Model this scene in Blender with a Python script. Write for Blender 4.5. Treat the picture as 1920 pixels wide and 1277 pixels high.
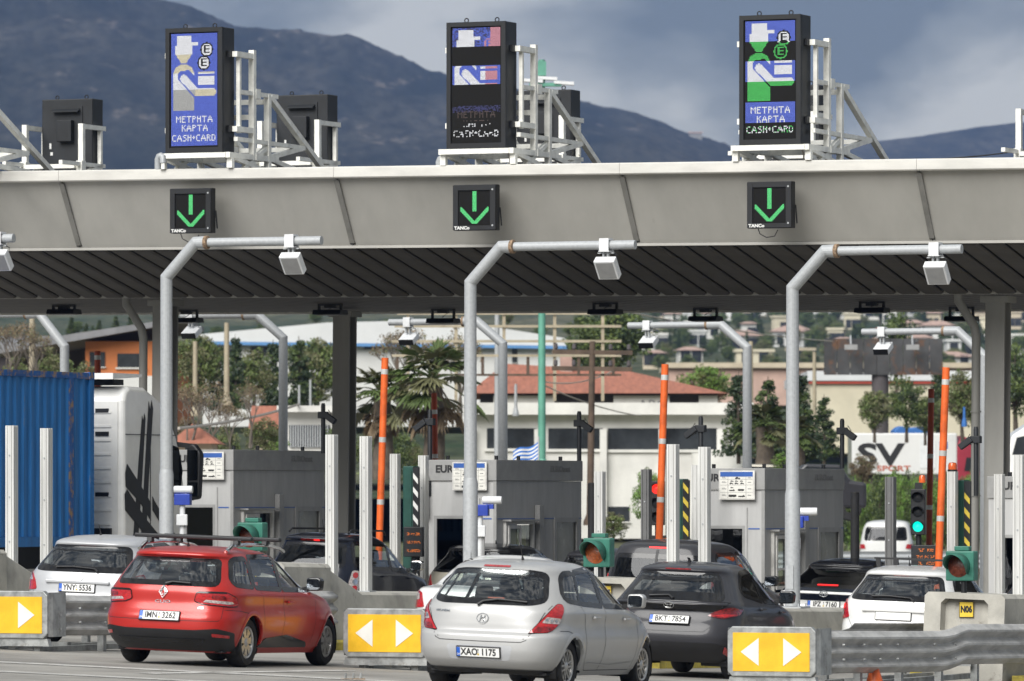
import bpy, bmesh, math, random
import numpy as np
from mathutils import Vector, Matrix

# ------------------------------------------------------------------ camera, sky, sun, exposure
SC = bpy.context.scene
for _o in list(bpy.data.objects):
    bpy.data.objects.remove(_o)
F, YH, HC = 12000.0, 930.0, 2.15          # focal length in photo pixels, horizon row, eye height in metres
R = math.radians
cam_d = bpy.data.cameras.new("camera")
cam = bpy.data.objects.new("camera", cam_d)
SC.collection.objects.link(cam)
cam.location = (0, 0, HC)
cam.rotation_euler = (R(90), 0, 0)
cam_d.sensor_width = 36.0
cam_d.lens = F * 36.0 / 1920.0
cam_d.shift_y = (YH - 638.5) / 1920.0
cam_d.clip_start = 1.0
cam_d.clip_end = 30000.0
cam_d.dof.use_dof = True
cam_d.dof.focus_distance = 87.0
cam_d.dof.aperture_fstop = 5.0
SC.camera = cam

SUN_EL, SUN_AZ = 38.0, 208.0               # sun high, behind the photographer and to the left
world = bpy.data.worlds.new("World")
SC.world = world
world.use_nodes = True
wn, wl = world.node_tree.nodes, world.node_tree.links
wn.clear()
w_out = wn.new("ShaderNodeOutputWorld")
w_bg = wn.new("ShaderNodeBackground")
sky = wn.new("ShaderNodeTexSky")
sky.sky_type = 'NISHITA'
sky.sun_disc = False
sky.sun_elevation = R(SUN_EL)
sky.sun_rotation = R(SUN_AZ)
sky.air_density, sky.dust_density = 1.0, 1.5
tc = wn.new("ShaderNodeTexCoord")
mp = wn.new("ShaderNodeMapping")
mp.inputs["Scale"].default_value = (1.0, 1.0, 2.1)
n1 = wn.new("ShaderNodeTexNoise")
n1.inputs["Scale"].default_value = 14.0
n1.inputs["Detail"].default_value = 7.0
n1.inputs["Roughness"].default_value = 0.52
n1.inputs["Distortion"].default_value = 0.25
mp.inputs["Location"].default_value = (0.1, 0.1, 0.8)
cr = wn.new("ShaderNodeValToRGB")
e = cr.color_ramp.elements
e[0].position, e[0].color = 0.41, (0.62, 0.72, 0.80, 1)
e[1].position, e[1].color = 0.60, (3.35, 3.3, 3.05, 1)
_m = cr.color_ramp.elements.new(0.50)
_m.color = (1.52, 1.60, 1.58, 1)
mx = wn.new("ShaderNodeMix")
mx.data_type = 'RGBA'
mx.inputs["Factor"].default_value = 0.92     # cloud cover
wl.new(tc.outputs["Generated"], mp.inputs["Vector"])
wl.new(mp.outputs["Vector"], n1.inputs["Vector"])
wl.new(n1.outputs["Fac"], cr.inputs["Fac"])
wl.new(sky.outputs["Color"], mx.inputs["A"])
wl.new(cr.outputs["Color"], mx.inputs["B"])
# overcast skies are brighter overhead than at the horizon
sx = wn.new("ShaderNodeSeparateXYZ")
zm = wn.new("ShaderNodeMath"); zm.operation = 'MAXIMUM'; zm.inputs[1].default_value = 0.0
zg_ = wn.new("ShaderNodeMath"); zg_.operation = 'MULTIPLY_ADD'; zg_.inputs[1].default_value = 0.9; zg_.inputs[2].default_value = 1.0
sc_ = wn.new("ShaderNodeVectorMath"); sc_.operation = 'SCALE'
wl.new(tc.outputs["Generated"], sx.inputs[0])
wl.new(sx.outputs["Z"], zm.inputs[0])
wl.new(zm.outputs[0], zg_.inputs[0])
wl.new(mx.outputs["Result"], sc_.inputs[0])
wl.new(zg_.outputs[0], sc_.inputs["Scale"])
wl.new(sc_.outputs[0], w_bg.inputs["Color"])
w_bg.inputs["Strength"].default_value = 0.05
wl.new(w_bg.outputs["Background"], w_out.inputs["Surface"])

sun_d = bpy.data.lights.new("sun", 'SUN')
sun_d.energy = 1.5
sun_d.angle = R(44)
sun_d.color = (1.0, 0.98, 0.945)
sun = bpy.data.objects.new("sun", sun_d)
SC.collection.objects.link(sun)
sun.location = (-30, -40, 60)
sun.rotation_euler = (R(90 - SUN_EL), 0, R(180 - SUN_AZ))
vs = SC.view_settings
vs.view_transform = 'Standard'
vs.look = 'None'
vs.exposure = 1.72
vs.gamma = 1.0
vs.use_curve_mapping = False
SC.cycles.use_denoising = True
SC.cycles.max_bounces = 8
SC.cycles.transparent_max_bounces = 24
SC.cycles.volume_bounces = 0
SC.cycles.sample_clamp_indirect = 6.0

# ------------------------------------------------------------------ frames of reference
TH = R(23.3)                               # the toll lanes run 23 degrees to the right of the view
TX, TY = math.cos(TH), -math.sin(TH)       # along the row of booths, to the right
DX, DY = math.sin(TH), math.cos(TH)        # along a lane, away from the camera
PITCH = 5.15                               # metres from lane to lane


def W(px, py, y):
    """world point seen at photo pixel (px, py) at distance y"""
    return Vector(((px - 960.0) * y / F, y, HC + (YH - py) * y / F))


def sstep(a, b, x):
    t = min(1.0, max(0.0, (x - a) / (b - a)))
    return t * t * (3 - 2 * t)


def G(x, y):
    """height of the pavement: it falls to the right; far ground levels out and rises"""
    xc = max(-16.0, min(16.0, x))
    yc = max(40.0, min(130.0, y))
    near = -0.040 * (xc + 2.0) - 0.003 * (yc - 80.0)
    k = sstep(135, 200, y)
    return near * (1 - k) + (-0.45) * k + 6.0 * sstep(260, 520, y)


# ------------------------------------------------------------------ objects
COL = SC.collection


def tag(o, label=None, cat=None, group=None, kind=None):
    if label: o["label"] = label
    if cat: o["category"] = cat
    if group: o["group"] = group
    if kind: o["kind"] = kind
    return o


def thing(name, loc, rz=0.0, label=None, cat=None, group=None, rx=0.0, ry=0.0):
    o = bpy.data.objects.new(name, None)
    o.empty_display_size = 0.2
    COL.objects.link(o)
    o.location = loc
    o.rotation_euler = (rx, ry, rz)
    return tag(o, label, cat, group)


def link(name, me, mat=None, parent=None, loc=None, rot=None):
    o = bpy.data.objects.new(name, me)
    COL.objects.link(o)
    if mat is not None and len(me.materials) == 0:
        me.materials.append(mat)
    if parent is not None: o.parent = parent
    if loc is not None: o.location = loc
    if rot is not None: o.rotation_euler = rot
    return o


def copy_tree(o, parent=None):
    c = o.copy()
    COL.objects.link(c)
    c.parent = parent
    for ch in list(o.children):
        copy_tree(ch, c)
    return c


class MB:
    """collects simple shapes into one mesh"""
    def __init__(s):
        s.v, s.f = [], []

    def add(s, vs_, fs_):
        b = len(s.v)
        s.v.extend([tuple(p) for p in vs_])
        s.f.extend([tuple(b + i for i in f) for f in fs_])
        return s

    def box(s, x0, x1, y0, y1, z0, z1):
        return s.add([(x0, y0, z0), (x1, y0, z0), (x1, y1, z0), (x0, y1, z0),
                      (x0, y0, z1), (x1, y0, z1), (x1, y1, z1), (x0, y1, z1)],
                     [(3, 2, 1, 0), (4, 5, 6, 7), (0, 1, 5, 4), (1, 2, 6, 5), (2, 3, 7, 6), (3, 0, 4, 7)])

    def beam(s, p, q, w, h=None, up=(0, 0, 1)):
        p, q = Vector(p), Vector(q)
        h = w if h is None else h
        d = (q - p).normalized()
        u = Vector(up)
        if abs(d.dot(u)) > 0.97: u = Vector((0, 1, 0))
        a = d.cross(u).normalized() * (w / 2)
        b = a.cross(d).normalized() * (h / 2)
        vs_ = [p - a - b, p + a - b, p + a + b, p - a + b, q - a - b, q + a - b, q + a + b, q - a + b]
        return s.add(vs_, [(0, 1, 2, 3), (7, 6, 5, 4), (0, 4, 5, 1), (1, 5, 6, 2), (2, 6, 7, 3), (3, 7, 4, 0)])

    def tube(s, path, r, n=12, cap=True):
        path = [Vector(p) for p in path]
        rs = r if isinstance(r, (list, tuple)) else [r] * len(path)
        rings = []
        ref = None
        for i, p in enumerate(path):
            if i == 0: d = path[1] - p
            elif i == len(path) - 1: d = p - path[i - 1]
            else: d = (path[i + 1] - p).normalized() + (p - path[i - 1]).normalized()
            d.normalize()
            if ref is None or abs(ref.dot(d)) > 0.98:
                ref = Vector((0, 0, 1)) if abs(d.z) < 0.9 else Vector((0, 1, 0))
            a = d.cross(ref).normalized()
            b = d.cross(a).normalized()
            ref = -a.cross(d) if False else ref
            k = 1.0
            if 0 < i < len(path) - 1:
                c = (path[i + 1] - p).normalized().dot((p - path[i - 1]).normalized())
                k = 1.0 / max(0.5, math.sqrt((1 + c) / 2))
            rings.append([p + (a * math.cos(t) + b * math.sin(t)) * rs[i] for t in [2 * math.pi * j / n for j in range(n)]])
        vs_ = [q for rg in rings for q in rg]
        fs_ = []
        for i in range(len(rings) - 1):
            for j in range(n):
                k2 = (j + 1) % n
                fs_.append((i * n + j, (i + 1) * n + j, (i + 1) * n + k2, i * n + k2))
        if cap:
            fs_.append(tuple(range(n)))
            fs_.append(tuple(range((len(rings) - 1) * n + n - 1, (len(rings) - 1) * n - 1, -1)))
        return s.add(vs_, fs_)

    def lathe(s, prof, n=24, axis='z', c=(0, 0, 0), closed=False):
        """prof: list of (radius, height)"""
        vs_, fs_ = [], []
        m = len(prof)
        for j in range(n):
            t = 2 * math.pi * j / n
            for (r, h) in prof:
                x, y = r * math.cos(t), r * math.sin(t)
                p = (x, y, h) if axis == 'z' else ((h, x, y) if axis == 'x' else (y, h, x))
                vs_.append((p[0] + c[0], p[1] + c[1], p[2] + c[2]))
        mm = m if closed else m - 1
        for j in range(n):
            k = (j + 1) % n
            for i in range(mm):
                i2 = (i + 1) % m
                fs_.append((j * m + i, k * m + i, k * m + i2, j * m + i2))
        return s.add(vs_, fs_)

    def prism(s, poly, fn, depth0, depth1):
        """poly: 2-D points; fn(u, v, d) -> 3-D"""
        n = len(poly)
        vs_ = [fn(u, v, depth0) for u, v in poly] + [fn(u, v, depth1) for u, v in poly]
        fs_ = [tuple(range(n)), tuple(range(2 * n - 1, n - 1, -1))]
        for i in range(n):
            j = (i + 1) % n
            fs_.append((i, i + n, j + n, j))
        return s.add(vs_, fs_)

    def mesh(s, name, smooth=False):
        me = bpy.data.meshes.new(name)
        me.from_pydata(s.v, [], s.f)
        bm = bmesh.new()
        bm.from_mesh(me)
        bmesh.ops.recalc_face_normals(bm, faces=bm.faces)
        bm.to_mesh(me)
        bm.free()
        if smooth:
            me.polygons.foreach_set("use_smooth", [True] * len(me.polygons))
            try: me.set_sharp_from_angle(angle=R(38))
            except Exception: pass
        me.update()
        return me

    def build(s, name, mat, parent=None, smooth=False, bevel=0.0, loc=None, rot=None):
        o = link(name, s.mesh(name, smooth), mat, parent, loc, rot)
        if bevel > 0:
            m = o.modifiers.new("bevel", 'BEVEL')
            m.width, m.segments, m.limit_method, m.angle_limit = bevel, 2, 'ANGLE', R(40)
        return o


def box(name, mat, parent, x0, x1, y0, y1, z0, z1, bevel=0.0):
    return MB().box(x0, x1, y0, y1, z0, z1).build(name, mat, parent, bevel=bevel)


_text_cache = {}


def text_mesh(body, size, extrude=0.002, bold=0.0, sx=1.0):
    """flat lettering in the local x-z plane facing -y, centred"""
    key = (body, size, extrude, bold, sx)
    if key in _text_cache: return _text_cache[key]
    cu = bpy.data.curves.new("text", 'FONT')
    cu.body, cu.size, cu.extrude, cu.offset = body, size, extrude, bold
    cu.align_x, cu.align_y = 'CENTER', 'CENTER'
    cu.resolution_u = 3
    ob = bpy.data.objects.new("text", cu)
    COL.objects.link(ob)
    dg = bpy.context.evaluated_depsgraph_get()
    dg.update()
    me = bpy.data.meshes.new_from_object(ob.evaluated_get(dg))
    bpy.data.objects.remove(ob)
    bpy.data.curves.remove(cu)
    me.transform(Matrix.Rotation(R(90), 4, 'X') @ Matrix.Scale(sx, 4, (1, 0, 0)))
    me.materials.clear()
    _text_cache[key] = me
    return me


def text(name, body, size, mat, parent, loc, rz=0.0, bold=0.0, sx=1.0, extrude=0.002):
    me = text_mesh(body, size, extrude, bold, sx).copy()
    o = link(name, me, mat, parent, loc, (0, 0, rz))
    return o
# ------------------------------------------------------------------ materials
M = {}


def pm(name, col, rough=0.5, metal=0.0, var=0.12, scale=2.0, bump=0.0, bscale=60.0, coat=0.0, coat_r=0.05, col2=None,
       stretch=(1, 1, 1), spots=0.0, spot_col=(0.1, 0.07, 0.05), spot_scale=9.0, spec=0.5, emit=None, emit_s=0.0, rvar=0.1):
    """principled material with uneven colour, gloss and fine relief"""
    m = bpy.data.materials.new(name)
    m.use_nodes = True
    nt = m.node_tree
    b = nt.nodes["Principled BSDF"]
    L = nt.links.new
    b.inputs["Roughness"].default_value = rough
    b.inputs["Metallic"].default_value = metal
    b.inputs["Specular IOR Level"].default_value = spec
    b.inputs["Coat Weight"].default_value = coat
    b.inputs["Coat Roughness"].default_value = coat_r
    b.inputs["Base Color"].default_value = (*col, 1)
    t = nt.nodes.new("ShaderNodeTexCoord")
    mpn = nt.nodes.new("ShaderNodeMapping")
    mpn.inputs["Scale"].default_value = stretch
    L(t.outputs["Object"], mpn.inputs["Vector"])
    if var > 0 or col2 is not None:
        n = nt.nodes.new("ShaderNodeTexNoise")
        n.inputs["Scale"].default_value = scale
        n.inputs["Detail"].default_value = 6
        n.inputs["Roughness"].default_value = 0.62
        L(mpn.outputs["Vector"], n.inputs["Vector"])
        r = nt.nodes.new("ShaderNodeValToRGB")
        c2 = col2 if col2 is not None else tuple(c * (1 - 2.2 * var) for c in col)
        c1 = col if col2 is not None else tuple(min(1, c * (1 + var)) for c in col)
        r.color_ramp.elements[0].position, r.color_ramp.elements[0].color = 0.33, (*c2, 1)
        r.color_ramp.elements[1].position, r.color_ramp.elements[1].color = 0.62, (*c1, 1)
        L(n.outputs["Fac"], r.inputs["Fac"])
        src = r.outputs["Color"]
        if spots > 0:
            n3 = nt.nodes.new("ShaderNodeTexNoise")
            n3.inputs["Scale"].default_value = spot_scale
            n3.inputs["Detail"].default_value = 8
            n3.inputs["Roughness"].default_value = 0.7
            L(mpn.outputs["Vector"], n3.inputs["Vector"])
            mr = nt.nodes.new("ShaderNodeMapRange")
            mr.inputs["From Min"].default_value = 0.70 - 0.22 * spots
            mr.inputs["From Max"].default_value = 0.76 - 0.18 * spots
            L(n3.outputs["Fac"], mr.inputs["Value"])
            mix = nt.nodes.new("ShaderNodeMix")
            mix.data_type = 'RGBA'
            L(mr.outputs["Result"], mix.inputs["Factor"])
            L(src, mix.inputs["A"])
            mix.inputs["B"].default_value = (*spot_col, 1)
            src = mix.outputs["Result"]
        L(src, b.inputs["Base Color"])
        if rvar > 0:
            mr2 = nt.nodes.new("ShaderNodeMapRange")
            mr2.inputs["To Min"].default_value = max(0.02, rough - rvar)
            mr2.inputs["To Max"].default_value = min(1, rough + rvar)
            L(n.outputs["Fac"], mr2.inputs["Value"])
            L(mr2.outputs["Result"], b.inputs["Roughness"])
    if bump > 0:
        n2 = nt.nodes.new("ShaderNodeTexNoise")
        n2.inputs["Scale"].default_value = bscale
        n2.inputs["Detail"].default_value = 4
        L(t.outputs["Object"], n2.inputs["Vector"])
        bp = nt.nodes.new("ShaderNodeBump")
        bp.inputs["Strength"].default_value = bump
        bp.inputs["Distance"].default_value = 0.01
        L(n2.outputs["Fac"], bp.inputs["Height"])
        L(bp.outputs["Normal"], b.inputs["Normal"])
    if emit is not None:
        b.inputs["Emission Color"].default_value = (*emit, 1)
        b.inputs["Emission Strength"].default_value = emit_s
    M[name] = m
    return m


def glass(name, tint, refl=1.5, rough=0.02):
    m = bpy.data.materials.new(name)
    m.use_nodes = True
    nt = m.node_tree
    nt.nodes.remove(nt.nodes["Principled BSDF"])
    out = nt.nodes["Material Output"]
    tr = nt.nodes.new("ShaderNodeBsdfTransparent")
    tr.inputs["Color"].default_value = (*tint, 1)
    gl = nt.nodes.new("ShaderNodeBsdfGlossy")
    gl.inputs["Roughness"].default_value = rough
    gl.inputs["Color"].default_value = (0.95, 0.97, 1, 1)
    fr = nt.nodes.new("ShaderNodeFresnel")
    fr.inputs["IOR"].default_value = refl
    mx_ = nt.nodes.new("ShaderNodeMixShader")
    ge = nt.nodes.new("ShaderNodeNewGeometry")      # mirror only on the outer side of the pane
    mu = nt.nodes.new("ShaderNodeMath")
    mu.operation = 'MULTIPLY'
    iv = nt.nodes.new("ShaderNodeMath")
    iv.operation = 'SUBTRACT'
    iv.inputs[0].default_value = 1.0
    nt.links.new(ge.outputs["Backfacing"], iv.inputs[1])
    nt.links.new(fr.outputs["Fac"], mu.inputs[0])
    nt.links.new(iv.outputs[0], mu.inputs[1])
    nt.links.new(mu.outputs[0], mx_.inputs["Fac"])
    nt.links.new(tr.outputs["BSDF"], mx_.inputs[1])
    nt.links.new(gl.outputs["BSDF"], mx_.inputs[2])
    nt.links.new(mx_.outputs["Shader"], out.inputs["Surface"])
    M[name] = m
    return m


def emission(name, col, s, base=(0.02, 0.02, 0.02)):
    return pm(name, base, 0.4, var=0, emit=col, emit_s=s * 0.52)


# metals, paint and building surfaces
pm("white_steel", (0.84, 0.835, 0.78), 0.42, 0.0, 0.08, 5, spots=0.25, spot_col=(0.33, 0.29, 0.22))
pm("galvanised", (0.39, 0.405, 0.415), 0.5, 0.1, 0.05, 22, bump=0.15, bscale=90)
pm("galvanised_old", (0.33, 0.34, 0.335), 0.5, 0.4, 0.2, 6, spots=0.45, spot_col=(0.22, 0.21, 0.19), bump=0.2, bscale=50)
pm("guardrail", (0.46, 0.455, 0.44), 0.42, 0.15, 0.14, 3, spots=0.25, spot_col=(0.26, 0.25, 0.235), stretch=(1, 1, 2.5), bump=0.2, bscale=25)
pm("rust_joint", (0.28, 0.19, 0.12), 0.8, 0.1, 0.3, 30)
pm("black_metal", (0.0055, 0.0065, 0.0085), 0.5, 0.0, 0.15, 3, spots=0.12, spot_col=(0.05, 0.05, 0.05))
pm("black_box", (0.011, 0.013, 0.016), 0.55, 0.0, 0.2, 2)
pm("fascia", (0.40, 0.39, 0.36), 0.5, 0.0, 0.05, 0.5, stretch=(2.5, 2.5, 0.14), spots=0.22, spot_col=(0.355, 0.345, 0.315), spot_scale=2.2)
pm("seam", (0.20, 0.195, 0.18), 0.6, 0.0, 0.1, 3)
pm("coping", (0.60, 0.585, 0.545), 0.45, 0.0, 0.06, 1.2, stretch=(1, 1, 4), spots=0.18, spot_col=(0.42, 0.40, 0.36), spot_scale=3)
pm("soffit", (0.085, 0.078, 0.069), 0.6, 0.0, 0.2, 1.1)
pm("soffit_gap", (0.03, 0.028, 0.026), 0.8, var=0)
pm("column", (0.27, 0.265, 0.245), 0.55, 0.0, 0.1, 1.2, stretch=(1, 1, 0.2), spots=0.15, spot_col=(0.16, 0.155, 0.145))
pm("aluminium", (0.62, 0.62, 0.60), 0.40, 0.15, 0.08, 1.5, stretch=(8, 8, 0.6), spots=0.2, spot_col=(0.33, 0.33, 0.32))
pm("alu_groove", (0.16, 0.16, 0.16), 0.5, 0.5, 0.05, 3)
pm("concrete", (0.42, 0.405, 0.36), 0.85, 0.0, 0.14, 1.6, spots=0.4, spot_col=(0.24, 0.225, 0.195), spot_scale=4, bump=0.3, bscale=55)
pm("concrete_dark", (0.24, 0.235, 0.22), 0.9, 0.0, 0.2, 3, bump=0.2)
pm("kerb_yellow", (0.52, 0.42, 0.07), 0.75, 0.0, 0.25, 3, spots=0.6, spot_col=(0.28, 0.26, 0.2), spot_scale=6)
pm("sign_yellow", (0.78, 0.455, 0.018), 0.42, 0.0, 0.08, 2.5, spots=0.3, spot_col=(0.45, 0.3, 0.05))
pm("sign_white", (0.72, 0.71, 0.66), 0.4, 0.0, 0.05, 3)
pm("plate_yellow", (0.78, 0.55, 0.05), 0.45, 0.0, 0.05, 3)
pm("ink", (0.015, 0.015, 0.016), 0.5, var=0)
pm("ink_grey", (0.22, 0.22, 0.22), 0.6, var=0)
pm("ink_blue", (0.03, 0.10, 0.36), 0.45, var=0.05)
pm("paint_white", (0.72, 0.72, 0.70), 0.4, var=0.03)
pm("booth", (0.36, 0.362, 0.36), 0.45, 0.0, 0.08, 1.3, stretch=(3, 3, 0.5), spots=0.14, spot_col=(0.17, 0.17, 0.17))
pm("booth_trim", (0.29, 0.29, 0.285), 0.45, 0.0, 0.1, 2)
pm("booth_front", (0.44, 0.44, 0.435), 0.45, 0.0, 0.06, 1.3, stretch=(3, 3, 0.5))
pm("booth_inside", (0.09, 0.095, 0.10), 0.7, var=0.2)
pm("window_frame", (0.66, 0.65, 0.62), 0.45, 0.1, 0.12, 4)
pm("orange_pole", (0.74, 0.13, 0.022), 0.42, 0.0, 0.12, 5, spots=0.12, spot_col=(0.35, 0.07, 0.02))
pm("orange_dark", (0.40, 0.055, 0.012), 0.5, 0.0, 0.12, 5)
pm("reflective", (0.55, 0.55, 0.53), 0.35, 0.2, 0.06, 6)
pm("signal_green", (0.035, 0.165, 0.12), 0.42, 0.0, 0.14, 5, spots=0.15, spot_col=(0.09, 0.19, 0.15))
pm("cabinet_green", (0.008, 0.06, 0.045), 0.5, 0.0, 0.1, 3)
pm("amber_lens", (0.36, 0.085, 0.018), 0.18, 0.0, 0.25, 30, bump=0.6, bscale=55, coat=0.6)
pm("amber_dark", (0.13, 0.032, 0.016), 0.25, 0.0, 0.3, 18, bump=0.6, bscale=55)
pm("beacon", (0.62, 0.10, 0.012), 0.2, 0.0, 0.1, 20, coat=0.6)
pm("device_blue", (0.018, 0.05, 0.36), 0.4, 0.0, 0.08, 6)
pm("device_white", (0.70, 0.71, 0.72), 0.35, 0.0, 0.05, 6)
pm("device_grey", (0.30, 0.30, 0.30), 0.4, 0.0, 0.05, 6)
pm("rubber", (0.011, 0.011, 0.012), 0.75, 0.0, 0.25, 12, bump=0.2)
pm("cable", (0.02, 0.02, 0.02), 0.6, var=0)
pm("cable_grey", (0.42, 0.38, 0.33), 0.6, var=0)
pm("hazard_yellow", (0.62, 0.47, 0.05), 0.5, 0.0, 0.1, 5)
pm("asphalt", (0.27, 0.258, 0.235), 0.88, 0.0, 0.16, 0.5, spots=0.5, spot_col=(0.19, 0.182, 0.165), spot_scale=1.6, bump=0.5, bscale=70)
pm("road_white", (0.50, 0.49, 0.46), 0.8, 0.0, 0.12, 2, spots=0.75, spot_col=(0.22, 0.21, 0.19), spot_scale=7)
pm("debris", (0.30, 0.27, 0.22), 0.9, 0.0, 0.3, 12)
# vehicles
pm("paint_red", (0.42, 0.015, 0.010), 0.32, 0.2, 0.04, 1.0, coat=0.35, coat_r=0.12, rvar=0.03)
pm("paint_silver", (0.43, 0.43, 0.425), 0.38, 0.2, 0.03, 1.0, coat=0.4, rvar=0.03)
pm("paint_silver_cool", (0.46, 0.47, 0.485), 0.38, 0.2, 0.03, 1.0, coat=0.4, rvar=0.03)
pm("paint_grey", (0.030, 0.030, 0.035), 0.35, 0.0, 0.05, 1.0, coat=0.3, spec=0.25, rvar=0.03)
pm("paint_black", (0.008, 0.009, 0.012), 0.2, 0.0, 0.05, 1.0, coat=0.4, rvar=0.03)
pm("paint_champagne", (0.44, 0.41, 0.34), 0.30, 0.4, 0.03, 1.0, coat=0.8, rvar=0.03)
pm("paint_anthracite", (0.030, 0.030, 0.034), 0.35, 0.0, 0.05, 1.0, coat=0.3, spec=0.25, rvar=0.03)
pm("paint_car_white", (0.70, 0.70, 0.69), 0.28, 0.0, 0.02, 1.0, coat=0.8, rvar=0.03)
pm("paint_navy", (0.006, 0.008, 0.016), 0.25, 0.0, 0.05, 1.0, coat=0.4, spec=0.25, rvar=0.03)
pm("trim_black", (0.013, 0.013, 0.0145), 0.5, 0.0, 0.12, 4)
pm("trim_gloss", (0.010, 0.010, 0.011), 0.14, 0.0, 0.1, 4)
pm("frit", (0.009, 0.009, 0.010), 0.12, 0.0, 0.05, 4)
pm("seat_cloth", (0.06, 0.06, 0.063), 0.85, 0.0, 0.2, 6)
pm("seat_light", (0.22, 0.22, 0.22), 0.85, 0.0, 0.2, 6)
pm("lamp_red", (0.42, 0.010, 0.012), 0.12, 0.0, 0.22, 26, coat=1.0, stretch=(1, 1, 3))
pm("lamp_red_dark", (0.20, 0.006, 0.008), 0.15, 0.0, 0.3, 26, coat=1.0)
pm("lamp_clear", (0.55, 0.48, 0.46), 0.12, 0.3, 0.25, 40, coat=1.0)
pm("chrome", (0.72, 0.72, 0.72), 0.12, 1.0, 0.03, 6)
pm("alloy", (0.50, 0.49, 0.47), 0.34, 0.7, 0.1, 9, spots=0.15, spot_col=(0.25, 0.22, 0.19))
pm("plate_white", (0.78, 0.78, 0.76), 0.4, 0.0, 0.02, 6)
pm("plate_blue", (0.02, 0.11, 0.50), 0.4, var=0)
pm("sticker", (0.55, 0.40, 0.10), 0.5, var=0)
pm("sticker_red", (0.45, 0.10, 0.05), 0.6, var=0.05)
pm("mirror", (0.22, 0.24, 0.26), 0.05, 1.0, var=0)
glass("glass_dark", (0.42, 0.44, 0.45), 2.1)
glass("glass_clear", (0.82, 0.86, 0.85), 2.0)
glass("glass_black", (0.045, 0.05, 0.055), 1.4)
pm("glass_frost", (0.24, 0.245, 0.225), 0.25, 0, 0.15, 1.5)
emission("brake_lit", (1.0, 0.02, 0.02), 0.9, (0.3, 0.01, 0.01))
emission("led_green", (0.13, 1.0, 0.30), 0.55)
emission("led_cyan", (0.0, 0.88, 0.66), 0.75)
emission("led_red", (1.0, 0.03, 0.02), 0.75)
emission("led_orange", (1.0, 0.22, 0.01), 0.6)
emission("px_blue", (0.10, 0.17, 0.80), 0.62)
emission("px_white", (0.95, 0.96, 1.0), 0.72)
emission("px_cream", (0.90, 0.82, 0.58), 0.62)
emission("px_grey", (0.62, 0.62, 0.60), 0.55)
emission("px_green", (0.06, 0.72, 0.12), 0.55)
emission("px_pink", (0.95, 0.40, 0.50), 0.5)
emission("px_dim", (0.16, 0.09, 0.08), 0.3)
emission("px_dimblue", (0.05, 0.06, 0.40), 0.25)
pm("px_face", (0.005, 0.0048, 0.0045), 0.7, var=0, spec=0.2)
pm("container_blue", (0.016, 0.155, 0.43), 0.5, 0.0, 0.12, 1.6, stretch=(6, 6, 0.5), spots=0.28, spot_col=(0.33, 0.30, 0.26), spot_scale=1.6)
pm("container_rust", (0.012, 0.10, 0.34), 0.6, 0.0, 0.1, 3, spots=0.95, spot_col=(0.30, 0.20, 0.12), spot_scale=5)
pm("truck_white", (0.80, 0.795, 0.77), 0.34, 0.0, 0.05, 1.5, coat=0.5)
pm("truck_grey", (0.68, 0.675, 0.65), 0.5, 0.0, 0.06, 1.5)
# ------------------------------------------------------------------ ground
def grid_mesh(name, xs, ys, zf):
    vs_ = [(x, y, zf(x, y)) for y in ys for x in xs]
    nx = len(xs)
    fs_ = [(j * nx + i, j * nx + i + 1, (j + 1) * nx + i + 1, (j + 1) * nx + i)
           for j in range(len(ys) - 1) for i in range(nx - 1)]
    me = bpy.data.meshes.new(name)
    me.from_pydata(vs_, [], fs_)
    me.polygons.foreach_set("use_smooth", [True] * len(fs_))
    return me


pm("dry_ground", (0.15, 0.14, 0.08), 0.95, 0, 0.3, 0.05, col2=(0.06, 0.08, 0.03), bump=0.4, bscale=2)
xs = [-6000, -3000, -1500, -700, -300, -140] + [-70 + 3.5 * i for i in range(41)] + [140, 300, 700, 1500, 3000, 6000]
ys = [-400, -150, -40, 0] + [20 + 3.5 * i for i in range(60)] + [250 + 25 * i for i in range(12)] + [600, 800, 1200]
tag(link("ground", grid_mesh("ground", xs, ys, lambda x, y: G(x, y) - 0.03), M["dry_ground"]), "open ground around and beyond the toll plaza", kind="structure")
xs = [-60 + 1.5 * i for i in range(81)]
ys = [30 + 1.5 * i for i in range(115)]
tag(link("road", grid_mesh("road", xs, ys, lambda x, y: G(x, y)), M["asphalt"]), "worn grey asphalt of the toll plaza", kind="structure")


def ground_strip(name, mat, pts, w, kind="structure", lift=0.006):
    """painted line through ground points"""
    vs_, fs_ = [], []
    pts2 = []
    for a, b in zip(pts[:-1], pts[1:]):
        n = max(2, int((Vector(b) - Vector(a)).length / 0.6))
        for i in range(n):
            pts2.append(Vector(a).lerp(Vector(b), i / n))
    pts2.append(Vector(pts[-1]))
    for i, p in enumerate(pts2):
        d = (pts2[min(i + 1, len(pts2) - 1)] - pts2[max(i - 1, 0)]).normalized()
        nrm = Vector((-d.y, d.x)) * w / 2
        for q in (p - nrm, p + nrm):
            vs_.append((q.x, q.y, G(q.x, q.y) + lift))
    for i in range(len(pts2) - 1):
        fs_.append((2 * i, 2 * i + 2, 2 * i + 3, 2 * i + 1))
    me = bpy.data.meshes.new(name)
    me.from_pydata(vs_, [], fs_)
    return tag(link(name, me, mat), kind=kind)


ground_strip("road_marking", M["road_white"], [(-9.5, 77.2), (-1.2, 74.3)], 0.55)
ground_strip("road_marking", M["road_white"], [(-9.0, 73.0), (2.2, 69.4)], 0.5)
ground_strip("road_marking", M["road_white"], [(-7.4, 79.0), (-10.5, 72.0)], 0.25)
ground_strip("road_marking", M["road_white"], [(-2.0, 78.6), (-4.2, 73.5)], 0.25)

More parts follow.
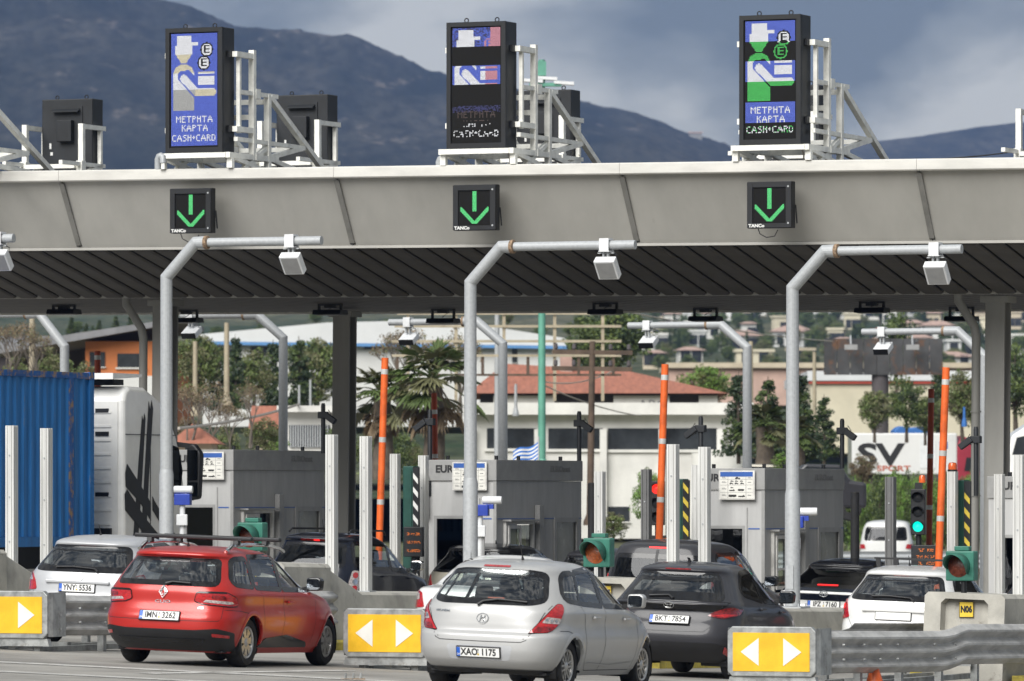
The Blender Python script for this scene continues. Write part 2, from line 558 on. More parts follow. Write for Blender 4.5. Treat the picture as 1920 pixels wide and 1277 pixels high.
# ------------------------------------------------------------------ canopy
CAN0 = W(890, 0, 105.8)
CAN = thing("toll_canopy", (CAN0.x, CAN0.y, 0), -TH, "long grey wing-shaped canopy on steel columns over the toll lanes", "canopy", ry=0.008)
A0, A1 = -17.0, 17.0                       # extent along the row
Z_TOP, Z_COP, Z_FB, D_FB, Z_SB, D_SB, D_SE = 7.62, 7.43, 6.34, 0.70, 5.62, 4.0, 14.6
seams_t = [-2.58 + PITCH * i for i in range(-3, 5)]
for a, b in zip(seams_t[:-1], seams_t[1:]):
    # fascia panel, leaning back towards its foot
    MB().prism([(0, Z_COP + 0.05), (0.06, Z_COP + 0.05), (D_FB + 0.06, Z_FB), (D_FB, Z_FB), (D_FB - 0.03, Z_FB + 0.045)],
               lambda u, v, d: (d, u, v), a + 0.012, b - 0.012).build("fascia_panel", M["fascia"], CAN)
    MB().prism([(-0.09, Z_COP), (0.30, Z_COP), (0.30, Z_TOP), (-0.09, Z_TOP), (-0.11, Z_TOP - 0.02), (-0.11, Z_COP + 0.02)],
               lambda u, v, d: (d, u, v), a + 0.003, b - 0.003).build("coping", M["coping"], CAN)
    # cover strip over the joint
    MB().prism([(-0.012, Z_COP - 0.03), (0.04, Z_COP - 0.03), (D_FB + 0.005, Z_FB + 0.03), (D_FB - 0.05, Z_FB + 0.03)],
               lambda u, v, d: (d, u, v), a - 0.045, a + 0.045).build("joint_strip", M["seam"], CAN)
    MB().prism([(D_FB - 0.045, Z_FB + 0.055), (D_FB - 0.01, Z_FB + 0.055), (D_FB + 0.01, Z_FB + 0.015), (D_FB - 0.02, Z_FB + 0.015)],
               lambda u, v, d: (d, u, v), a - 0.05, a + 0.05).build("strip_end", M["black_metal"], CAN)
# lower lip of the fascia
MB().prism([(D_FB - 0.01, Z_FB - 0.05), (D_FB + 0.10, Z_FB - 0.05), (D_FB + 0.10, Z_FB - 0.004), (D_FB - 0.01, Z_FB - 0.004)],
           lambda u, v, d: (d, u, v), A0, A1).build("fascia_lip", M["fascia"], CAN)
# sloping soffit boards
n_b = 80
sp = (A1 - A0) / n_b
dz = (Z_SB - Z_FB) / (D_SB - D_FB)
bm_ = MB().prism([(0.015, 0.0), (0.06, -0.022), (sp - 0.09, -0.022), (sp - 0.045, 0.0), (sp - 0.045, 0.02), (0.015, 0.02)],
                 lambda u, v, d: (u, d, (Z_FB - 0.03) + dz * (d - D_FB) + v), D_FB + 0.10, D_SB - 0.02).mesh("soffit_board")
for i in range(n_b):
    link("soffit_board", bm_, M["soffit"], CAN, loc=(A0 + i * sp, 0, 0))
bm_ = MB().prism([(0.015, 0.0), (0.05, -0.018), (sp - 0.085, -0.018), (sp - 0.05, 0.0), (sp - 0.05, 0.02), (0.015, 0.02)],
                 lambda u, v, d: (u, d, Z_SB + v), D_SB + 0.12, D_SE - 0.12).mesh("flat_soffit_board")
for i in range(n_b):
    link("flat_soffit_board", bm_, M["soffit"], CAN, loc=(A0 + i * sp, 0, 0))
# closed roof deck above the boards, with the dark gap behind them
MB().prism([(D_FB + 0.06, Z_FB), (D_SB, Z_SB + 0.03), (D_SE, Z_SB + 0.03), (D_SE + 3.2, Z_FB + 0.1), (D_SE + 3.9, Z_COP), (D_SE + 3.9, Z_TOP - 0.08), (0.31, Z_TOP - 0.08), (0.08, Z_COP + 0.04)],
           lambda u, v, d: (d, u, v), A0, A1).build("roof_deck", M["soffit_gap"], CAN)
MB().prism([(D_SB - 0.02, Z_SB - 0.05), (D_SB + 0.12, Z_SB - 0.05), (D_SB + 0.12, Z_SB + 0.028), (D_SB - 0.02, Z_SB + 0.028)],
           lambda u, v, d: (d, u, v), A0, A1).build("soffit_trim", M["fascia"], CAN)
MB().prism([(D_SE - 0.12, Z_SB - 0.05), (D_SE + 0.02, Z_SB - 0.05), (D_SE + 0.02, Z_SB + 0.028), (D_SE - 0.12, Z_SB + 0.028)],
           lambda u, v, d: (d, u, v), A0, A1).build("soffit_trim", M["coping"], CAN)


def column(t, d, pipe=True):
    zb = -0.9
    m = MB()
    w, dp, tk = 0.17, 0.17, 0.04
    m.box(t - w, t + w, d - dp, d - dp + tk, zb, Z_SB - 0.06)          # H-section: two flanges and a web
    m.box(t - w, t + w, d + dp - tk, d + dp, zb, Z_SB - 0.06)
    m.box(t - 0.03, t + 0.03, d - dp + tk + 0.002, d + dp - tk - 0.002, zb, Z_SB - 0.06)
    m.build("column", M["column"], CAN)
    MB().box(t - w - 0.07, t + w + 0.07, d - dp - 0.07, d + dp + 0.07, Z_SB - 0.18, Z_SB - 0.07).build("column_head", M["column"], CAN)
    if pipe:
        p = MB().tube([(t - 0.56, d - 0.42, Z_SB - 0.03), (t - 0.56, d - 0.42, Z_SB - 0.16), (t - 0.31, d - 0.32, Z_SB - 0.58),
                       (t - 0.28, d - 0.30, Z_SB - 0.75), (t - 0.28, d - 0.30, 0.45), (t - 0.4, d - 0.34, 0.2), (t - 0.66, d - 0.4, 0.02)], 0.075, 14)
        pp = p.build("downpipe", M["column"], CAN, smooth=True)
        for z in (3.6, 2.2, 0.9):
            MB().lathe([(0.08, z), (0.092, z), (0.092, z + 0.03), (0.08, z + 0.03)], 16, 'z', (t - 0.28, d - 0.30, 0), closed=True).build("pipe_clip", M["column"], pp)


column(-8.0, 4.55)
column(7.52, 4.55)
column(-7.95, 12.0, False)
column(7.9, 12.0, False)


# bracketed floodlights under the flat soffit
def floodlight(px, py, d, label):
    # find t so that the lamp lands in its place along the row at depth d
    t = 0.0
    for _ in range(30):
        x = CAN0.x + t * TX + d * DX
        y = CAN0.y + t * TY + d * DY
        t += (px - (960 + F * x / y)) * y / F / TX * 0.9
    zt = Z_SB - 0.008 * t - 0.02
    o = thing("floodlight", (x, y, zt), -TH, label, "floodlight", "floodlights hung under the canopy")
    h = zt - W(px, py, y).z
    w = 0.22
    b = MB()
    b.box(-w - 0.02, -w + 0.02, -0.025, 0.025, -h, 0)
    b.box(w - 0.02, w + 0.02, -0.025, 0.025, -h, 0)
    b.box(-w, w, -0.02, 0.02, -0.03, -0.002)
    b.build("bracket", M["black_metal"], o)
    lm = MB().prism([(-0.16, -h), (0.16, -h), (0.20, -h - 0.09), (-0.20, -h - 0.09)], lambda u, v, d_: (d_, u, v), -0.28, 0.28).build("lamp_housing", M["black_metal"], o, bevel=0.015)
    MB().box(-0.23, 0.23, -0.15, 0.15, -h - 0.10, -h - 0.092).build("lens", M["device_grey"], lm)
    MB().box(-0.10, 0.10, -0.06, 0.06, -0.075, -0.032).build("junction_box", M["black_metal"], o)
    MB().tube([(0.02, 0, -0.07), (0.08, 0.02, -h * 0.45), (-0.03, 0.02, -h + 0.02)], 0.008, 6).build("cable", M["cable"], o)
    return o


for px, py, d, lab in [
    (120, 580, 9.0, "small black floodlight under the canopy above the blue container"),
    (350, 596, 12.6, "small black floodlight under the canopy just right of the bent pole by the truck"),
    (619, 581, 9.0, "small black floodlight under the canopy at the dark column"),
    (831, 597, 12.6, "small black floodlight under the canopy above the palm trees"),
    (1135, 580, 9.0, "small black floodlight under the canopy above the red tiled roof"),
    (1323, 593, 12.6, "small black floodlight under the canopy over the hillside houses left of the pole"),
    (1635, 577, 9.0, "small black floodlight under the canopy above the rusty billboard"),
    (1803, 593, 12.6, "small black floodlight under the canopy beside the right column"),
]:
    floodlight(px, py, d, lab)

# gooseneck vents along the roof edge
for px, lab in [(296, "grey gooseneck vent on the roof edge left of the blue message sign"), (823, "grey gooseneck vent on the roof edge beside the dark message sign"),
                (1375, "grey gooseneck vent on the roof edge beside the green and blue message sign"), (1906, "grey gooseneck vent at the right end of the roof edge")]:
    p = W(px, 318, 106.3)
    p.z = Z_TOP - 0.008 * ((p.x - CAN0.x) / TX) - 0.09
    MBo = MB().tube([(0, 0, 0), (0, 0, 0.16), (0.02, -0.02, 0.21), (0.055, -0.05, 0.225), (0.085, -0.08, 0.20), (0.09, -0.085, 0.10)], 0.055, 10)
    tag(MBo.build("roof_vent", M["galvanised"], None, smooth=True, loc=p), lab, "vent", "gooseneck vents on the canopy roof")

# ------------------------------------------------------------------ LED message signs
LW, LH = 48, 102
FONT = {'M': ["10001", "11011", "10101", "10001", "10001", "10001"], 'E': ["1111", "1000", "1110", "1000", "1000", "1111"],
        'T': ["11111", "00100", "00100", "00100", "00100", "00100"], 'P': ["1110", "1001", "1110", "1000", "1000", "1000"],
        'H': ["1001", "1001", "1111", "1001", "1001", "1001"], 'A': ["00100", "01010", "01010", "11111", "10001", "10001"],
        'K': ["1001", "1010", "1100", "1010", "1001", "1001"], 'C': ["0111", "1000", "1000", "1000", "1000", "0111"],
        'S': ["0111", "1000", "0110", "0001", "0001", "1110"], '+': ["000", "010", "111", "010", "000", "000"],
        'R': ["1110", "1001", "1110", "1010", "1001", "1001"], 'D': ["1110", "1001", "1001", "1001", "1001", "1110"]}


def sign_picture():
    """cells: 0 background, 1 figure, 2 gap line, 3 coin rim, 4 text, 5 coin face"""
    yy, xx = np.mgrid[0:LH, 0:LW] + 0.5
    a = np.zeros((LH, LW), int)
    a[(xx > 6) & (xx < 21) & (yy > 2) & (yy < 12)] = 1
    a[(xx >= 20) & (xx < 28) & (yy > 8) & (yy < 11)] = 1
    head = (abs(xx - 13) < 9) & (yy > 11) & (yy < 27) & (abs(xx - 13) < 9 - np.clip(yy - 18.5, 0, 99) * 0.75)
    a[head] = 1
    body = (xx > 2) & (xx < 24.5) & (yy > 27.5) & (yy < 70) & ((xx - 13) ** 2 / 121 + (yy - 38) ** 2 / 108 < 1.0) | ((xx > 2) & (xx < 24.5) & (yy >= 38) & (yy < 70))
    a[body] = 1

    def seg(x0, y0, x1, y1, r):
        t = np.clip(((xx - x0) * (x1 - x0) + (yy - y0) * (y1 - y0)) / ((x1 - x0) ** 2 + (y1 - y0) ** 2), 0, 1)
        return (xx - x0 - t * (x1 - x0)) ** 2 + (yy - y0 - t * (y1 - y0)) ** 2 < r * r
    a[seg(12, 39, 26, 53.5, 5.2) | seg(17, 36, 30, 47, 3.0)] = 2
    a[seg(13, 41, 26, 53.5, 3.6) | seg(26, 53.5, 44, 53.5, 3.2)] = 1
    a[(xx > 24.5) & (yy > 58) & (yy < 70)] = 0
    a[(xx > 28) & (xx < 45.5) & (yy > 34.5) & (yy < 47)] = 1
    a[(xx > 28) & (xx < 45.5) & (yy > 36.5) & (yy < 39)] = 2
    for cx, cy in ((37, 15), (34, 27)):
        r2 = (xx - cx) ** 2 + (yy - cy) ** 2
        a[r2 < 44] = 3
        a[r2 < 29] = 5
        a[(abs(xx - cx) < 3) & (abs(abs(yy - cy + .5) - 3) < 0.6)] = 3
        a[(abs(xx - cx) < 3) & (abs(yy - cy + .5) < 0.6)] = 3
        a[(abs(xx - cx + 2) < 0.8) & (abs(yy - cy + .5) < 3)] = 3
    for word, row, gap in (("METPHTA", 75, 1), ("KAPTA", 83, 1), ("CASH+CARD", 92, 1)):
        wd = sum(len(FONT[c][0]) for c in word) + gap * (len(word) - 1)
        x = (LW - wd) // 2 + (1 if word == "KAPTA" else 0)
        for c in word:
            g = FONT[c]
            for r_, line in enumerate(g):
                for q, ch in enumerate(line):
                    if ch == '1' and 0 <= x + q < LW: a[row + r_, x + q] = 4
            x += len(g[0]) + gap
    return a


PIC = sign_picture()
PXM = ["px_face", "px_blue", "px_white", "px_cream", "px_grey", "px_green", "px_pink", "px_dim", "px_dimblue"]


def led_cells(style):
    """material index per lamp: the sign is caught part-way through a refresh, so bands differ"""
    rnd = random.Random(style * 7 + 1)
    out = np.zeros((LH, LW), int)
    for r in range(LH):
        for c in range(LW):
            k = PIC[r, c]
            if style == 0:
                v = {0: 1, 1: 2, 2: 1, 3: 0, 4: 2, 5: 2}[k]
                if k == 1 and (18 < r < 27 or 27 <= r < 36): v = 3
                if k == 1 and r > 50: v = 4 if (c < 25) else 3
                if k == 1 and 36 <= r <= 50: v = 2
            elif style == 1:
                v = 0
                if r < 17 or 34 <= r < 51:
                    v = {0: 1, 1: 2, 2: 1, 3: 1, 4: 2, 5: 6}[k]
                    if r < 17 and k == 0 and rnd.random() < 0.5: v = 8
                    if c > 37 and r < 17: v = 6
                    if r >= 34 and c > 32 and k == 1: v = 6
                elif 70 <= r < 84:
                    v = 7 if k == 4 else (8 if (r < 76 and rnd.random() < 0.6) else 0)
                elif r >= 86 and k == 4:
                    v = 2 if rnd.random() < 0.62 else 0
            else:
                v = {0: 0, 1: 5, 2: 0, 3: 0, 4: 2, 5: 0}[k]
                if k == 3 and r < 19: v = 2
                if k == 3 and r >= 19: v = 5
                if r < 18 or 35 <= r < 53 or 71 <= r < 89:
                    v = {0: 1, 1: 2, 2: 1, 3: 0, 4: 2, 5: 2}[k]
                if r >= 89 and k == 4: v = 2 if rnd.random() < 0.7 else 5
            out[r, c] = v
    return out


def led_panel(parent, style, w, h, y, z0):
    cells = led_cells(style)
    px, pz = w / LW, h / LH
    vs_, fs_, mi = [], [], []
    for r in range(LH):
        for c in range(LW):
            v = cells[r, c]
            if v == 0: continue
            x0, z1 = -w / 2 + c * px + px * 0.12, z0 + h - r * pz - pz * 0.12
            x1, z2 = x0 + px * 0.76, z1 - pz * 0.76
            b = len(vs_)
            vs_ += [(x0, y, z2), (x1, y, z2), (x1, y, z1), (x0, y, z1)]
            fs_.append((b, b + 1, b + 2, b + 3))
            mi.append(v)
    me = bpy.data.meshes.new("lamp_matrix")
    me.from_pydata(vs_, [], fs_)
    for nme in PXM: me.materials.append(M[nme])
    me.polygons.foreach_set("material_index", mi)
    o = link("lamp_matrix", me, None, parent)
    o["kind"] = "stuff"
    return o


def roof_z(p):
    return Z_TOP - 0.008 * ((p.x - CAN0.x) * TX + (p.y - CAN0.y) * TY)


def eyebolt(parent, x, y, z):
    m = MB()
    ring = [(x + 0.035 * math.cos(t), y, z + 0.045 + 0.035 * math.sin(t)) for t in [2 * math.pi * i / 10 for i in range(11)]]
    m.tube(ring, 0.010, 6)
    m.tube([(x, y, z - 0.01), (x, y, z + 0.02)], 0.012, 6)
    m.build("eyebolt", M["black_metal"], parent, smooth=True)


SW, SH, SD = 1.06, 2.10, 0.46


def message_sign(px, top, bot, style, label):
    y = 105.6 - (px - 893) / F * 105 * math.tan(TH)
    p = W(px, bot, y)
    o = thing("message_sign", p, -TH, label, "message sign", "LED message signs on the canopy roof")
    h = (bot - top) * y / F
    w = SW
    box("housing", M["black_metal"], o, -w / 2, w / 2, 0.03, SD, 0, h, 0.012)
    fr = MB()                                            # raised front rim
    fr.box(-w / 2, w / 2, -0.02, 0.03, h - 0.075, h)
    fr.box(-w / 2, w / 2, -0.02, 0.03, 0, 0.085)
    fr.box(-w / 2, -w / 2 + 0.075, -0.02, 0.03, 0.085, h - 0.075)
    fr.box(w / 2 - 0.075, w / 2, -0.02, 0.03, 0.085, h - 0.075)
    fr.build("rim", M["black_metal"], o)
    sc = box("screen", M["px_face"], o, -w / 2 + 0.077, w / 2 - 0.077, 0.008, 0.029, 0.087, h - 0.077)
    led_panel(sc, style, w - 0.20, h - 0.21, 0.004, 0.115)
    for x in (-w * 0.26, w * 0.26): eyebolt(o, x, SD * 0.5, h)
    for z in (h * 0.19, h * 0.79):
        for s in (-1, 1):
            b = MB().box(s * (w / 2 + 0.025) - 0.022, s * (w / 2 + 0.025) + 0.022, 0.18, 0.34, z - 0.055, z + 0.055)
            b.build("hinge_bracket", M["black_metal"], o)
    for dx in (0.05, 0.12):
        MB().tube([(w / 2 - dx, 0.36, 0.0), (w / 2 - dx, 0.36, -0.06), (w / 2 - dx + 0.02, 0.40, -0.16), (w / 2 - dx + 0.0, 0.45, roof_z(p) - p.z)], 0.014, 6).build("cable", M["cable_grey"], o)
    return o, p, h


def support_frame(p, h, label, back=False):
    """white steel frame: two upright trusses that run back from the sign"""
    o = thing("support_frame", (p.x, p.y, roof_z(p)), -TH, label, "steel frame", "white steel sign frames on the canopy roof")
    zb = p.z - roof_z(p)                                 # underside of sign above the roof
    r = SW / 2 + 0.07
    sq = 0.07

    def bar(a, b, w=sq): MB().beam(a, b, w * 1.3).build("bar", M["white_steel"], o)
    for s in (-1, 1):
        x = s * (r + 0.03)
        bar((x, 0.26, zb + h * 0.79), (x, 0.95, zb + h * 0.79))
        bar((x, 0.26, zb + h * 0.19), (x, 0.95, zb + h * 0.19))
        bar((x, 0.42, zb + h * 0.16), (x, 0.42, zb + h * 0.77), 0.05)
        bar((x, 0.95, zb - 0.10), (x, 0.95, zb + h * 0.84), 0.075)
        bar((x, 0.42, zb + h * 0.49), (x, 1.9, zb + h * 0.49), 0.055)
        bar((x, 1.55, 0.0), (x, 1.55, zb + h * 0.50), 0.075)
        bar((x, 1.62, zb + h * 0.48), (x, 4.0, 0.02), 0.07)
        bar((x, 0.3, zb + h * 0.11), (x, 3.0, zb + h * 0.10), 0.055)
        bar((x, 1.60, zb - 0.02), (x, 2.95, zb + h * 0.10), 0.06)
        bar((x, 1.60, zb - 0.05), (x, 3.1, 0.02), 0.06)
        bar((x, -0.02, zb - 0.05), (x, 1.9, zb - 0.05), 0.07)
        bar((x, 0.10, 0.0), (x, 0.10, zb - 0.09), 0.075)
        bar((x, 0.20, zb - 0.08), (x, 1.30, 0.01), 0.06)
        bar((x, 1.45, zb + h * 0.06), (x, 0.6, 0.01), 0.055)
        MB().box(x - 0.06, x + 0.06, 0.98, 1.16, zb + h * 0.45, zb + h * 0.53).build("clamp", M["white_steel"], o)
        MB().box(x - 0.06, x + 0.06, 0.98, 1.16, zb - 0.10, zb + 0.02).build("clamp", M["white_steel"], o)
    for y_, z_ in ((0.0, zb - 0.05), (1.55, zb - 0.05), (1.55, zb + h * 0.44), (0.95, zb + h * 0.30)):
        bar((-r, y_, z_), (r, y_, z_), 0.065)
    bar((-r, 3.0, zb + h * 0.09), (r, 3.0, zb + h * 0.09), 0.06)
    return o


signs = [(364, 52, 286, 0, "lit blue LED message sign showing an attendant, coins and CASH+CARD"),
         (893, 41, 278, 1, "half-dark LED message sign with only bands of the picture lit"),
         (1444, 28, 271, 2, "LED message sign showing the attendant partly in green on black")]
flabs = ["white steel frame behind the lit blue message sign", "white steel frame behind the half-dark message sign", "white steel frame behind the green and blue message sign"]
for sgn, fl in zip(signs, flabs):
    so, sp_, hh = message_sign(*sgn)
    support_frame(sp_, hh, fl)
# frames whose signs lie outside the picture
pL = W(-166, 295, 107.6); support_frame(pL, 2.05, "white steel frame cut off by the left edge of the photo")


def back_sign(x0, x1, top, y, label, flabel, hatch=True):
    k = F / y
    p = W((x0 + x1) / 2 - 10, 330, y)
    p.z = roof_z(p)
    zt = W(0, top, y).z - p.z
    zb = zt - 2.05
    w = (x1 - x0) / k / math.cos(TH) - 0.32 * math.tan(TH)
    o = thing("message_sign", (p.x, p.y, p.z + zb), -TH, label, "message sign", "message signs seen from behind")
    hh = zt - zb
    box("housing", M["black_box"], o, -w / 2, w / 2, -0.20, 0.24, 0, hh, 0.015)
    dr = box("rear_door", M["black_box"], o, -w / 2 + 0.26, w / 2 - 0.20, -0.222, -0.202, 0.1, hh - 0.14)
    MB().prism([(-0.22, hh - 0.18), (-0.34, hh - 0.235), (-0.34, hh - 0.25), (-0.22, hh - 0.235)], lambda u, v, d: (d, u, v), -w / 2 + 0.26, w / 2 - 0.24).build("rain_hood", M["black_box"], o)
    MB().box(-0.14, 0.16, -0.36, -0.224, hh - 0.80, hh - 0.40).build("vent_box", M["black_box"], dr, bevel=0.01)
    for x in (-w * 0.3, w * 0.28): eyebolt(o, x, 0.02, hh)
    # small white maintenance marks by the door
    MB().box(-w / 2 + 0.16, -w / 2 + 0.20, -0.206, -0.203, hh * 0.55, hh * 0.60).box(-w / 2 + 0.18, -w / 2 + 0.23, -0.206, -0.203, hh * 0.49, hh * 0.52).build("paint_mark", M["paint_white"], o)
    f = thing("support_frame", (p.x, p.y, p.z), -TH, flabel, "steel frame", "white steel sign frames on the canopy roof")

    def bar(a, b, wd=0.07): MB().beam(a, b, wd * 1.2).build("bar", M["white_steel"], f)
    for s in (-1, 1):
        x = s * (w / 2 + 0.06)
        bar((x, -0.75, 0), (x, -0.75, zb + 1.55), 0.08)
        bar((x, -0.75, zb + 1.5), (x, 0.16, zb + 1.5))
        bar((x, 0.0, 0.0), (x, 0.0, zb + 1.45), 0.06)
        bar((x, -1.6, zb + 0.80), (x, 0.15, zb + 0.80), 0.06)
        bar((x, -0.02, zb + 0.78), (x, -2.4, 0.02), 0.06)
        MB().box(x - 0.06, x + 0.06, -0.86, -0.70, zb + 0.68, zb + 0.86).build("clamp", M["white_steel"], f)
    bar((-w / 2, -0.9, zb + 0.76), (w / 2, -0.9, zb + 0.76), 0.065)
    bar((-w / 2, -2.3, 0.10), (w / 2, -2.3, 0.10), 0.065)
    return o


back_sign(90, 200, 187, 119.5, "black back of a message sign at the far left of the roof", "white steel frame around the leftmost black sign back")
back_sign(530, 640, 179, 117.5, "black back of a message sign right of the lit blue sign", "white steel frame at the black sign back right of the blue sign")
back_sign(980, 1095, 170, 115.5, "black back of a message sign partly behind the half-dark sign", "white steel frame at the black sign back right of the half-dark sign")
back_sign(1440, 1560, 162, 113.5, "black back of a message sign mostly hidden behind the green sign", "white steel frame at the black sign back hidden behind the green sign")

back_sign(1948, 2072, 153, 111.5, "black back of a message sign cut off at the right edge", "white steel frame at the right edge of the roof")

# ------------------------------------------------------------------ lane signals on the fascia


def lane_signal(px, py, label, cable=True):
    y = 105.55 - (px - 890) / F * 105 * math.tan(TH)
    c = W(px, py, y)
    o = thing("lane_signal", c, -TH, label, "lane signal", "green arrow lane signals on the canopy fascia")
    s = 0.385
    box("housing", M["black_metal"], o, -s, s, 0.0, 0.16, -s * 0.98, s * 0.98, 0.01)
    dface = box("display", M["px_face"], o, -s * 0.73, s * 0.73, -0.006, -0.002, -s * 0.76, s * 0.72)
    for sx in (-1, 1):                                   # raised rim
        MB().box(sx * s * 0.87 - 0.045, sx * s * 0.87 + 0.045, -0.03, -0.002, -s * 0.96, s * 0.96).build("rim", M["black_metal"], o)
    MB().box(-s * 0.75, s * 0.75, -0.03, -0.002, s * 0.74, s * 0.96).build("rim", M["black_metal"], o)
    MB().box(-s * 0.75, s * 0.75, -0.03, -0.002, -s * 0.96, -s * 0.78).build("rim", M["black_metal"], o)
    # lamps: a downward arrow of small lit squares
    st = 0.0145
    vs_, fs_ = [], []
    n = int(s * 0.70 / st)
    for i in range(-n, n + 1):
        for j in range(-n, n + 1):
            x, z = i * st, j * st
            on = (abs(x) < 0.034 and -0.06 < z < 0.265) or (abs((abs(x)) - (z + 0.27)) < 0.042 and abs(x) < 0.25 and z < 0.01 and z > -0.29)
            if on:
                b = len(vs_)
                q = st * 0.40
                vs_ += [(x - q, -0.009, z - q), (x + q, -0.009, z - q), (x + q, -0.009, z + q), (x - q, -0.009, z + q)]
                fs_.append((b, b + 1, b + 2, b + 3))
    me = bpy.data.meshes.new("arrow")
    me.from_pydata(vs_, [], fs_)
    a = link("arrow", me, M["led_green"], dface)
    a["kind"] = "stuff"
    text("lettering", "TANCo", 0.072, M["paint_white"], o, (-s * 0.56, -0.034, -s * 0.88), bold=0.003, sx=1.15)
    for z in (-s * 0.78, s * 0.76):
        MB().lathe([(0.0, -0.036), (0.016, -0.036), (0.016, -0.03)], 8, 'y', (s * 0.86, 0, z)).build("bolt", M["galvanised"], o)
    MB().prism([(0.16, -0.25), (0.36, -0.25), (0.14, 0.3), (0.06, 0.3)], lambda u, v, d: (d, u, v), 0.20, 0.23).build("mounting_bracket", M["black_metal"], o)
    if cable:
        MB().tube([(-0.22, 0.06, -s), (-0.19, 0.06, -s - 0.08), (-0.08, 0.07, -s - 0.14), (0.06, 0.07, -s - 0.12), (0.11, 0.08, -s - 0.02)], 0.009, 6).build("cable", M["cable"], o)
    MB().beam((s + 0.02, 0.12, 0.0), (s + 0.02, 0.18, -0.3), 0.018).build("stay", M["black_metal"], o)


lane_signal(358, 395, "lane signal with green down arrow under the lit blue message sign")
lane_signal(890, 389, "lane signal with green down arrow under the half-dark message sign", False)
lane_signal(1443, 384, "lane signal with green down arrow under the green message sign")
# ------------------------------------------------------------------ toll islands
S = {0: (-11.2, 84.3), 1: (-6.48, 82.2), 2: (-1.593, 80.0), 3: (3.156, 77.9), -1: (-15.9, 86.3)}
NAMES = {-1: "N10", 0: "N09", 1: "N08", 2: "N07", 3: "N06"}


def ipos(i, t, d):
    return (S[i][0] + t * TX + d * DX, S[i][1] + t * TY + d * DY)


def solve_d(i, t, px):
    d = 15.0
    for _ in range(60):
        x, y = ipos(i, t, d)
        d += (px - (960 + F * x / y)) * y / F / (DX - (px - 960) / F * DY) * 0.9
    return d


def top_h(d):
    """height of the island above the road along its length"""
    if d < 8.6: return 1.2
    if d < 9.9: return 1.2 - 0.40 * (d - 8.6) / 1.3
    if d < 20.5: return 0.80
    return 0.22


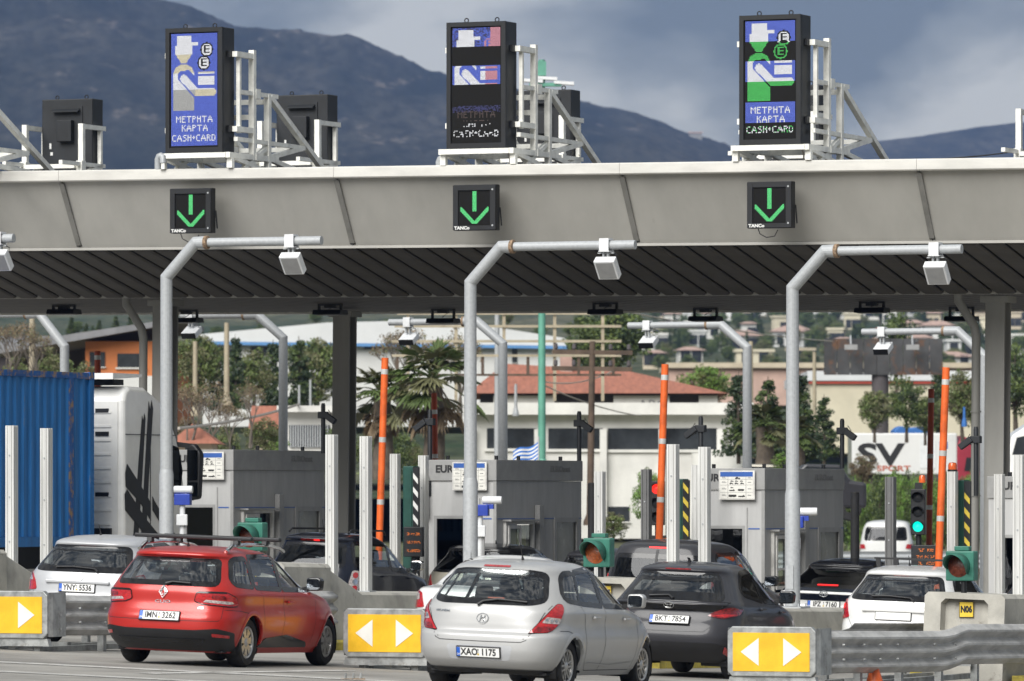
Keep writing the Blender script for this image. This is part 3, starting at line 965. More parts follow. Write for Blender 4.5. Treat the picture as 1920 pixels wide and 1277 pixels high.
island_words = {0: "at the left edge carrying two posts before the blue container", 1: "with a blunt nose behind the red estate car",
                2: "carrying plate N07 behind the silver hatchback", 3: "with plate N06 in its nose at the right edge"}
for i in (0, 1, 2, 3):
    x0, y0 = ipos(i, 0, 7)
    z0 = G(x0, y0)
    o = thing("toll_island", (x0, y0, z0), -TH, "concrete toll island " + island_words[i], "toll island", "concrete islands between the lanes")

    def P(t, d, h, i=i, z0=z0):
        x, y = ipos(i, t, d)
        return (t, d - 7, G(x, y) - z0 + h)
    # long wall with sloped shoulders, ends where the booth platform starts
    ds = [8.65, 9.9, 12, 15, 18, 20.5]
    m = MB()
    prof = lambda d: [(-0.62, -0.1), (-0.58, 0.25), (-0.47, top_h(d) - 0.03), (-0.43, top_h(d)), (0.43, top_h(d)), (0.47, top_h(d) - 0.03), (0.58, 0.25), (0.62, -0.1)]
    vs_, fs_ = [], []
    for d in ds: vs_ += [P(t, d, h) for t, h in prof(d - 1e-4 if d == 20.5 else d)]
    for a in range(len(ds) - 1):
        for b in range(7): fs_.append((a * 8 + b, a * 8 + b + 1, a * 8 + 9 + b, a * 8 + 8 + b))
    fs_ += [tuple(range(8)), tuple(range(len(vs_) - 1, len(vs_) - 9, -1))]
    m.add(vs_, fs_).build("wall", M["concrete"], o)
    # nose block with a recess for the lane plate
    m = MB()
    hw, hn, fl = 0.56, 1.2, 0.13
    rx, rz0, rz1, rd = 0.33, 0.70, 1.12, 0.14
    fy = lambda h: 7.0 + fl * h / hn
    O = [(-hw, -0.1), (hw, -0.1), (hw, hn - 0.05), (hw - 0.05, hn), (-hw + 0.05, hn), (-hw, hn - 0.05)]
    I = [(-rx, rz0), (rx, rz0), (rx, rz1 - 0.06), (rx - 0.06, rz1), (-rx + 0.06, rz1), (-rx, rz1 - 0.06)]
    vs_ = [P(t, fy(h), h) for t, h in O] + [P(t, fy(h), h) for t, h in I] + [P(t * 0.94, fy(h) + rd, h) for t, h in I] + [P(t, 8.648, h) for t, h in O]
    fs_ = [(k, (k + 1) % 6, 6 + (k + 1) % 6, 6 + k) for k in range(6)] + [(6 + k, 6 + (k + 1) % 6, 12 + (k + 1) % 6, 12 + k) for k in range(6)]
    fs_ += [tuple(range(12, 18)), tuple(range(18, 24))] + [(k, (k + 1) % 6, 18 + (k + 1) % 6, 18 + k) for k in range(6)]
    m.add(vs_, fs_)
    m.build("nose", M["concrete"], o)
    pz = 0.985
    pl = MB()
    c = P(0, fy(pz) + rd - 0.02, pz)
    pl.box(c[0] - 0.11, c[0] + 0.09, c[1] - 0.012, c[1], c[2] - 0.105, c[2] + 0.105)
    pp = pl.build("lane_plate", M["plate_yellow"], o)
    text("lettering", NAMES[i], 0.115, M["ink"], pp, (c[0] - 0.01, c[1] - 0.016, c[2]), bold=0.006, sx=0.78)
    bd = MB()
    for q in ((-0.11, 0.09, 0.098, 0.105), (-0.11, 0.09, -0.105, -0.098)):
        bd.box(c[0] + q[0], c[0] + q[1], c[1] - 0.015, c[1] - 0.013, c[2] + q[2], c[2] + q[3])
    for q in (-0.11, 0.083):
        bd.box(c[0] + q, c[0] + q + 0.007, c[1] - 0.015, c[1] - 0.013, c[2] - 0.097, c[2] + 0.097)
    bd.build("border", M["ink"], pp)
    # yellow kerb
    m = MB()
    ds = [7.2, 9, 12, 15, 18, 21, 24, 27, 30, 33, 36]
    for s in (-1, 1):
        vs_, fs_ = [], []
        for d in ds: vs_ += [P(s * 0.63, d, -0.06), P(s * 0.80, d, -0.06), P(s * 0.80, d, 0.11), P(s * 0.77, d, 0.14), P(s * 0.63, d, 0.14)]
        for a in range(len(ds) - 1):
            for b in range(5): fs_.append((a * 5 + b, a * 5 + (b + 1) % 5, a * 5 + 5 + (b + 1) % 5, a * 5 + 5 + b))
        fs_ += [(0, 1, 2, 3, 4), tuple(range(len(vs_) - 5, len(vs_)))]
        m = MB().add(vs_, fs_)
        m.build("kerb", M["kerb_yellow"], o)
    # booth platform
    vs_, fs_ = [], []
    ds = [20.52, 24, 28, 32, 36]
    for d in ds: vs_ += [P(-0.62, d, -0.06), P(0.62, d, -0.06), P(0.62, d, 0.2), P(-0.62, d, 0.2)]
    for a in range(len(ds) - 1):
        for b in range(4): fs_.append((a * 4 + b, a * 4 + (b + 1) % 4, a * 4 + 4 + (b + 1) % 4, a * 4 + 4 + b))
    fs_ += [(0, 1, 2, 3), tuple(range(len(vs_) - 4, len(vs_)))]
    MB().add(vs_, fs_).build("platform", M["concrete"], o)


# ------------------------------------------------------------------ crash cushions with yellow arrow boards
def thrie(m, x, d0, d1, z0, s, bend=None, n=6, wob=0.0, seed=1):
    rnd = random.Random(seed)
    prof = []
    for k in range(22):
        u = k / 21
        prof.append((0.042 * math.cos(u * 3 * 2 * math.pi + math.pi) + 0.0, z0 + 0.52 * u))
    vs_, fs_ = [], []
    for a in range(n + 1):
        d = d0 + (d1 - d0) * a / n
        off = (bend(d) if bend else 0.0) + wob * rnd.uniform(-1, 1)
        for (u, z) in prof: vs_.append((x + s * (u + off), d, z + wob * 0.5 * rnd.uniform(-1, 1)))
    for a in range(n):
        for k in range(21): fs_.append((a * 22 + k, a * 22 + k + 1, a * 22 + 23 + k, a * 22 + 22 + k))
    return m.add(vs_, fs_)


def crash_cushion(i, label):
    x0, y0 = S[i]
    z0 = G(x0, y0)
    o = thing("crash_cushion", (x0, y0, z0), -TH, label, "crash cushion", "crash cushions with yellow arrow boards")
    x7, y7 = ipos(i, 0, 7)
    sl = (G(x7, y7) - z0) / 7.0
    # board: bevelled steel frame, yellow panel, white triangles
    m = MB()
    w, h0, h1 = 0.575, 0.15, 0.76
    c = 0.06
    oct_ = [(-w + c, h0), (w - c, h0), (w, h0 + c), (w, h1 - c), (w - c, h1), (-w + c, h1), (-w, h1 - c), (-w, h0 + c)]
    m.prism(oct_, lambda u, v, d: (u, d, v), 0.0, 0.10)
    m.build("board_frame", M["galvanised_old"], o, bevel=0.012)
    p = box("yellow_panel", M["sign_yellow"], o, -0.50, 0.50, -0.008, -0.001, 0.215, 0.685)
    for s in (-1, 1):
        MB().prism([(s * 0.16, 0.28), (s * 0.395, 0.45), (s * 0.16, 0.62)], lambda u, v, d: (u, d, v), -0.014, -0.009).build("arrow", M["sign_white"], p)
    MB().prism([(-w - 0.01, h0 - 0.10), (w + 0.01, h0 - 0.10), (w - 0.02, h0 - 0.004), (-w + 0.02, h0 - 0.004)], lambda u, v, d: (u, d, v), 0.03, 0.12).build("lower_lip", M["galvanised_old"], o)
    # corner plates bending round into the rails
    for s in (-1, 1):
        MB().prism([(s * w, 0.03), (s * (w + 0.03), 0.10), (s * (w + 0.05), 0.42), (s * (w + 0.03), 0.42), (s * (w + 0.012), 0.10), (s * (w - 0.01), 0.05)], lambda u, v, d: (u, v, d), 0.17, 0.74).build("corner_plate", M["galvanised_old"], o)
    # rails along both sides, overlapping sections
    for s in (-1, 1):
        bend = lambda d: 0.07 * (1 - min(1, d / 1.2)) * -1 + 0.02 * max(0, d - 1)
        m = thrie(MB(), s * 0.63, 0.30, 8.2, 0.19, s, bend, 24, 0.004, i * 5 + s)
        m.v = [(p + s * 0.07 * sstep(4.4, 4.9, q), q, c_ + sl * q + 0.09 * sstep(4.4, 4.9, q)) for p, q, c_ in m.v]
        r_ = m.build("rail", M["guardrail"], o, smooth=True)
        r_.modifiers.new("thick", 'SOLIDIFY').thickness = 0.008
        for d in (0.75, 1.45, 2.0, 2.6, 3.9, 4.65):
            for z in (0.36, 0.54):
                MB().lathe([(0.0, 0.03), (0.015, 0.03), (0.018, 0.0)], 8, 'x', (s * (0.65 + 0.02 * max(0, d - 1)) + (0 if s > 0 else -0.03), d, z + sl * d)).build("bolt", M["galvanised_old"], o)
    for d in (0.08, 1.6, 3.1, 4.6, 6.0):
        for s in (-1, 1):
            t_ = s * (0.36 if d < 1 else 0.50)
            m = MB().box(t_ - 0.045, t_ + 0.045, d + 0.04, d + 0.13, -0.02 + sl * d, 0.148 + sl * d if d < 1 else 0.62 + sl * d)
            m.build("leg", M["galvanised_old"], o)
    MB().box(-0.16 + 0.11, 0.05, 0.12, 0.20, 0.012, 0.148).build("leg", M["galvanised_old"], o)
    b = MB()
    for s in (-1, 1): b.box(s * 0.30 - 0.05, s * 0.30 + 0.05, 0.22, 6.6, 0.02 + sl * 3, 0.09 + sl * 3)
    for d in (1.2, 3.2, 5.2): b.box(-0.245, 0.245, d, d + 0.1, 0.03 + sl * d, 0.10 + sl * d)
    b.build("base_track", M["galvanised_old"], o)
    for d in (1.55, 3.05, 4.55, 5.95):                      # diaphragms between the rails
        MB().box(-0.50, 0.50, d - 0.02, d + 0.015, 0.25 + sl * d, 0.66 + sl * d).build("diaphragm", M["galvanised_old"], o)


crash_cushion(1, "crash cushion with yellow arrow board left of the red estate car")
crash_cushion(2, "crash cushion with yellow arrow board between the red and silver cars")
crash_cushion(3, "crash cushion with yellow arrow board and bent guardrail in front of plate N06")


# ------------------------------------------------------------------ aluminium posts
def alu_post(i, px, top, t, label, d=None, base=None, dark=False, group="aluminium posts on the islands", wid=0.068):
    d = solve_d(i, t, px) if d is None else d
    x, y = ipos(i, t, d)
    zb = G(x, y) + top_h(d) if base is None else base
    zt = W(px, top, y).z
    o = thing("aluminium_post", (x, y, zb), -TH, label, "post", group)
    h = zt - zb
    a, b = wid, 0.07
    m = MB()
    # extruded profile: two slots on the face towards the camera and two on each side
    pr = [(-a, -b), (-a * 0.62, -b), (-a * 0.62, -b + 0.014), (-a * 0.42, -b + 0.014), (-a * 0.42, -b), (a * 0.42, -b), (a * 0.42, -b + 0.014), (a * 0.62, -b + 0.014), (a * 0.62, -b), (a, -b),
          (a, -b * 0.55), (a - 0.014, -b * 0.55), (a - 0.014, -b * 0.3), (a, -b * 0.3), (a, b * 0.3), (a - 0.014, b * 0.3), (a - 0.014, b * 0.55), (a, b * 0.55), (a, b), (-a, b)]
    m.prism(pr, lambda u, v, w_: (u, v, w_), 0, h)
    m.build("profile", M["alu_groove" if dark else "aluminium"], o)
    m = MB()
    for z in (h * 0.22, h * 0.52, h * 0.80):
        m.lathe([(0, -b - 0.012), (0.012, -b - 0.012), (0.012, -b + 0.002)], 8, 'y', (0, 0, z))
    m.build("screws", M["galvanised"], o)
    MB().box(-0.11, 0.11, -0.11, 0.11, 0.0, 0.016).build("base_plate", M["galvanised"], o)
    return o, zt


alu_post(0, 22, 798, 0.05, "left one of two tall aluminium posts in front of the blue container")
alu_post(0, 87, 803, 0.05, "right one of two tall aluminium posts in front of the blue container")
alu_post(1, 622, 815, 0.0, "tall aluminium post over the black SUV's rear corner")
alu_post(1, 686, 818, 0.0, "tall aluminium post over the black SUV's front door")
alu_post(2, 1262, 833, 0.0, "tall aluminium post behind the grey hatchback's roof, beside the orange arm")
alu_post(2, 1321, 838, 0.0, "tall aluminium post behind the grey hatchback's roof, nearer the price board")
alu_post(3, 1911, 853, 0.0, "tall aluminium post at the right edge of the photo")
alu_post(0, 741, 851, -0.2, "aluminium post just right of the orange arm above the black SUV")
alu_post(0, 794, 854, -0.45, "aluminium post at the left edge of the middle booth")
alu_post(1, 1125, 884, 0.5, "shorter aluminium post right of the middle booth")
alu_post(1, 1306, 872, -0.45, "aluminium post at the left edge of the right booth")
alu_post(1, 1212, 880, 0.0, "dark grey post left of the red traffic light", dark=True)
alu_post(2, 1670, 894, 0.0, "grey post in front of the distant white car", dark=True)
alu_post(2, 1874, 889, 0.35, "aluminium post just right of the big right column")
_, zt_b = alu_post(2, 1786, 884, -0.2, "aluminium post with an orange beacon on top")
xb, yb = ipos(2, -0.2, solve_d(2, -0.2, 1786))


def beacon(loc, label):
    o = thing("beacon", loc, 0, label, "beacon")
    MB().lathe([(0, 0), (0.075, 0), (0.075, 0.03), (0, 0.03)], 14).build("base", M["black_metal"], o, smooth=True)
    MB().lathe([(0.07, 0.03), (0.07, 0.10), (0.055, 0.135), (0, 0.145)], 14).build("lens", M["beacon"], o, smooth=True)


beacon((xb, yb, zt_b), "orange beacon on top of an aluminium post beside the right column")


# ------------------------------------------------------------------ bent camera poles
def camera_pole(i, px, y_low, y_up, end_px, cam_px, collar_y, label, clabel, rust="rust_joint", t=0.0, d=None):
    d = solve_d(i, t, px) if d is None else d
    x, y = ipos(i, t, d)
    k = F / y
    zb = G(x, y) + top_h(d)
    zz = lambda py: W(0, py, y).z - zb
    o = thing("camera_pole", (x, y, zb), -TH, label, "pole", "bent steel camera poles in front of the canopy")
    zc, z1, z2 = zz(collar_y), zz(y_low), zz(y_up)
    L = (end_px - px) / k / (TX + (px - 960) / F * -TY) * 1.0
    MB().lathe([(0.112, 0.03), (0.112, zc - 0.05), (0.097, zc + 0.03)], 20).build("pole_foot", M["galvanised"], o, smooth=True)
    MB().tube([(0, 0, zc + 0.03), (0, 0, z1), (0.50, 0, z2), (0.66, 0, z2)], 0.097, 20).build("pole_top", M["galvanised"], o, smooth=False)
    MB().lathe([(0.098, 0.655), (0.105, 0.665), (0.105, 0.71), (0.075, 0.72)], 18, 'x', (0, 0, z2)).build("joint_collar", M[rust], o, smooth=True)
    MB().tube([(0.70, 0, z2), (L, 0, z2)], 0.068, 18).build("arm", M["galvanised"], o, smooth=True)
    MB().box(-0.2, 0.2, -0.2, 0.2, 0.0, 0.025).build("base_plate", M["galvanised"], o)
    for s in ((-.15, -.15), (.15, -.15), (-.15, .15), (.15, .15)):
        MB().tube([(s[0], s[1], 0.02), (s[0], s[1], 0.07)], 0.014, 6).build("anchor_bolt", M["galvanised"], o)
    MB().box(-0.055, 0.055, -0.1165, -0.108, 0.28, 0.62).build("hatch", M["galvanised"], o)
    # lane camera hung from the arm
    Lc = (cam_px - px) / k / TX
    cpos = (x + Lc * TX, y + Lc * TY, zb + z2)
    hung_camera(cpos, clabel, True)


def hung_camera(cpos, clabel, facing):
    c = thing("lane_camera", cpos, -TH, clabel, "camera", "lane cameras on the bent poles")
    m = MB()
    m.box(-0.075, 0.075, -0.095, 0.095, 0.07, 0.10)
    m.box(-0.075, 0.075, -0.10, -0.075, -0.085, 0.07)
    m.box(-0.075, 0.075, 0.075, 0.10, -0.085, 0.07)
    m.box(-0.085, 0.085, -0.10, 0.10, -0.10, -0.086)
    m.build("clamp", M["device_white"], c)
    m = MB()
    m.box(-0.05, -0.02, -0.03, 0.03, -0.23, -0.10)
    m.box(0.02, 0.05, -0.03, 0.03, -0.23, -0.10)
    m.box(-0.13, 0.13, -0.02, 0.02, -0.125, -0.11)
    m.build("hanger", M["galvanised"], c)
    tilt = -R(50) if facing else R(28)
    b = MB().box(-0.165, 0.165, -0.17, 0.17, -0.065, 0.065)
    rot = Matrix.Rotation(tilt, 4, 'X')
    b.v = [tuple(rot @ Vector(p) + Vector((0.02, 0, -0.34))) for p in b.v]
    b.build("camera_housing", M["device_white"], c, bevel=0.012)
    b = MB().box(-0.135, 0.135, -0.145, 0.145, -0.070, -0.0655)
    b.v = [tuple(rot @ Vector(p) + Vector((0.02, 0, -0.34))) for p in b.v]
    b.build("lens_window", M["device_grey" if facing else "black_metal"], c)
    if not facing:
        b = MB().box(-0.16, 0.16, -0.178, -0.171, -0.063, 0.063)
        b.v = [tuple(rot @ Vector(p) + Vector((0.02, 0, -0.34))) for p in b.v]
        b.build("front_plate", M["black_metal"], c)
    MB().tube([(0.04, 0.02, -0.10), (0.16, 0.03, -0.14), (0.17, 0.04, -0.24), (0.08, 0.05, -0.28)], 0.009, 6).build("cable", M["cable"], c)
    return c


camera_pole(0, 312, 520, 456, 600, 550, 884, "bent galvanised camera pole in front of the white truck cab", "white lane camera hung above the left booth")
camera_pole(1, 882, 530, 464, 1188, 1135, 900, "bent galvanised camera pole in front of the middle booth", "white lane camera hung above the red tiled roof")
camera_pole(2, 1486, 540, 472, 1800, 1747, 922, "bent galvanised camera pole in front of the right booth", "white lane camera hung above the rusty billboard")
# the end of a fourth arm at the left edge
ax, ay = W(-4, 0, 99.5).x, 99.5
arm = thing("camera_pole", (ax, ay, W(0, 447, 99.5).z), -TH, "end of a pole arm poking in at the left edge of the photo", "pole")
MB().tube([(-2.4, 0, 0), (0.28, 0, 0)], 0.068, 16).build("arm", M["galvanised"], arm, smooth=True)
hung_camera((ax + 0.02, ay - 0.01, arm.location.z), "white lane camera cut off at the left edge of the photo", True)


# far poles, arms towards the left, cameras looking away
def far_pole(px, y_low, y_up, px_end, px_cam, label, clabel, y=131.0, cam_on=True):
    k = F / y
    x = (px - 960) / k
    zb = G(x, y)
    o = thing("camera_pole", (x, y, zb), -TH, label, "pole", "bent steel camera poles beyond the canopy")
    zz = lambda py: W(0, py, y).z - zb
    z1, z2 = zz(y_low), zz(y_up)
    L = (px - px_end) / k / TX
    MB().tube([(0, 0, 0), (0, 0, z1), (-0.58, 0, z2), (-0.86, 0, z2)], 0.10, 18).build("pole_top", M["galvanised"], o)
    MB().lathe([(0.10, -0.86), (0.105, -0.87), (0.105, -0.91), (0.072, -0.92)], 16, 'x', (0, 0, z2)).build("joint_collar", M["rust_joint"], o, smooth=True)
    MB().tube([(-0.9, 0, z2), (-L, 0, z2)], 0.068, 16).build("arm", M["galvanised"], o, smooth=True)
    MB().box(-0.2, 0.2, -0.2, 0.2, 0.0, 0.025).build("base_plate", M["galvanised"], o)
    if cam_on:
        Lc = (px - px_cam) / k / TX
        hung_camera((x - Lc * TX, y - Lc * TY, zb + z2), clabel, False)


far_pole(121, 650, 588, -60, -30, "far bent pole rising behind the blue container", "", cam_on=False)
far_pole(531, 634, 590, 335, 354, "far bent pole between the truck and the dark column", "far lane camera right of the truck's pole")
far_pole(943, 645, 602, 728, 764, "far bent pole behind the middle camera pole", "far lane camera above the palm trees")
far_pole(1401, 652, 608, 1180, 1216, "far bent pole above the right booth, in front of the hillside", "far lane camera in front of the big green tree")
far_pole(1846, 668, 620, 1622, 1659, "far bent pole mostly hidden behind the right column", "far lane camera in front of the rusty billboard")


# ------------------------------------------------------------------ raised barrier arms
def barrier_arm(px0, py0, px1, py1, y, label, mat="orange_pole", bands=(0.06, 0.42, 0.75), r=0.058):
    a, b = W(px0, py0, y), W(px1, py1, y)
    gz = G(a.x, y)
    s = (b - a) / (b.z - a.z)
    foot = a + s * (gz + 0.95 - a.z)
    o = thing("boom_barrier", foot, 0, label, "barrier arm", "orange barrier arms standing raised")
    ln = b - foot
    MB().tube([(0, 0, 0), ln * 0.5, ln], r, 14).build("arm", M[mat], o, smooth=True)
    vis = (b - a)
    for f in bands:
        q0 = ln - vis * f
        q1 = ln - vis * f - vis.normalized() * 0.085
        MB().tube([q0, q1], r * 1.03, 14, cap=False).build("reflective_band", M["reflective"], o, smooth=True)
    st = MB().box(-0.15, 0.15, -0.12, 0.14, gz - foot.z, -0.10)
    st.build("drive_unit", M["cabinet_green"], o, bevel=0.02)
    MB().lathe([(0, -0.16), (0.10, -0.16), (0.10, -0.05), (0, -0.05)], 14, 'y', (0, 0, -0.02)).build("pivot", M["black_metal"], o, smooth=True)


barrier_arm(711, 1025, 722, 671, 105.0, "raised orange barrier arm left of the palm trees")
barrier_arm(1236, 1015, 1247, 683, 102.7, "raised orange barrier arm beside the red traffic light")
barrier_arm(1760, 1060, 1774, 689, 99.2, "bright raised orange barrier arm near the right column")
barrier_arm(1742, 1020, 1746, 729, 122.0, "darker raised orange arm beside the green traffic light", "orange_dark")
barrier_arm(816, 880, 814, 737, 128.0, "darker raised orange arm in front of the palm trees", "orange_dark", (0.22, 0.8))
barrier_arm(184, 900, 183, 658, 126.0, "raised orange arm behind the truck cab roof", "orange_dark", (0.035, 0.9), 0.062)


# ------------------------------------------------------------------ amber warning lights on the noses
def warning_light(i, px, py, label, lens="amber_lens"):
    d = 7.35
    x, y = ipos(i, 0, d)
    y -= 0.0
    zb = G(x, y) + 1.2
    x = (px - 960) * y / F
    c = W(px, py, y)
    o = thing("warning_light", (x, y, zb), -R(26), label, "traffic light", "single amber warning lights on the island noses")
    h = c.z - zb
    s = 0.20
    MB().tube([(0.03, 0.08, 0), (0.03, 0.08, h - s + 0.01)], 0.04, 10).build("stem", M["black_metal"], o, smooth=True)
    box("housing", M["signal_green"], o, -s, s, 0.0, 0.17, h - s, h + s * 0.98, 0.018)
    MB().box(-0.09, 0.12, 0.03, 0.14, h + s, h + s + 0.06).build("terminal_cap", M["signal_green"], o, bevel=0.01)
    MB().lathe([(0.0, -0.035), (0.06, -0.032), (0.12, -0.018), (0.152, -0.004)], 24, 'y', (-0.01, 0, h)).build("lens", M[lens], o, smooth=True)
    # hood: a sleeve open at its lower left
    vs_, fs_ = [], []
    n = 22
    for k in range(n + 1):
        t = R(-38) + R(232) * k / n
        u, v = 0.162 * math.cos(t), 0.162 * math.sin(t)
        dep = 0.27 * math.sin(max(0.0, min(math.pi, (t + R(38)) / R(232) * math.pi))) ** 0.6 + 0.02
        vs_ += [(u - 0.01, 0.0, h + v), (u * 1.02 - 0.01, -dep, h + v * 1.02 - 0.01)]
    for k in range(n): fs_.append((2 * k, 2 * k + 1, 2 * k + 3, 2 * k + 2))
    hd = MB().add(vs_, fs_).build("hood", M["signal_green"], o, smooth=True)
    hd.modifiers.new("thick", 'SOLIDIFY').thickness = 0.006


warning_light(1, 468, 1006, "green-cased warning light with dark amber lens behind the red car's roof rack", "amber_dark")
warning_light(2, 1118, 1036, "green-cased warning light with bright amber lens between the silver and grey cars")
warning_light(3, 1799, 1061, "green-cased warning light with dark lens on the island nose with plate N06", "amber_dark")


# ------------------------------------------------------------------ three-lamp traffic lights, cabinets, fare displays
def traffic_light(px, py_top, y, lit, label, bcn=True):
    c = W(px, py_top, y)
    zb = G(c.x, y)
    o = thing("traffic_light", (c.x, y, zb), -TH * 0.5, label, "traffic light", "three-lamp traffic lights at the booths")
    zt = c.z - zb
    MB().tube([(0, 0.10, 0), (0, 0.10, zt - 0.5)], 0.045, 10).build("post", M["black_metal"], o, smooth=True)
    box("housing", M["black_metal"], o, -0.115, 0.115, 0.0, 0.16, zt - 0.72, zt, 0.012)
    for j in range(3):
        z = zt - 0.13 - 0.23 * j
        on = (j == lit)
        nm = {0: "led_red", 1: "amber_dark", 2: "led_cyan"}[j] if on else "black_box"
        MB().lathe([(0, -0.025), (0.05, -0.02), (0.083, -0.003)], 18, 'y', (0, 0, z)).build("lens", M[nm], o, smooth=True)
        vs_, fs_ = [], []
        for k in range(13):
            t = R(-10) + R(200) * k / 12
            vs_ += [(0.095 * math.cos(t), 0, z + 0.095 * math.sin(t)), (0.095 * math.cos(t), -0.13 * math.sin(math.pi * k / 12) ** 0.5 - 0.01, z + 0.095 * math.sin(t) - 0.01)]
        for k in range(12): fs_.append((2 * k, 2 * k + 1, 2 * k + 3, 2 * k + 2))
        MB().add(vs_, fs_).build("visor", M["black_metal"], o, smooth=True)
    if bcn:
        MB().box(-0.05, 0.06, 0.02, 0.12, zt, zt + 0.10).build("beacon_base", M["black_metal"], o)
        MB().lathe([(0.055, zt + 0.10), (0.055, zt + 0.17), (0.04, zt + 0.215), (0, zt + 0.225)], 12, 'z', (0.06, 0.07, 0)).build("beacon_lens", M["beacon"], o, smooth=True)


traffic_light(1721, 917, 100.5, 2, "three-lamp traffic light showing green in front of the hedge")
traffic_light(1231, 902, 104.2, 0, "three-lamp traffic light showing red beside the orange barrier arm", False)
traffic_light(789, 890, 108.8, 2, "three-lamp traffic light showing green left of the middle booth", False)


def cabinet(px0, px1, py_top, y, hazard, label, side=1):
    k = F / y
    c = W((px0 + px1) / 2, py_top, y)
    zb = G(c.x, y)
    w = (px1 - px0) / k / TX
    h = c.z - zb
    o = thing("barrier_cabinet", (c.x, y, zb), -TH, label, "cabinet", "dark green barrier cabinets")
    box("casing", M["cabinet_green"], o, -w / 2, w / 2, 0, 0.25, 0, h, 0.015)
    MB().box(-w / 2 + 0.03, w / 2 - 0.03, -0.012, -0.002, h * 0.35, h - 0.08).build("door", M["cabinet_green"], o)
    b = MB().box(w / 2 + 0.003, w / 2 + 0.11, -0.03, 0.02, 0.5, h - 0.02)
    bd = b.build("hazard_board", M["black_metal"], o)
    z = 0.6
    while z < h - 0.16:
        MB().prism([(w / 2 + 0.012, z + 0.10), (w / 2 + 0.10, z), (w / 2 + 0.10, z + 0.09), (w / 2 + 0.012, z + 0.19)], lambda u, v, d: (u, d, v), -0.036, -0.031).build("hazard_stripe", M[hazard], bd)
        z += 0.23


cabinet(755, 775, 874, 107.4, "paint_white", "dark green barrier cabinet with white hazard stripes left of the middle booth")
cabinet(1262, 1281, 898, 103.6, "hazard_yellow", "dark green barrier cabinet with yellow hazard stripes left of the right booth")
cabinet(1795, 1808, 900, 100.4, "hazard_yellow", "dark green barrier cabinet with yellow hazard stripes by the right column")


def fare_display(px0, px1, py0, py1, y, label, seed):
    k = F / y
    c = W((px0 + px1) / 2, py1, y)
    zb = G(c.x, y)
    w, h = (px1 - px0) / k / TX, (py1 - py0) / k
    z0 = c.z - zb
    o = thing("fare_display", (c.x, y, zb), -TH * 0.6, label, "display", "fare displays beside the booths")
    MB().tube([(0, 0.08, 0), (0, 0.08, z0 + 0.05)], 0.04, 8).build("post", M["black_metal"], o)
    cs = box("casing", M["black_metal"], o, -w / 2, w / 2, 0, 0.14, z0, z0 + h, 0.01)
    rnd = random.Random(seed)
    vs_, fs_ = [], []
    for row in range(3):
        zc = z0 + h * (0.72 - 0.28 * row)
        for ch in range(9):
            if rnd.random() < 0.3: continue
            for _ in range(7):
                x = -w * 0.30 + ch * w * 0.075 + rnd.choice((0, 1, 2)) * 0.011
                zz_ = zc + rnd.choice((0, 1, 2, 3)) * 0.012
                b = len(vs_)
                vs_ += [(x, -0.003, zz_), (x + 0.009, -0.003, zz_), (x + 0.009, -0.003, zz_ + 0.009), (x, -0.003, zz_ + 0.009)]
                fs_.append((b, b + 1, b + 2, b + 3))
    me = bpy.data.meshes.new("digits")
    me.from_pydata(vs_, [], fs_)
    dgt = link("digits", me, M["led_orange"], cs)
    dgt["kind"] = "stuff"


fare_display(1710, 1757, 1022, 1066, 99.6, "black fare display with orange digits behind the white hatchback's roof", 3)
fare_display(757, 791, 988, 1044, 107.0, "black fare display with orange digits behind the black SUV", 5)
fare_display(1222, 1262, 1004, 1040, 103.4, "black fare display behind the dark van's roof", 8)


# ------------------------------------------------------------------ scanners with blue brackets on thin posts
def scanner(px, py, y, label, flip=1):
    c = W(px, py, y)
    x = c.x
    zb = G(x, y) + 0.15
    o = thing("vehicle_scanner", (x, y, zb), -TH * 0.4, label, "scanner", "blue and white vehicle scanners on thin posts")
    z = c.z - zb
    MB().tube([(0, 0, 0), (0, 0, z + 0.02)], 0.045, 12).build("post", M["device_white"], o, smooth=True)
    MB().tube([(0.06, -0.02, 0), (0.06, -0.02, z - 0.42)], 0.022, 8).build("conduit", M["device_grey"], o, smooth=True)
    MB().box(-0.08, 0.10, -0.10, -0.048, z - 0.46, z - 0.28).build("junction_box", M["device_white"], o, bevel=0.012)
    MB().box(-0.12, 0.14, -0.09, 0.09, z - 0.13, z + 0.05).build("bracket", M["device_blue"], o, bevel=0.01)
    MB().box(0.10 if flip > 0 else -0.12, 0.22 if flip > 0 else 0.10, -0.05, 0.05, z - 0.02, z + 0.055).build("bracket_arm", M["device_blue"], o)
    hx = 0.20 if flip > 0 else 0.02
    MB().lathe([(0, -0.15), (0.06, -0.15), (0.062, -0.12), (0.062, 0.12), (0.06, 0.15), (0, 0.15)], 12, 'x', (hx, -0.02, z + 0.12)).build("scanner_head", M["device_white"], o, smooth=True)


scanner(342, 932, 103.5, "blue and white vehicle scanner in front of the truck's mirror", -1)
scanner(900, 952, 101.0, "blue and white vehicle scanner right of the middle pole")
scanner(1490, 974, 98.2, "white vehicle scanner peeking out behind the right pole")


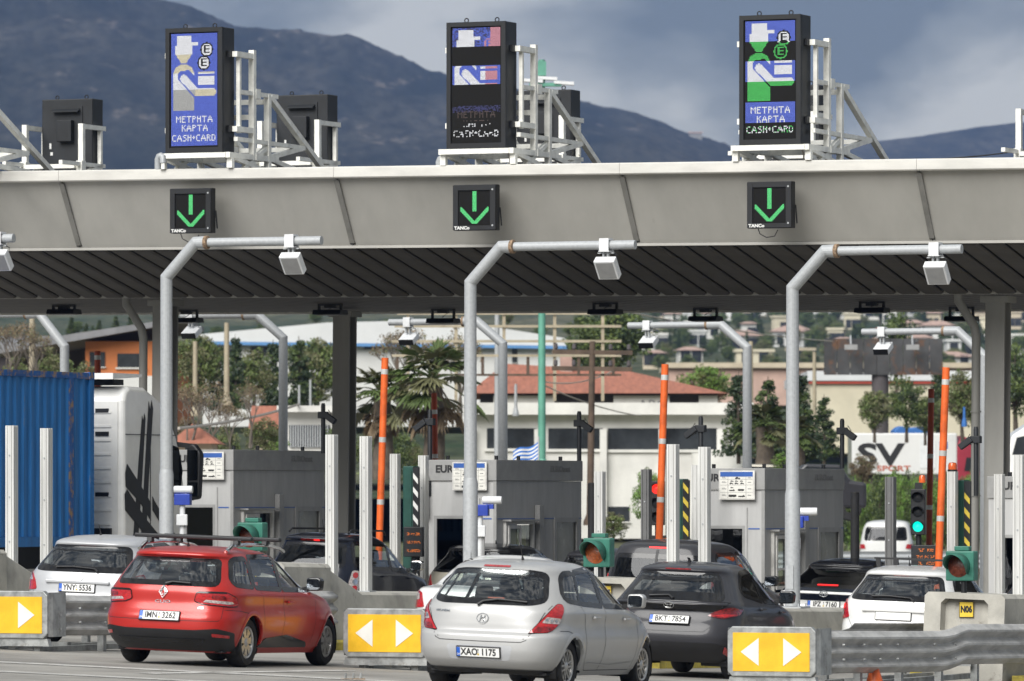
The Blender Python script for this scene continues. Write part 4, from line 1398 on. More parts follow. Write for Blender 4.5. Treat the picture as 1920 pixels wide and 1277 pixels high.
# ------------------------------------------------------------------ booths
def booth(px_c, y_c, top_py, label, plabel, sharp=True):
    w, L = 1.27, 3.75
    c = W(px_c, 0, y_c)
    # front-right corner is at (px_c, y_c); root in the middle of the front
    x, y = c.x - w / 2 * TX, y_c - w / 2 * TY
    zb = G(c.x, y_c) + 0.2
    o = thing("toll_booth", (x, y, zb), -TH, label, "toll booth", "grey toll booths")
    H = W(0, top_py, y_c).z - zb
    a = w / 2
    band = H - 0.36
    # walls: front with door opening, side with windows, back, left
    fr = MB()
    dl, dr, dh = -a + 0.12, a - 0.34, H - 0.95
    fr.box(-a, dl, 0, 0.06, 0, band); fr.box(dr, a, 0, 0.06, 0, band); fr.box(dl, dr, 0, 0.06, dh, band)
    fr.build("front_wall", M["booth_front"], o)
    sd = MB()
    s0, s1, s2, s3 = 0.32, 1.55, 2.55, 3.55        # window spans along the side
    wz0, wz1 = 0.62, H - 1.05
    X0, X1 = a - 0.05, a
    sd.box(X0, X1, 0.062, s0, 0, band); sd.box(X0, X1, s0, s1, 0, wz0); sd.box(X0, X1, s0, s1, wz1, band)
    sd.box(X0, X1, s1, s2, 0, band); sd.box(X0, X1, s2, s3, 0, 0.35); sd.box(X0, X1, s2, s3, wz1 + 0.02, band); sd.box(X0, X1, s3, L, 0, band)
    sd.build("side_wall", M["booth"], o)
    MB().box(-a, -a + 0.05, 0.062, L, 0, band).build("left_wall", M["booth"], o)
    MB().box(-a + 0.052, a - 0.052, L - 0.05, L, 0, 0.9).box(-a + 0.052, a - 0.052, L - 0.05, L, wz1 + 0.1, band).build("back_wall", M["booth"], o)
    MB().box(-a + 0.052, a - 0.052, 0.062, L - 0.052, 0.0, 0.05).build("floor", M["booth_inside"], o)
    MB().box(-a - 0.02, a + 0.02, -0.03, L + 0.02, band + 0.003, H).build("roof_band", M["booth_trim"], o, bevel=0.01)
    MB().box(a - 0.052, a + 0.006, 0.064, L - 0.002, wz1 + 0.04, wz1 + 0.055).build("blue_line", M["ink_blue"], o)
    MB().box(dr + 0.06, a - 0.08, -0.006, -0.001, wz1 + 0.04, wz1 + 0.06).build("blue_line", M["ink_blue"], o)
    # corner posts
    MB().box(a - 0.045, a + 0.012, -0.012, 0.0, 0, band).build("corner_post", M["booth_trim"], o)
    MB().box(dr + 0.03, dr + 0.05, -0.008, -0.001, 0, dh + 0.3).build("panel_joint", M["booth_trim"], o)
    # door: dark glazed leaf set back
    d_ = MB()
    d_.box(dl, dl + 0.05, 0.0, 0.05, 0, dh); d_.box(dr - 0.05, dr, 0.0, 0.05, 0, dh); d_.box(dl + 0.05, dr - 0.05, 0.0, 0.05, dh - 0.05, dh)
    door = d_.build("door_frame", M["booth_trim"], o)
    MB().box(dl + 0.052, dr - 0.052, 0.025, 0.035, 0.06, dh - 0.052).build("door_pane", M["glass_black"], door)
    MB().box(dl + 0.08, dl + 0.40, 0.30, 0.32, 0.4, dh - 0.4).build("notice", M["ink_grey"], o)
    # service window: white sliding sashes standing proud of the wall
    sw = MB()
    f = 0.05
    sw.box(a - 0.01, a + 0.05, s0, s0 + f, wz0, wz1); sw.box(a - 0.01, a + 0.05, s1 - f, s1, wz0, wz1)
    sw.box(a - 0.01, a + 0.05, s0 + f, s1 - f, wz1 - f, wz1); sw.box(a - 0.01, a + 0.05, s0 + f, s1 - f, wz0, wz0 + f)
    win = sw.build("service_window", M["window_frame"], o)
    sash = MB()
    q0, q1 = s0 + 0.07, s0 + 0.60
    sash.box(a + 0.052, a + 0.075, q0, q0 + 0.06, wz0 + 0.10, wz1 - 0.06); sash.box(a + 0.052, a + 0.075, q1 - 0.06, q1, wz0 + 0.10, wz1 - 0.06)
    sash.box(a + 0.052, a + 0.075, q0 + 0.06, q1 - 0.06, wz1 - 0.12, wz1 - 0.06); sash.box(a + 0.052, a + 0.075, q0 + 0.06, q1 - 0.06, wz0 + 0.10, wz0 + 0.16)
    sash.box(a + 0.052, a + 0.072, q0 + 0.06, q1 - 0.06, wz0 + 0.42, wz0 + 0.46)
    sash.build("sash", M["window_frame"], win)
    MB().box(a + 0.058, a + 0.064, q0 + 0.062, q1 - 0.062, wz0 + 0.162, wz1 - 0.122).build("pane", M["glass_clear"], win)
    MB().box(a - 0.012, a + 0.14, s0 - 0.05, s1 + 0.05, wz0 - 0.06, wz0 - 0.004).build("counter_sill", M["window_frame"], win)
    MB().box(a - 0.012, a + 0.16, s0 - 0.04, s1 + 0.04, wz1 + 0.004, wz1 + 0.035).build("window_hood", M["booth_trim"], win)
    MB().box(a - 0.03, a - 0.02, s0 + 0.62, s1 - 0.06, wz0 + 0.06, wz1 - 0.06).build("dark_pane", M["glass_dark"], win)
    # far window, frosted
    MB().box(a - 0.03, a - 0.02, s2, s3, 0.35, wz1 + 0.02).build("side_window", M["glass_frost"], o)
    fw = MB()
    fw.box(a - 0.004, a + 0.02, s2 - 0.04, s2 + 0.05, 0.30, wz1 + 0.06); fw.box(a - 0.004, a + 0.02, s3 - 0.05, s3 + 0.04, 0.30, wz1 + 0.06)
    fw.box(a - 0.004, a + 0.02, s2 + 0.05, s3 - 0.05, wz1 - 0.02, wz1 + 0.06); fw.box(a - 0.004, a + 0.02, s2 + 0.05, s3 - 0.05, 0.30, 0.38)
    fw.build("window_trim", M["booth_trim"], o)
    # rain pipe on the side
    MB().box(a + 0.004, a + 0.10, 1.66, 1.86, 0.05, wz1 + 0.28).build("rain_pipe", M["booth_trim"], o, bevel=0.01)
    for q in ((-0.30, 0.05), (a - 0.06, 0.10), (a - 0.06, 1.05), (a - 0.06, 2.9)):
        MB().tube([(q[0], q[1] + 0.05, H), (q[0], q[1] + 0.05, H + 0.07)], 0.035, 8).build("lifting_lug", M["black_metal"], o)
    # things inside: counter, monitor, screen back
    MB().box(-a + 0.1, a - 0.07, 0.7, 1.3, 0.78, 0.84).build("counter", M["booth_inside"], o)
    MB().box(-0.2, 0.2, 1.0, 1.05, 0.95, 1.3).build("monitor", M["black_metal"], o)
    # maker's lettering
    text("lettering", "EUROmat", 0.17, M["ink"], o, (-0.10, -0.036, H - 0.16), bold=0.006, sx=1.05)
    tx = text("lettering", "EUROmat", 0.14, M["ink_grey"], o, (a + 0.026, 2.75, H - 0.15), R(90), bold=0.004, sx=1.5)
    # price board
    pb = thing("price_board", (x + 0.18 * TX - 0.09 * DX, y + 0.18 * TY - 0.09 * DY, zb + H - 0.52), -TH, plabel, "price board", "price boards on the booth fronts")
    pw, ph = 0.64, 0.72
    pb.scale = (1, 1, 0.67)
    MB().box(-pw / 2, pw / 2, 0, 0.03, 0, ph).build("frame", M["window_frame"], pb, bevel=0.006)
    MB().box(-pw / 2 + 0.03, pw / 2 - 0.03, -0.004, -0.001, 0.03, ph - 0.03).build("sheet", M["sign_white"], pb)
    MB().box(-pw / 2 + 0.032, pw / 2 - 0.032, -0.007, -0.0045, ph - 0.15, ph - 0.032).build("header", M["ink_blue"], pb)
    ln = MB()
    for z in (0.18, 0.36, 0.50): ln.box(-pw / 2 + 0.035, pw / 2 - 0.035, -0.0066, -0.0046, z, z + 0.006)
    for x_ in (-0.155, 0.165): ln.box(x_, x_ + 0.006, -0.0072, -0.0067, 0.04, ph - 0.155)
    ln.build("ruling", M["ink_grey"], pb)

    def vehicle(cx, z, s, kind):
        m = MB()
        f_ = lambda u, v, d: (cx + u * s, d, z + v * s)
        if kind == 0: m.prism([(-.5, .1), (.5, .1), (.5, .3), (.2, .35), (0, .6), (-.25, .6), (-.45, .35), (-.5, .3)], f_, -0.0075, -0.005)
        elif kind == 1: m.prism([(-1, .1), (1, .1), (1, .45), (.7, .8), (.35, .8), (.35, .55), (-1, .55)], f_, -0.0075, -0.005)
        else: m.prism([(-.9, .1), (.9, .1), (.9, .8), (-.9, .8)], f_, -0.0075, -0.005)
        for q in (-.35, .35):
            m.prism([(q + .14 * math.cos(t), .08 + .14 * math.sin(t)) for t in [math.pi / 4 * j for j in range(8)]], f_, -0.0080, -0.0052)
        m.build("pictogram", M["ink"], pb)
    vehicle(0.02, 0.51, 0.085, 0)
    for q in (-0.09, 0.0, 0.10): vehicle(q, 0.385, 0.065, 0)
    for q in (-0.08, 0.0, 0.09): vehicle(q, 0.445, 0.05, 0)
    vehicle(-0.08, 0.215, 0.05, 1); vehicle(0.08, 0.215, 0.06, 2); vehicle(-0.08, 0.285, 0.05, 0)
    vehicle(-0.07, 0.065, 0.075, 2); vehicle(0.09, 0.065, 0.06, 1)
    pr_ = MB()
    for z in (0.10, 0.26, 0.42, 0.53): pr_.box(0.20, 0.26, -0.0068, -0.0048, z, z + 0.018).box(-0.26, -0.18, -0.0068, -0.0048, z, z + 0.012).box(-0.26, -0.20, -0.0068, -0.0048, z + 0.025, z + 0.033)
    pr_.build("fine_print", M["ink_grey"], pb)
    return o, x, y, zb, H


B1 = booth(437, 110.6, 843, "left toll booth, behind the truck's mirror and the black SUV", "price board on the left booth beside the truck's mirror")
B2 = booth(930, 108.4, 862, "middle toll booth behind the silver hatchback", "price board on the middle booth, half hidden by the pole")
B3 = booth(1433, 105.7, 878, "right toll booth beside the white and dark cars", "price board on the right booth")
B4 = booth(1993, 103.6, 893, "toll booth mostly hidden behind the right column", "price board on the booth behind the right column")


# security cameras on booth roofs
def security_camera(px, py_top, py_base, y, label, side=1, twin=False):
    a, b = W(px, py_base, y), W(px, py_top, y)
    o = thing("security_camera", a, -TH, label, "security camera", "security cameras on posts above the booths")
    h = b.z - a.z
    MB().tube([(0, 0, 0), (0, 0, h - 0.04), (0, 0, h)], [0.04, 0.04, 0.028], 10).build("post", M["black_box"], o, smooth=True)
    MB().box(-0.085, 0.085, -0.06, 0.06, h - 0.27, h - 0.15).build("mount", M["black_box"], o, bevel=0.01)
    for s in ((1, -1) if twin else (side,)):
        m = MB().box(0.0, 0.24, -0.055, 0.045, -0.05, 0.05)
        rt = Matrix.Rotation(R(35), 4, 'Y')
        m.v = [tuple(rt @ Vector(p)) for p in m.v]
        m.v = [(s * p[0] + s * 0.06, p[1] - 0.05, p[2] + h - 0.2) for p in m.v]
        m.build("camera_body", M["black_box"], o, bevel=0.01)
        MB().tube([(s * 0.10, 0, h - 0.12), (s * 0.16, 0, h - 0.20), (s * 0.08, 0, h - 0.3)], 0.008, 6).build("cable", M["cable"], o)


security_camera(606, 756, 850, 113.6, "security camera on a post at the dark column's left side")
security_camera(806, 768, 930, 108.9, "security camera on a post above the middle booth's left edge", -1)
security_camera(1086, 771, 864, 111.0, "security camera on a post at the middle booth's right roof corner")
security_camera(1314, 780, 930, 106.0, "security camera on a post above the right booth's left edge", -1)
security_camera(1579, 785, 878, 108.3, "security camera on a post at the right booth's right roof corner")
security_camera(1830, 800, 930, 104.0, "security camera on a post left of the right column", -1)
# black rubber posts guarding the booths
for i, px, top, lab in ((2, 1603, 922, "black rubber post right of the right booth"), (1, 1110, 905, "black rubber post right of the middle booth")):
    y = 101.0 if i == 2 else 106.5
    c = W(px, top, y)
    g = G(c.x, y)
    o = thing("rubber_post", (c.x, y, g), 0, lab, "post")
    MB().lathe([(0.09, 0), (0.075, 0.1), (0.068, c.z - g - 0.02), (0.05, c.z - g), (0, c.z - g)], 12).build("post", M["rubber"], o, smooth=True)
    MB().lathe([(0.13, 0), (0.13, 0.03), (0.08, 0.035)], 12).build("base_plate", M["black_metal"], o)
# ------------------------------------------------------------------ cars
def pchip(pts):
    """monotone smooth curve through (x, y) points"""
    x = np.array([p[0] for p in pts], float)
    y = np.array([p[1] for p in pts], float)
    h = np.diff(x)
    dl = np.diff(y) / h
    n = len(x)
    m = np.zeros(n)
    for i in range(1, n - 1):
        if dl[i - 1] * dl[i] > 0:
            w1, w2 = 2 * h[i] + h[i - 1], h[i] + 2 * h[i - 1]
            m[i] = (w1 + w2) / (w1 / dl[i - 1] + w2 / dl[i])
    m[0], m[-1] = dl[0], dl[-1]

    def f(v):
        v = np.clip(v, x[0], x[-1])
        k = np.clip(np.searchsorted(x, v) - 1, 0, n - 2)
        t = (v - x[k]) / h[k]
        return ((2 * t ** 3 - 3 * t ** 2 + 1) * y[k] + (t ** 3 - 2 * t ** 2 + t) * h[k] * m[k]
                + (-2 * t ** 3 + 3 * t ** 2) * y[k + 1] + (t ** 3 - t ** 2) * h[k] * m[k + 1])
    return f


def rpoly(pts, r, n=4):
    """round the corners of a polygon"""
    out = []
    N = len(pts)
    rr = r if isinstance(r, (list, tuple)) else [r] * N
    for i in range(N):
        p0, p, p1 = Vector(pts[i - 1]), Vector(pts[i]), Vector(pts[(i + 1) % N])
        a, b = p0 - p, p1 - p
        q = min(rr[i], a.length * 0.45, b.length * 0.45)
        A, B = p + a.normalized() * q, p + b.normalized() * q
        for k in range(n + 1):
            t = k / n
            out.append(tuple(A * (1 - t) ** 2 + p * 2 * t * (1 - t) + B * t * t))
    return out


def grow(poly, w):
    """offset a polygon outward by w (negative = inward)"""
    N = len(poly)
    area = sum(poly[i - 1][0] * poly[i][1] - poly[i][0] * poly[i - 1][1] for i in range(N))
    s = 1 if area > 0 else -1
    out = []
    for i in range(N):
        p0, p, p1 = Vector(poly[i - 1]), Vector(poly[i]), Vector(poly[(i + 1) % N])
        e0, e1 = (p - p0), (p1 - p)
        if e0.length < 1e-6: e0 = e1
        if e1.length < 1e-6: e1 = e0
        n0 = Vector((e0.y, -e0.x)).normalized() * s
        n1 = Vector((e1.y, -e1.x)).normalized() * s
        b = (n0 + n1)
        if b.length < 1e-6: b = n0
        b.normalize()
        out.append(tuple(p + b * w / max(0.5, b.dot(n0))))
    return out


def inside(poly, x, y):
    """vectorised point-in-polygon"""
    r = np.zeros(np.shape(x), bool)
    N = len(poly)
    for i in range(N):
        x0, y0 = poly[i - 1]
        x1, y1 = poly[i]
        c = ((y0 > y) != (y1 > y))
        with np.errstate(divide='ignore', invalid='ignore'):
            xi = (x1 - x0) * (y - y0) / (y1 - y0 + 1e-12) + x0
        r ^= c & (x < xi)
    return r


class Car:
    """body as a stack of plan contours; everything else is laid on that surface.
    local axes: x right, y forward (rear bumper at 0), z up"""
    def __init__(s, spec, loc, heading, name, label, cat="car", group=None, lod=1.0):
        s.sp = spec
        s.L = spec["L"]
        s.yr, s.yf, s.w = pchip(spec["rear"]), pchip(spec["front"]), pchip(spec["width"])
        s.Dr, s.nr = pchip(spec.get("Dr", [(0, 1.0), (2, 0.95)])), pchip(spec.get("nr", [(0, 4.6), (1.0, 4.2), (1.5, 3.6)]))
        s.z0, s.z1 = spec["width"][0][0], spec["width"][-1][0]
        s.crown = spec.get("crown", 0.035)
        # lie on the sloping road
        x, y = loc
        fx, fy = math.sin(heading), math.cos(heading)
        z = G(x, y)
        e = 1.2
        slope_f = (G(x + fx * 3, y + fy * 3) - z) / 3
        slope_r = (G(x + fy * e, y - fx * e) - z) / e
        s.root = thing(name, (x, y, z), -heading, label, cat, group, rx=math.atan(slope_f), ry=-math.atan(slope_r))
        s.lod = lod
        s.cache = {}
        s.paint = M[spec["paint"]]

    # --- contour geometry
    def contour(s, z):
        key = round(float(z), 4)
        if key in s.cache: return s.cache[key]
        z_ = min(max(z, s.z0), s.z1)
        yr, yf, w, D, n = float(s.yr(z_)), float(s.yf(z_)), float(s.w(z_)), float(s.Dr(z_)), float(s.nr(z_))
        Df = min(1.25, (yf - yr) * 0.40)
        D = min(D, (yf - yr) * 0.45)
        nR, nS, nF = int(34 * s.lod), int(30 * s.lod), int(30 * s.lod)
        ph = np.linspace(0, math.pi / 2, nR + 1)
        # spread samples evenly around the corner
        x1 = w * np.sin(ph) ** (2 / n)
        y1 = yr + D * (1 - np.cos(ph) ** (2 / n))
        y2 = np.linspace(yr + D, yf - Df, nS + 1)[1:]
        x2 = np.full_like(y2, w)
        ph2 = np.linspace(math.pi / 2, 0, nF + 1)[1:]
        nf = 2.6
        x3 = w * np.sin(ph2) ** (2 / nf)
        y3 = yf - Df * (1 - np.cos(ph2) ** (2 / nf))
        x, y = np.concatenate([x1, x2, x3]), np.concatenate([y1, y2, y3])
        sl = np.concatenate([[0], np.cumsum(np.hypot(np.diff(x), np.diff(y)))])
        s.cache[key] = (x, y, sl)
        return s.cache[key]

    def wrap(s, a, z):
        """a = distance along the contour from the rear centre (right positive)"""
        x, y, sl = s.contour(z)
        q = abs(a)
        return Vector((math.copysign(float(np.interp(q, sl, x)), a) if a != 0 else 0.0, float(np.interp(q, sl, y)), z))

    def side(s, y, z, sgn=1):
        x_, y_, sl = s.contour(z)
        return Vector((sgn * float(np.interp(y, y_, x_)), y, z))

    def front(s, x, z):
        x_, y_, sl = s.contour(z)
        k = int(34 * s.lod) + int(30 * s.lod)
        return Vector((x, float(np.interp(abs(x), x_[k:][::-1], y_[k:][::-1])), z))

    def rear(s, x, z):
        x_, y_, sl = s.contour(z)
        k = int(34 * s.lod)
        return Vector((x, float(np.interp(abs(x), x_[:k + 1], y_[:k + 1])), z))

    def mapper(s, kind, sgn=1):
        if kind == 'rear': return lambda u, v: s.wrap(u, v)
        if kind == 'side': return lambda u, v: s.side(u, v, sgn)
        if kind == 'front': return lambda u, v: s.front(u, v)

    def patch(s, name, poly, kind, mat, off=0.004, step=0.06, sgn=1, parent=None, skirt=0.0, hole=None, smooth=True):
        """polygon drawn on the body surface, lifted by off; skirt > 0 gives it an edge of that depth"""
        fn = s.mapper(kind, sgn)
        bm = bmesh.new()
        if hole is None:
            bm.faces.new([bm.verts.new((p[0], p[1], 0)) for p in poly])
        else:                                     # ring between hole and poly (same vertex count)
            A = [bm.verts.new((p[0], p[1], 0)) for p in poly]
            B = [bm.verts.new((p[0], p[1], 0)) for p in hole]
            for i in range(len(A)):
                bm.faces.new((A[i - 1], A[i], B[i], B[i - 1]))
        us = [p[0] for p in poly]
        vs_ = [p[1] for p in poly]
        for ax, lo, hi in ((0, min(us), max(us)), (1, min(vs_), max(vs_))):
            n = int((hi - lo) / step)
            for k in range(1, n + 1):
                c = lo + (hi - lo) * k / (n + 1)
                co = (c, 0, 0) if ax == 0 else (0, c, 0)
                no = (1, 0, 0) if ax == 0 else (0, 1, 0)
                bmesh.ops.bisect_plane(bm, geom=bm.verts[:] + bm.edges[:] + bm.faces[:], plane_co=co, plane_no=no)
        e = 0.004
        mid_y = s.L * 0.5

        def place(u, v, o):
            p = fn(u, v)
            d1 = fn(u + e, v) - fn(u - e, v)
            d2 = fn(u, v + e) - fn(u, v - e)
            nrm = d1.cross(d2)
            if nrm.length < 1e-9: nrm = Vector((0, -1, 0))
            nrm.normalize()
            if kind == 'rear' and nrm.dot(Vector((p.x, p.y - mid_y, 0))) < 0: nrm = -nrm
            if kind == 'side' and nrm.x * sgn < 0: nrm = -nrm
            if kind == 'front' and nrm.y < 0: nrm = -nrm
            return p + nrm * o
        bm.verts.ensure_lookup_table()
        if skirt > 0:
            be = [ed for ed in bm.edges if len(ed.link_faces) == 1]
            r_ = bmesh.ops.extrude_edge_only(bm, edges=be)
            low = {g for g in r_["geom"] if isinstance(g, bmesh.types.BMVert)}
        else:
            low = set()
        for v in bm.verts:
            v.co = place(v.co.x, v.co.y, off - skirt if v in low else off)
        bmesh.ops.recalc_face_normals(bm, faces=bm.faces)
        cen = Vector((0, mid_y, 0.7))
        if sum((f.calc_center_median() - cen).dot(f.normal) * f.calc_area() for f in bm.faces) < 0:
            bmesh.ops.reverse_faces(bm, faces=bm.faces)
        me = bpy.data.meshes.new(name)
        bm.to_mesh(me)
        bm.free()
        if smooth:
            me.polygons.foreach_set("use_smooth", [True] * len(me.polygons))
            me.set_sharp_from_angle(angle=R(40))
        return link(name, me, M[mat] if isinstance(mat, str) else mat, parent or s.root)

    def seam(s, pts, kind, sgn=1, w=0.007, mat="trim_black", off=0.0015, name="panel_gap", parent=None):
        """thin dark gap following points on the surface"""
        fn = s.mapper(kind, sgn)
        P = []
        for a, b in zip(pts[:-1], pts[1:]):
            n = max(1, int(math.hypot(b[0] - a[0], b[1] - a[1]) / 0.04))
            for k in range(n): P.append((a[0] + (b[0] - a[0]) * k / n, a[1] + (b[1] - a[1]) * k / n))
        P.append(pts[-1])
        vs_, fs_ = [], []
        for i, p in enumerate(P):
            q0, q1 = P[max(0, i - 1)], P[min(len(P) - 1, i + 1)]
            d = Vector((q1[0] - q0[0], q1[1] - q0[1]))
            d = d.normalized() if d.length > 1e-9 else Vector((1, 0))
            nr = Vector((-d.y, d.x)) * w / 2
            for sg in (-1, 1):
                u, v = p[0] + sg * nr.x, p[1] + sg * nr.y
                c = fn(u, v)
                if kind == 'side': c.x += sgn * off
                else:
                    o = Vector((c.x, (c.y - s.L / 2), 0)).normalized() if kind == 'rear' else Vector((0, 1, 0))
                    if kind == 'rear':
                        e = 0.01
                        t_ = fn(u + e, v) - fn(u - e, v)
                        o = Vector((t_.y, -t_.x, 0)).normalized()
                    c += o * off
                vs_.append(c)
        for i in range(len(P) - 1): fs_.append((2 * i, 2 * i + 1, 2 * i + 3, 2 * i + 2))
        return MB().add(vs_, fs_).build(name, M[mat], parent or s.root, smooth=True)

    # --- body shell with openings
    def body(s, holes, wheels, rw):
        nz = int(90 * s.lod)
        u = np.linspace(0, 1, nz + 1)
        zs = s.z0 + (s.z1 - s.z0) * (1 - (1 - u) ** 1.12)
        rings = []
        for z in zs:
            x, y, sl = s.contour(z)
            rings.append((x, y, sl, np.full_like(x, z)))
        M_ = len(rings[0][0])
        # roof cap
        xt, yt, slt = s.contour(s.z1)
        yc = (yt[0] + yt[-1]) / 2
        cap = []
        for k in range(1, 13):
            r = 1 - k / 12
            cap.append((xt * r, yc + (yt - yc) * r, slt, np.full_like(xt, s.z1 + s.crown * (1 - r ** 2.2))))
        allr = rings + cap
        NV = 2 * M_ - 2
        V = np.zeros((len(allr), NV, 3))
        for i, (x, y, sl, z) in enumerate(allr):
            V[i, :M_, 0], V[i, :M_, 1], V[i, :M_, 2] = x, y, z
            V[i, M_:, 0], V[i, M_:, 1], V[i, M_:, 2] = -x[1:-1][::-1], y[1:-1][::-1], z[1:-1][::-1]
        A = np.zeros((len(allr), NV))
        for i, (x, y, sl, z) in enumerate(allr):
            A[i, :M_] = sl
            A[i, M_:] = -sl[1:-1][::-1]
        n0 = len(allr)
        Vn = np.roll(V, -1, 1)
        C = (V[:-1] + V[1:] + Vn[:-1] + Vn[1:]) / 4
        An = np.roll(A, -1, 1)
        Ac = (A[:-1] + A[1:] + An[:-1] + An[1:]) / 4
        # faces that straddle the rear or front centre line
        keep = np.ones(C.shape[:2], bool)
        W_ = np.array([max(float(s.w(min(z, s.z1))), 0.01) for z in C[:, 0, 2]])[:, None]
        sidey = np.abs(C[..., 0]) > 0.80 * W_
        body_rows = np.zeros(C.shape[:2], bool)
        body_rows[:nz] = True
        for kind, poly in holes:
            if kind == 'rear':
                keep &= ~(inside(poly, Ac, C[..., 2]) & (C[..., 1] < s.L * 0.5) & body_rows)
            elif kind == 'side':
                keep &= ~(inside(poly, C[..., 1], C[..., 2]) & sidey & body_rows)
            elif kind == 'front':
                keep &= ~(inside(poly, C[..., 0], C[..., 2]) & (C[..., 1] > s.L * 0.52) & body_rows)
        for wy in wheels:
            keep &= ~(((C[..., 1] - wy) ** 2 + (C[..., 2] - rw) ** 2 < (rw + 0.035) ** 2) & (np.abs(C[..., 0]) > 0.5))
        idx = np.arange(n0 * NV).reshape(n0, NV)
        In = np.roll(idx, -1, 1)
        q = np.stack([idx[:-1], In[:-1], In[1:], idx[1:]], -1)[keep]
        me = bpy.data.meshes.new("body")
        me.from_pydata(V.reshape(-1, 3).tolist(), [], q.tolist())
        bm = bmesh.new()
        bm.from_mesh(me)
        bmesh.ops.remove_doubles(bm, verts=bm.verts, dist=0.0004)
        bmesh.ops.delete(bm, geom=[v for v in bm.verts if not v.link_faces], context='VERTS')
        bmesh.ops.recalc_face_normals(bm, faces=bm.faces)
        top = max(bm.faces, key=lambda f: f.calc_center_median().z)
        if top.normal.z < 0: bmesh.ops.reverse_faces(bm, faces=bm.faces)
        bm.to_mesh(me)
        bm.free()
        me.polygons.foreach_set("use_smooth", [True] * len(me.polygons))
        o = link("body", me, s.paint, s.root)
        if "two_tone" in s.sp:
            me.materials.append(M["trim_gloss"])
            me.polygons.foreach_set("material_index", [int(p.center.z > s.sp["two_tone"]) for p in me.polygons])
        return o

    def interior(s, belt):
        y0, y1 = float(s.yr(belt)) + 0.25, float(s.yf(belt)) - 0.7
        wd = float(s.w(belt)) * 0.90
        MB().box(-wd, wd, y0, y1, belt - 0.10, belt - 0.06).build("cabin_floor", M["trim_black"], s.root)
        seat = lambda cx, cy, w, h, mt: MB().prism([(-0.06, -0.08), (0.08, -0.08), (0.02, h), (-0.03, h + 0.02), (-0.08, h)], lambda u, v, d: (d, cy + u, belt - 0.06 + v), cx - w / 2, cx + w / 2).build("seat", M[mt], s.root, bevel=0.03)
        my = s.L * 0.47
        for sx in (-1, 1):
            seat(sx * 0.36, my, 0.46, 0.16, "seat_cloth")
            MB().prism([(-0.13, 0.20), (0.13, 0.20), (0.10, 0.36), (-0.10, 0.36)], lambda u, v, d: (sx * 0.36 + u, d, belt - 0.06 + v), my - 0.10, my).build("headrest", M["seat_cloth"], s.root, bevel=0.03)
            MB().prism([(-0.12, 0.10), (0.12, 0.10), (0.10, 0.24), (-0.10, 0.24)], lambda u, v, d: (sx * 0.38 + u, d, belt - 0.06 + v), s.L * 0.28 - 0.07, s.L * 0.28).build("headrest", M["seat_cloth"], s.root, bevel=0.03)
        seat(0, s.L * 0.28, 1.1, 0.10, "seat_cloth")

    def wheel(s, sx, wy, rw, spokes, rim_mat, style, track):
        o = thing("wheel", (0, 0, 0))
        o.parent = s.root
        o.location = (sx * track, wy, rw)
        o.rotation_euler = (0, 0, 0 if sx > 0 else math.pi)
        # tyre: axis along x, outer face towards +x
        wv = 0.10
        ri = rw * 0.655
        prof = [(ri, -wv), (rw - 0.03, -wv - 0.004), (rw - 0.006, -wv + 0.025), (rw, -wv + 0.05), (rw, wv - 0.05), (rw - 0.006, wv - 0.025), (rw - 0.03, wv + 0.004), (ri + 0.012, wv + 0.002), (ri, wv - 0.012)]
        MB().lathe(prof, 36, 'x').build("tyre", M["rubber"], o, smooth=True)
        MB().lathe([(ri, wv - 0.012), (ri - 0.012, wv - 0.004), (ri - 0.03, wv - 0.014), (ri - 0.04, wv - 0.05)], 36, 'x').build("rim", M[rim_mat], o, smooth=True)
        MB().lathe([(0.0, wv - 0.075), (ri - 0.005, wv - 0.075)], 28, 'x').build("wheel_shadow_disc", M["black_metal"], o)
        MB().lathe([(0, wv - 0.008), (0.03, wv - 0.008), (0.055, wv - 0.02), (0.062, wv - 0.06)], 18, 'x').build("hub_cap", M[rim_mat], o, smooth=True)
        for k in range(spokes):
            t = 2 * math.pi * k / spokes + 0.2
            m = MB()

            def f_(u, v, d, t=t): return (d, u * math.cos(t) - v * math.sin(t), u * math.sin(t) + v * math.cos(t))
            if style == 'double':
                for sg in (-1, 1):
                    m.prism([(0.05, sg * 0.022 - 0.009), (ri - 0.015, sg * 0.034 - 0.010), (ri - 0.015, sg * 0.034 + 0.010), (0.05, sg * 0.022 + 0.009)], f_, wv - 0.05, wv - 0.020)
            elif style == 'cap':
                m.prism([(0.05, -0.030), (ri * 0.55, -0.036), (ri - 0.015, -0.062), (ri - 0.015, -0.030), (ri * 0.75, 0.0), (ri - 0.015, 0.030), (ri - 0.015, 0.062), (ri * 0.55, 0.036), (0.05, 0.030)], f_, wv - 0.05, wv - 0.022)
            else:
                m.prism([(0.05, -0.026), (ri - 0.015, -0.036), (ri - 0.015, 0.036), (0.05, 0.026)], f_, wv - 0.05, wv - 0.020)
            m.build("spoke", M[rim_mat], o)
        return o

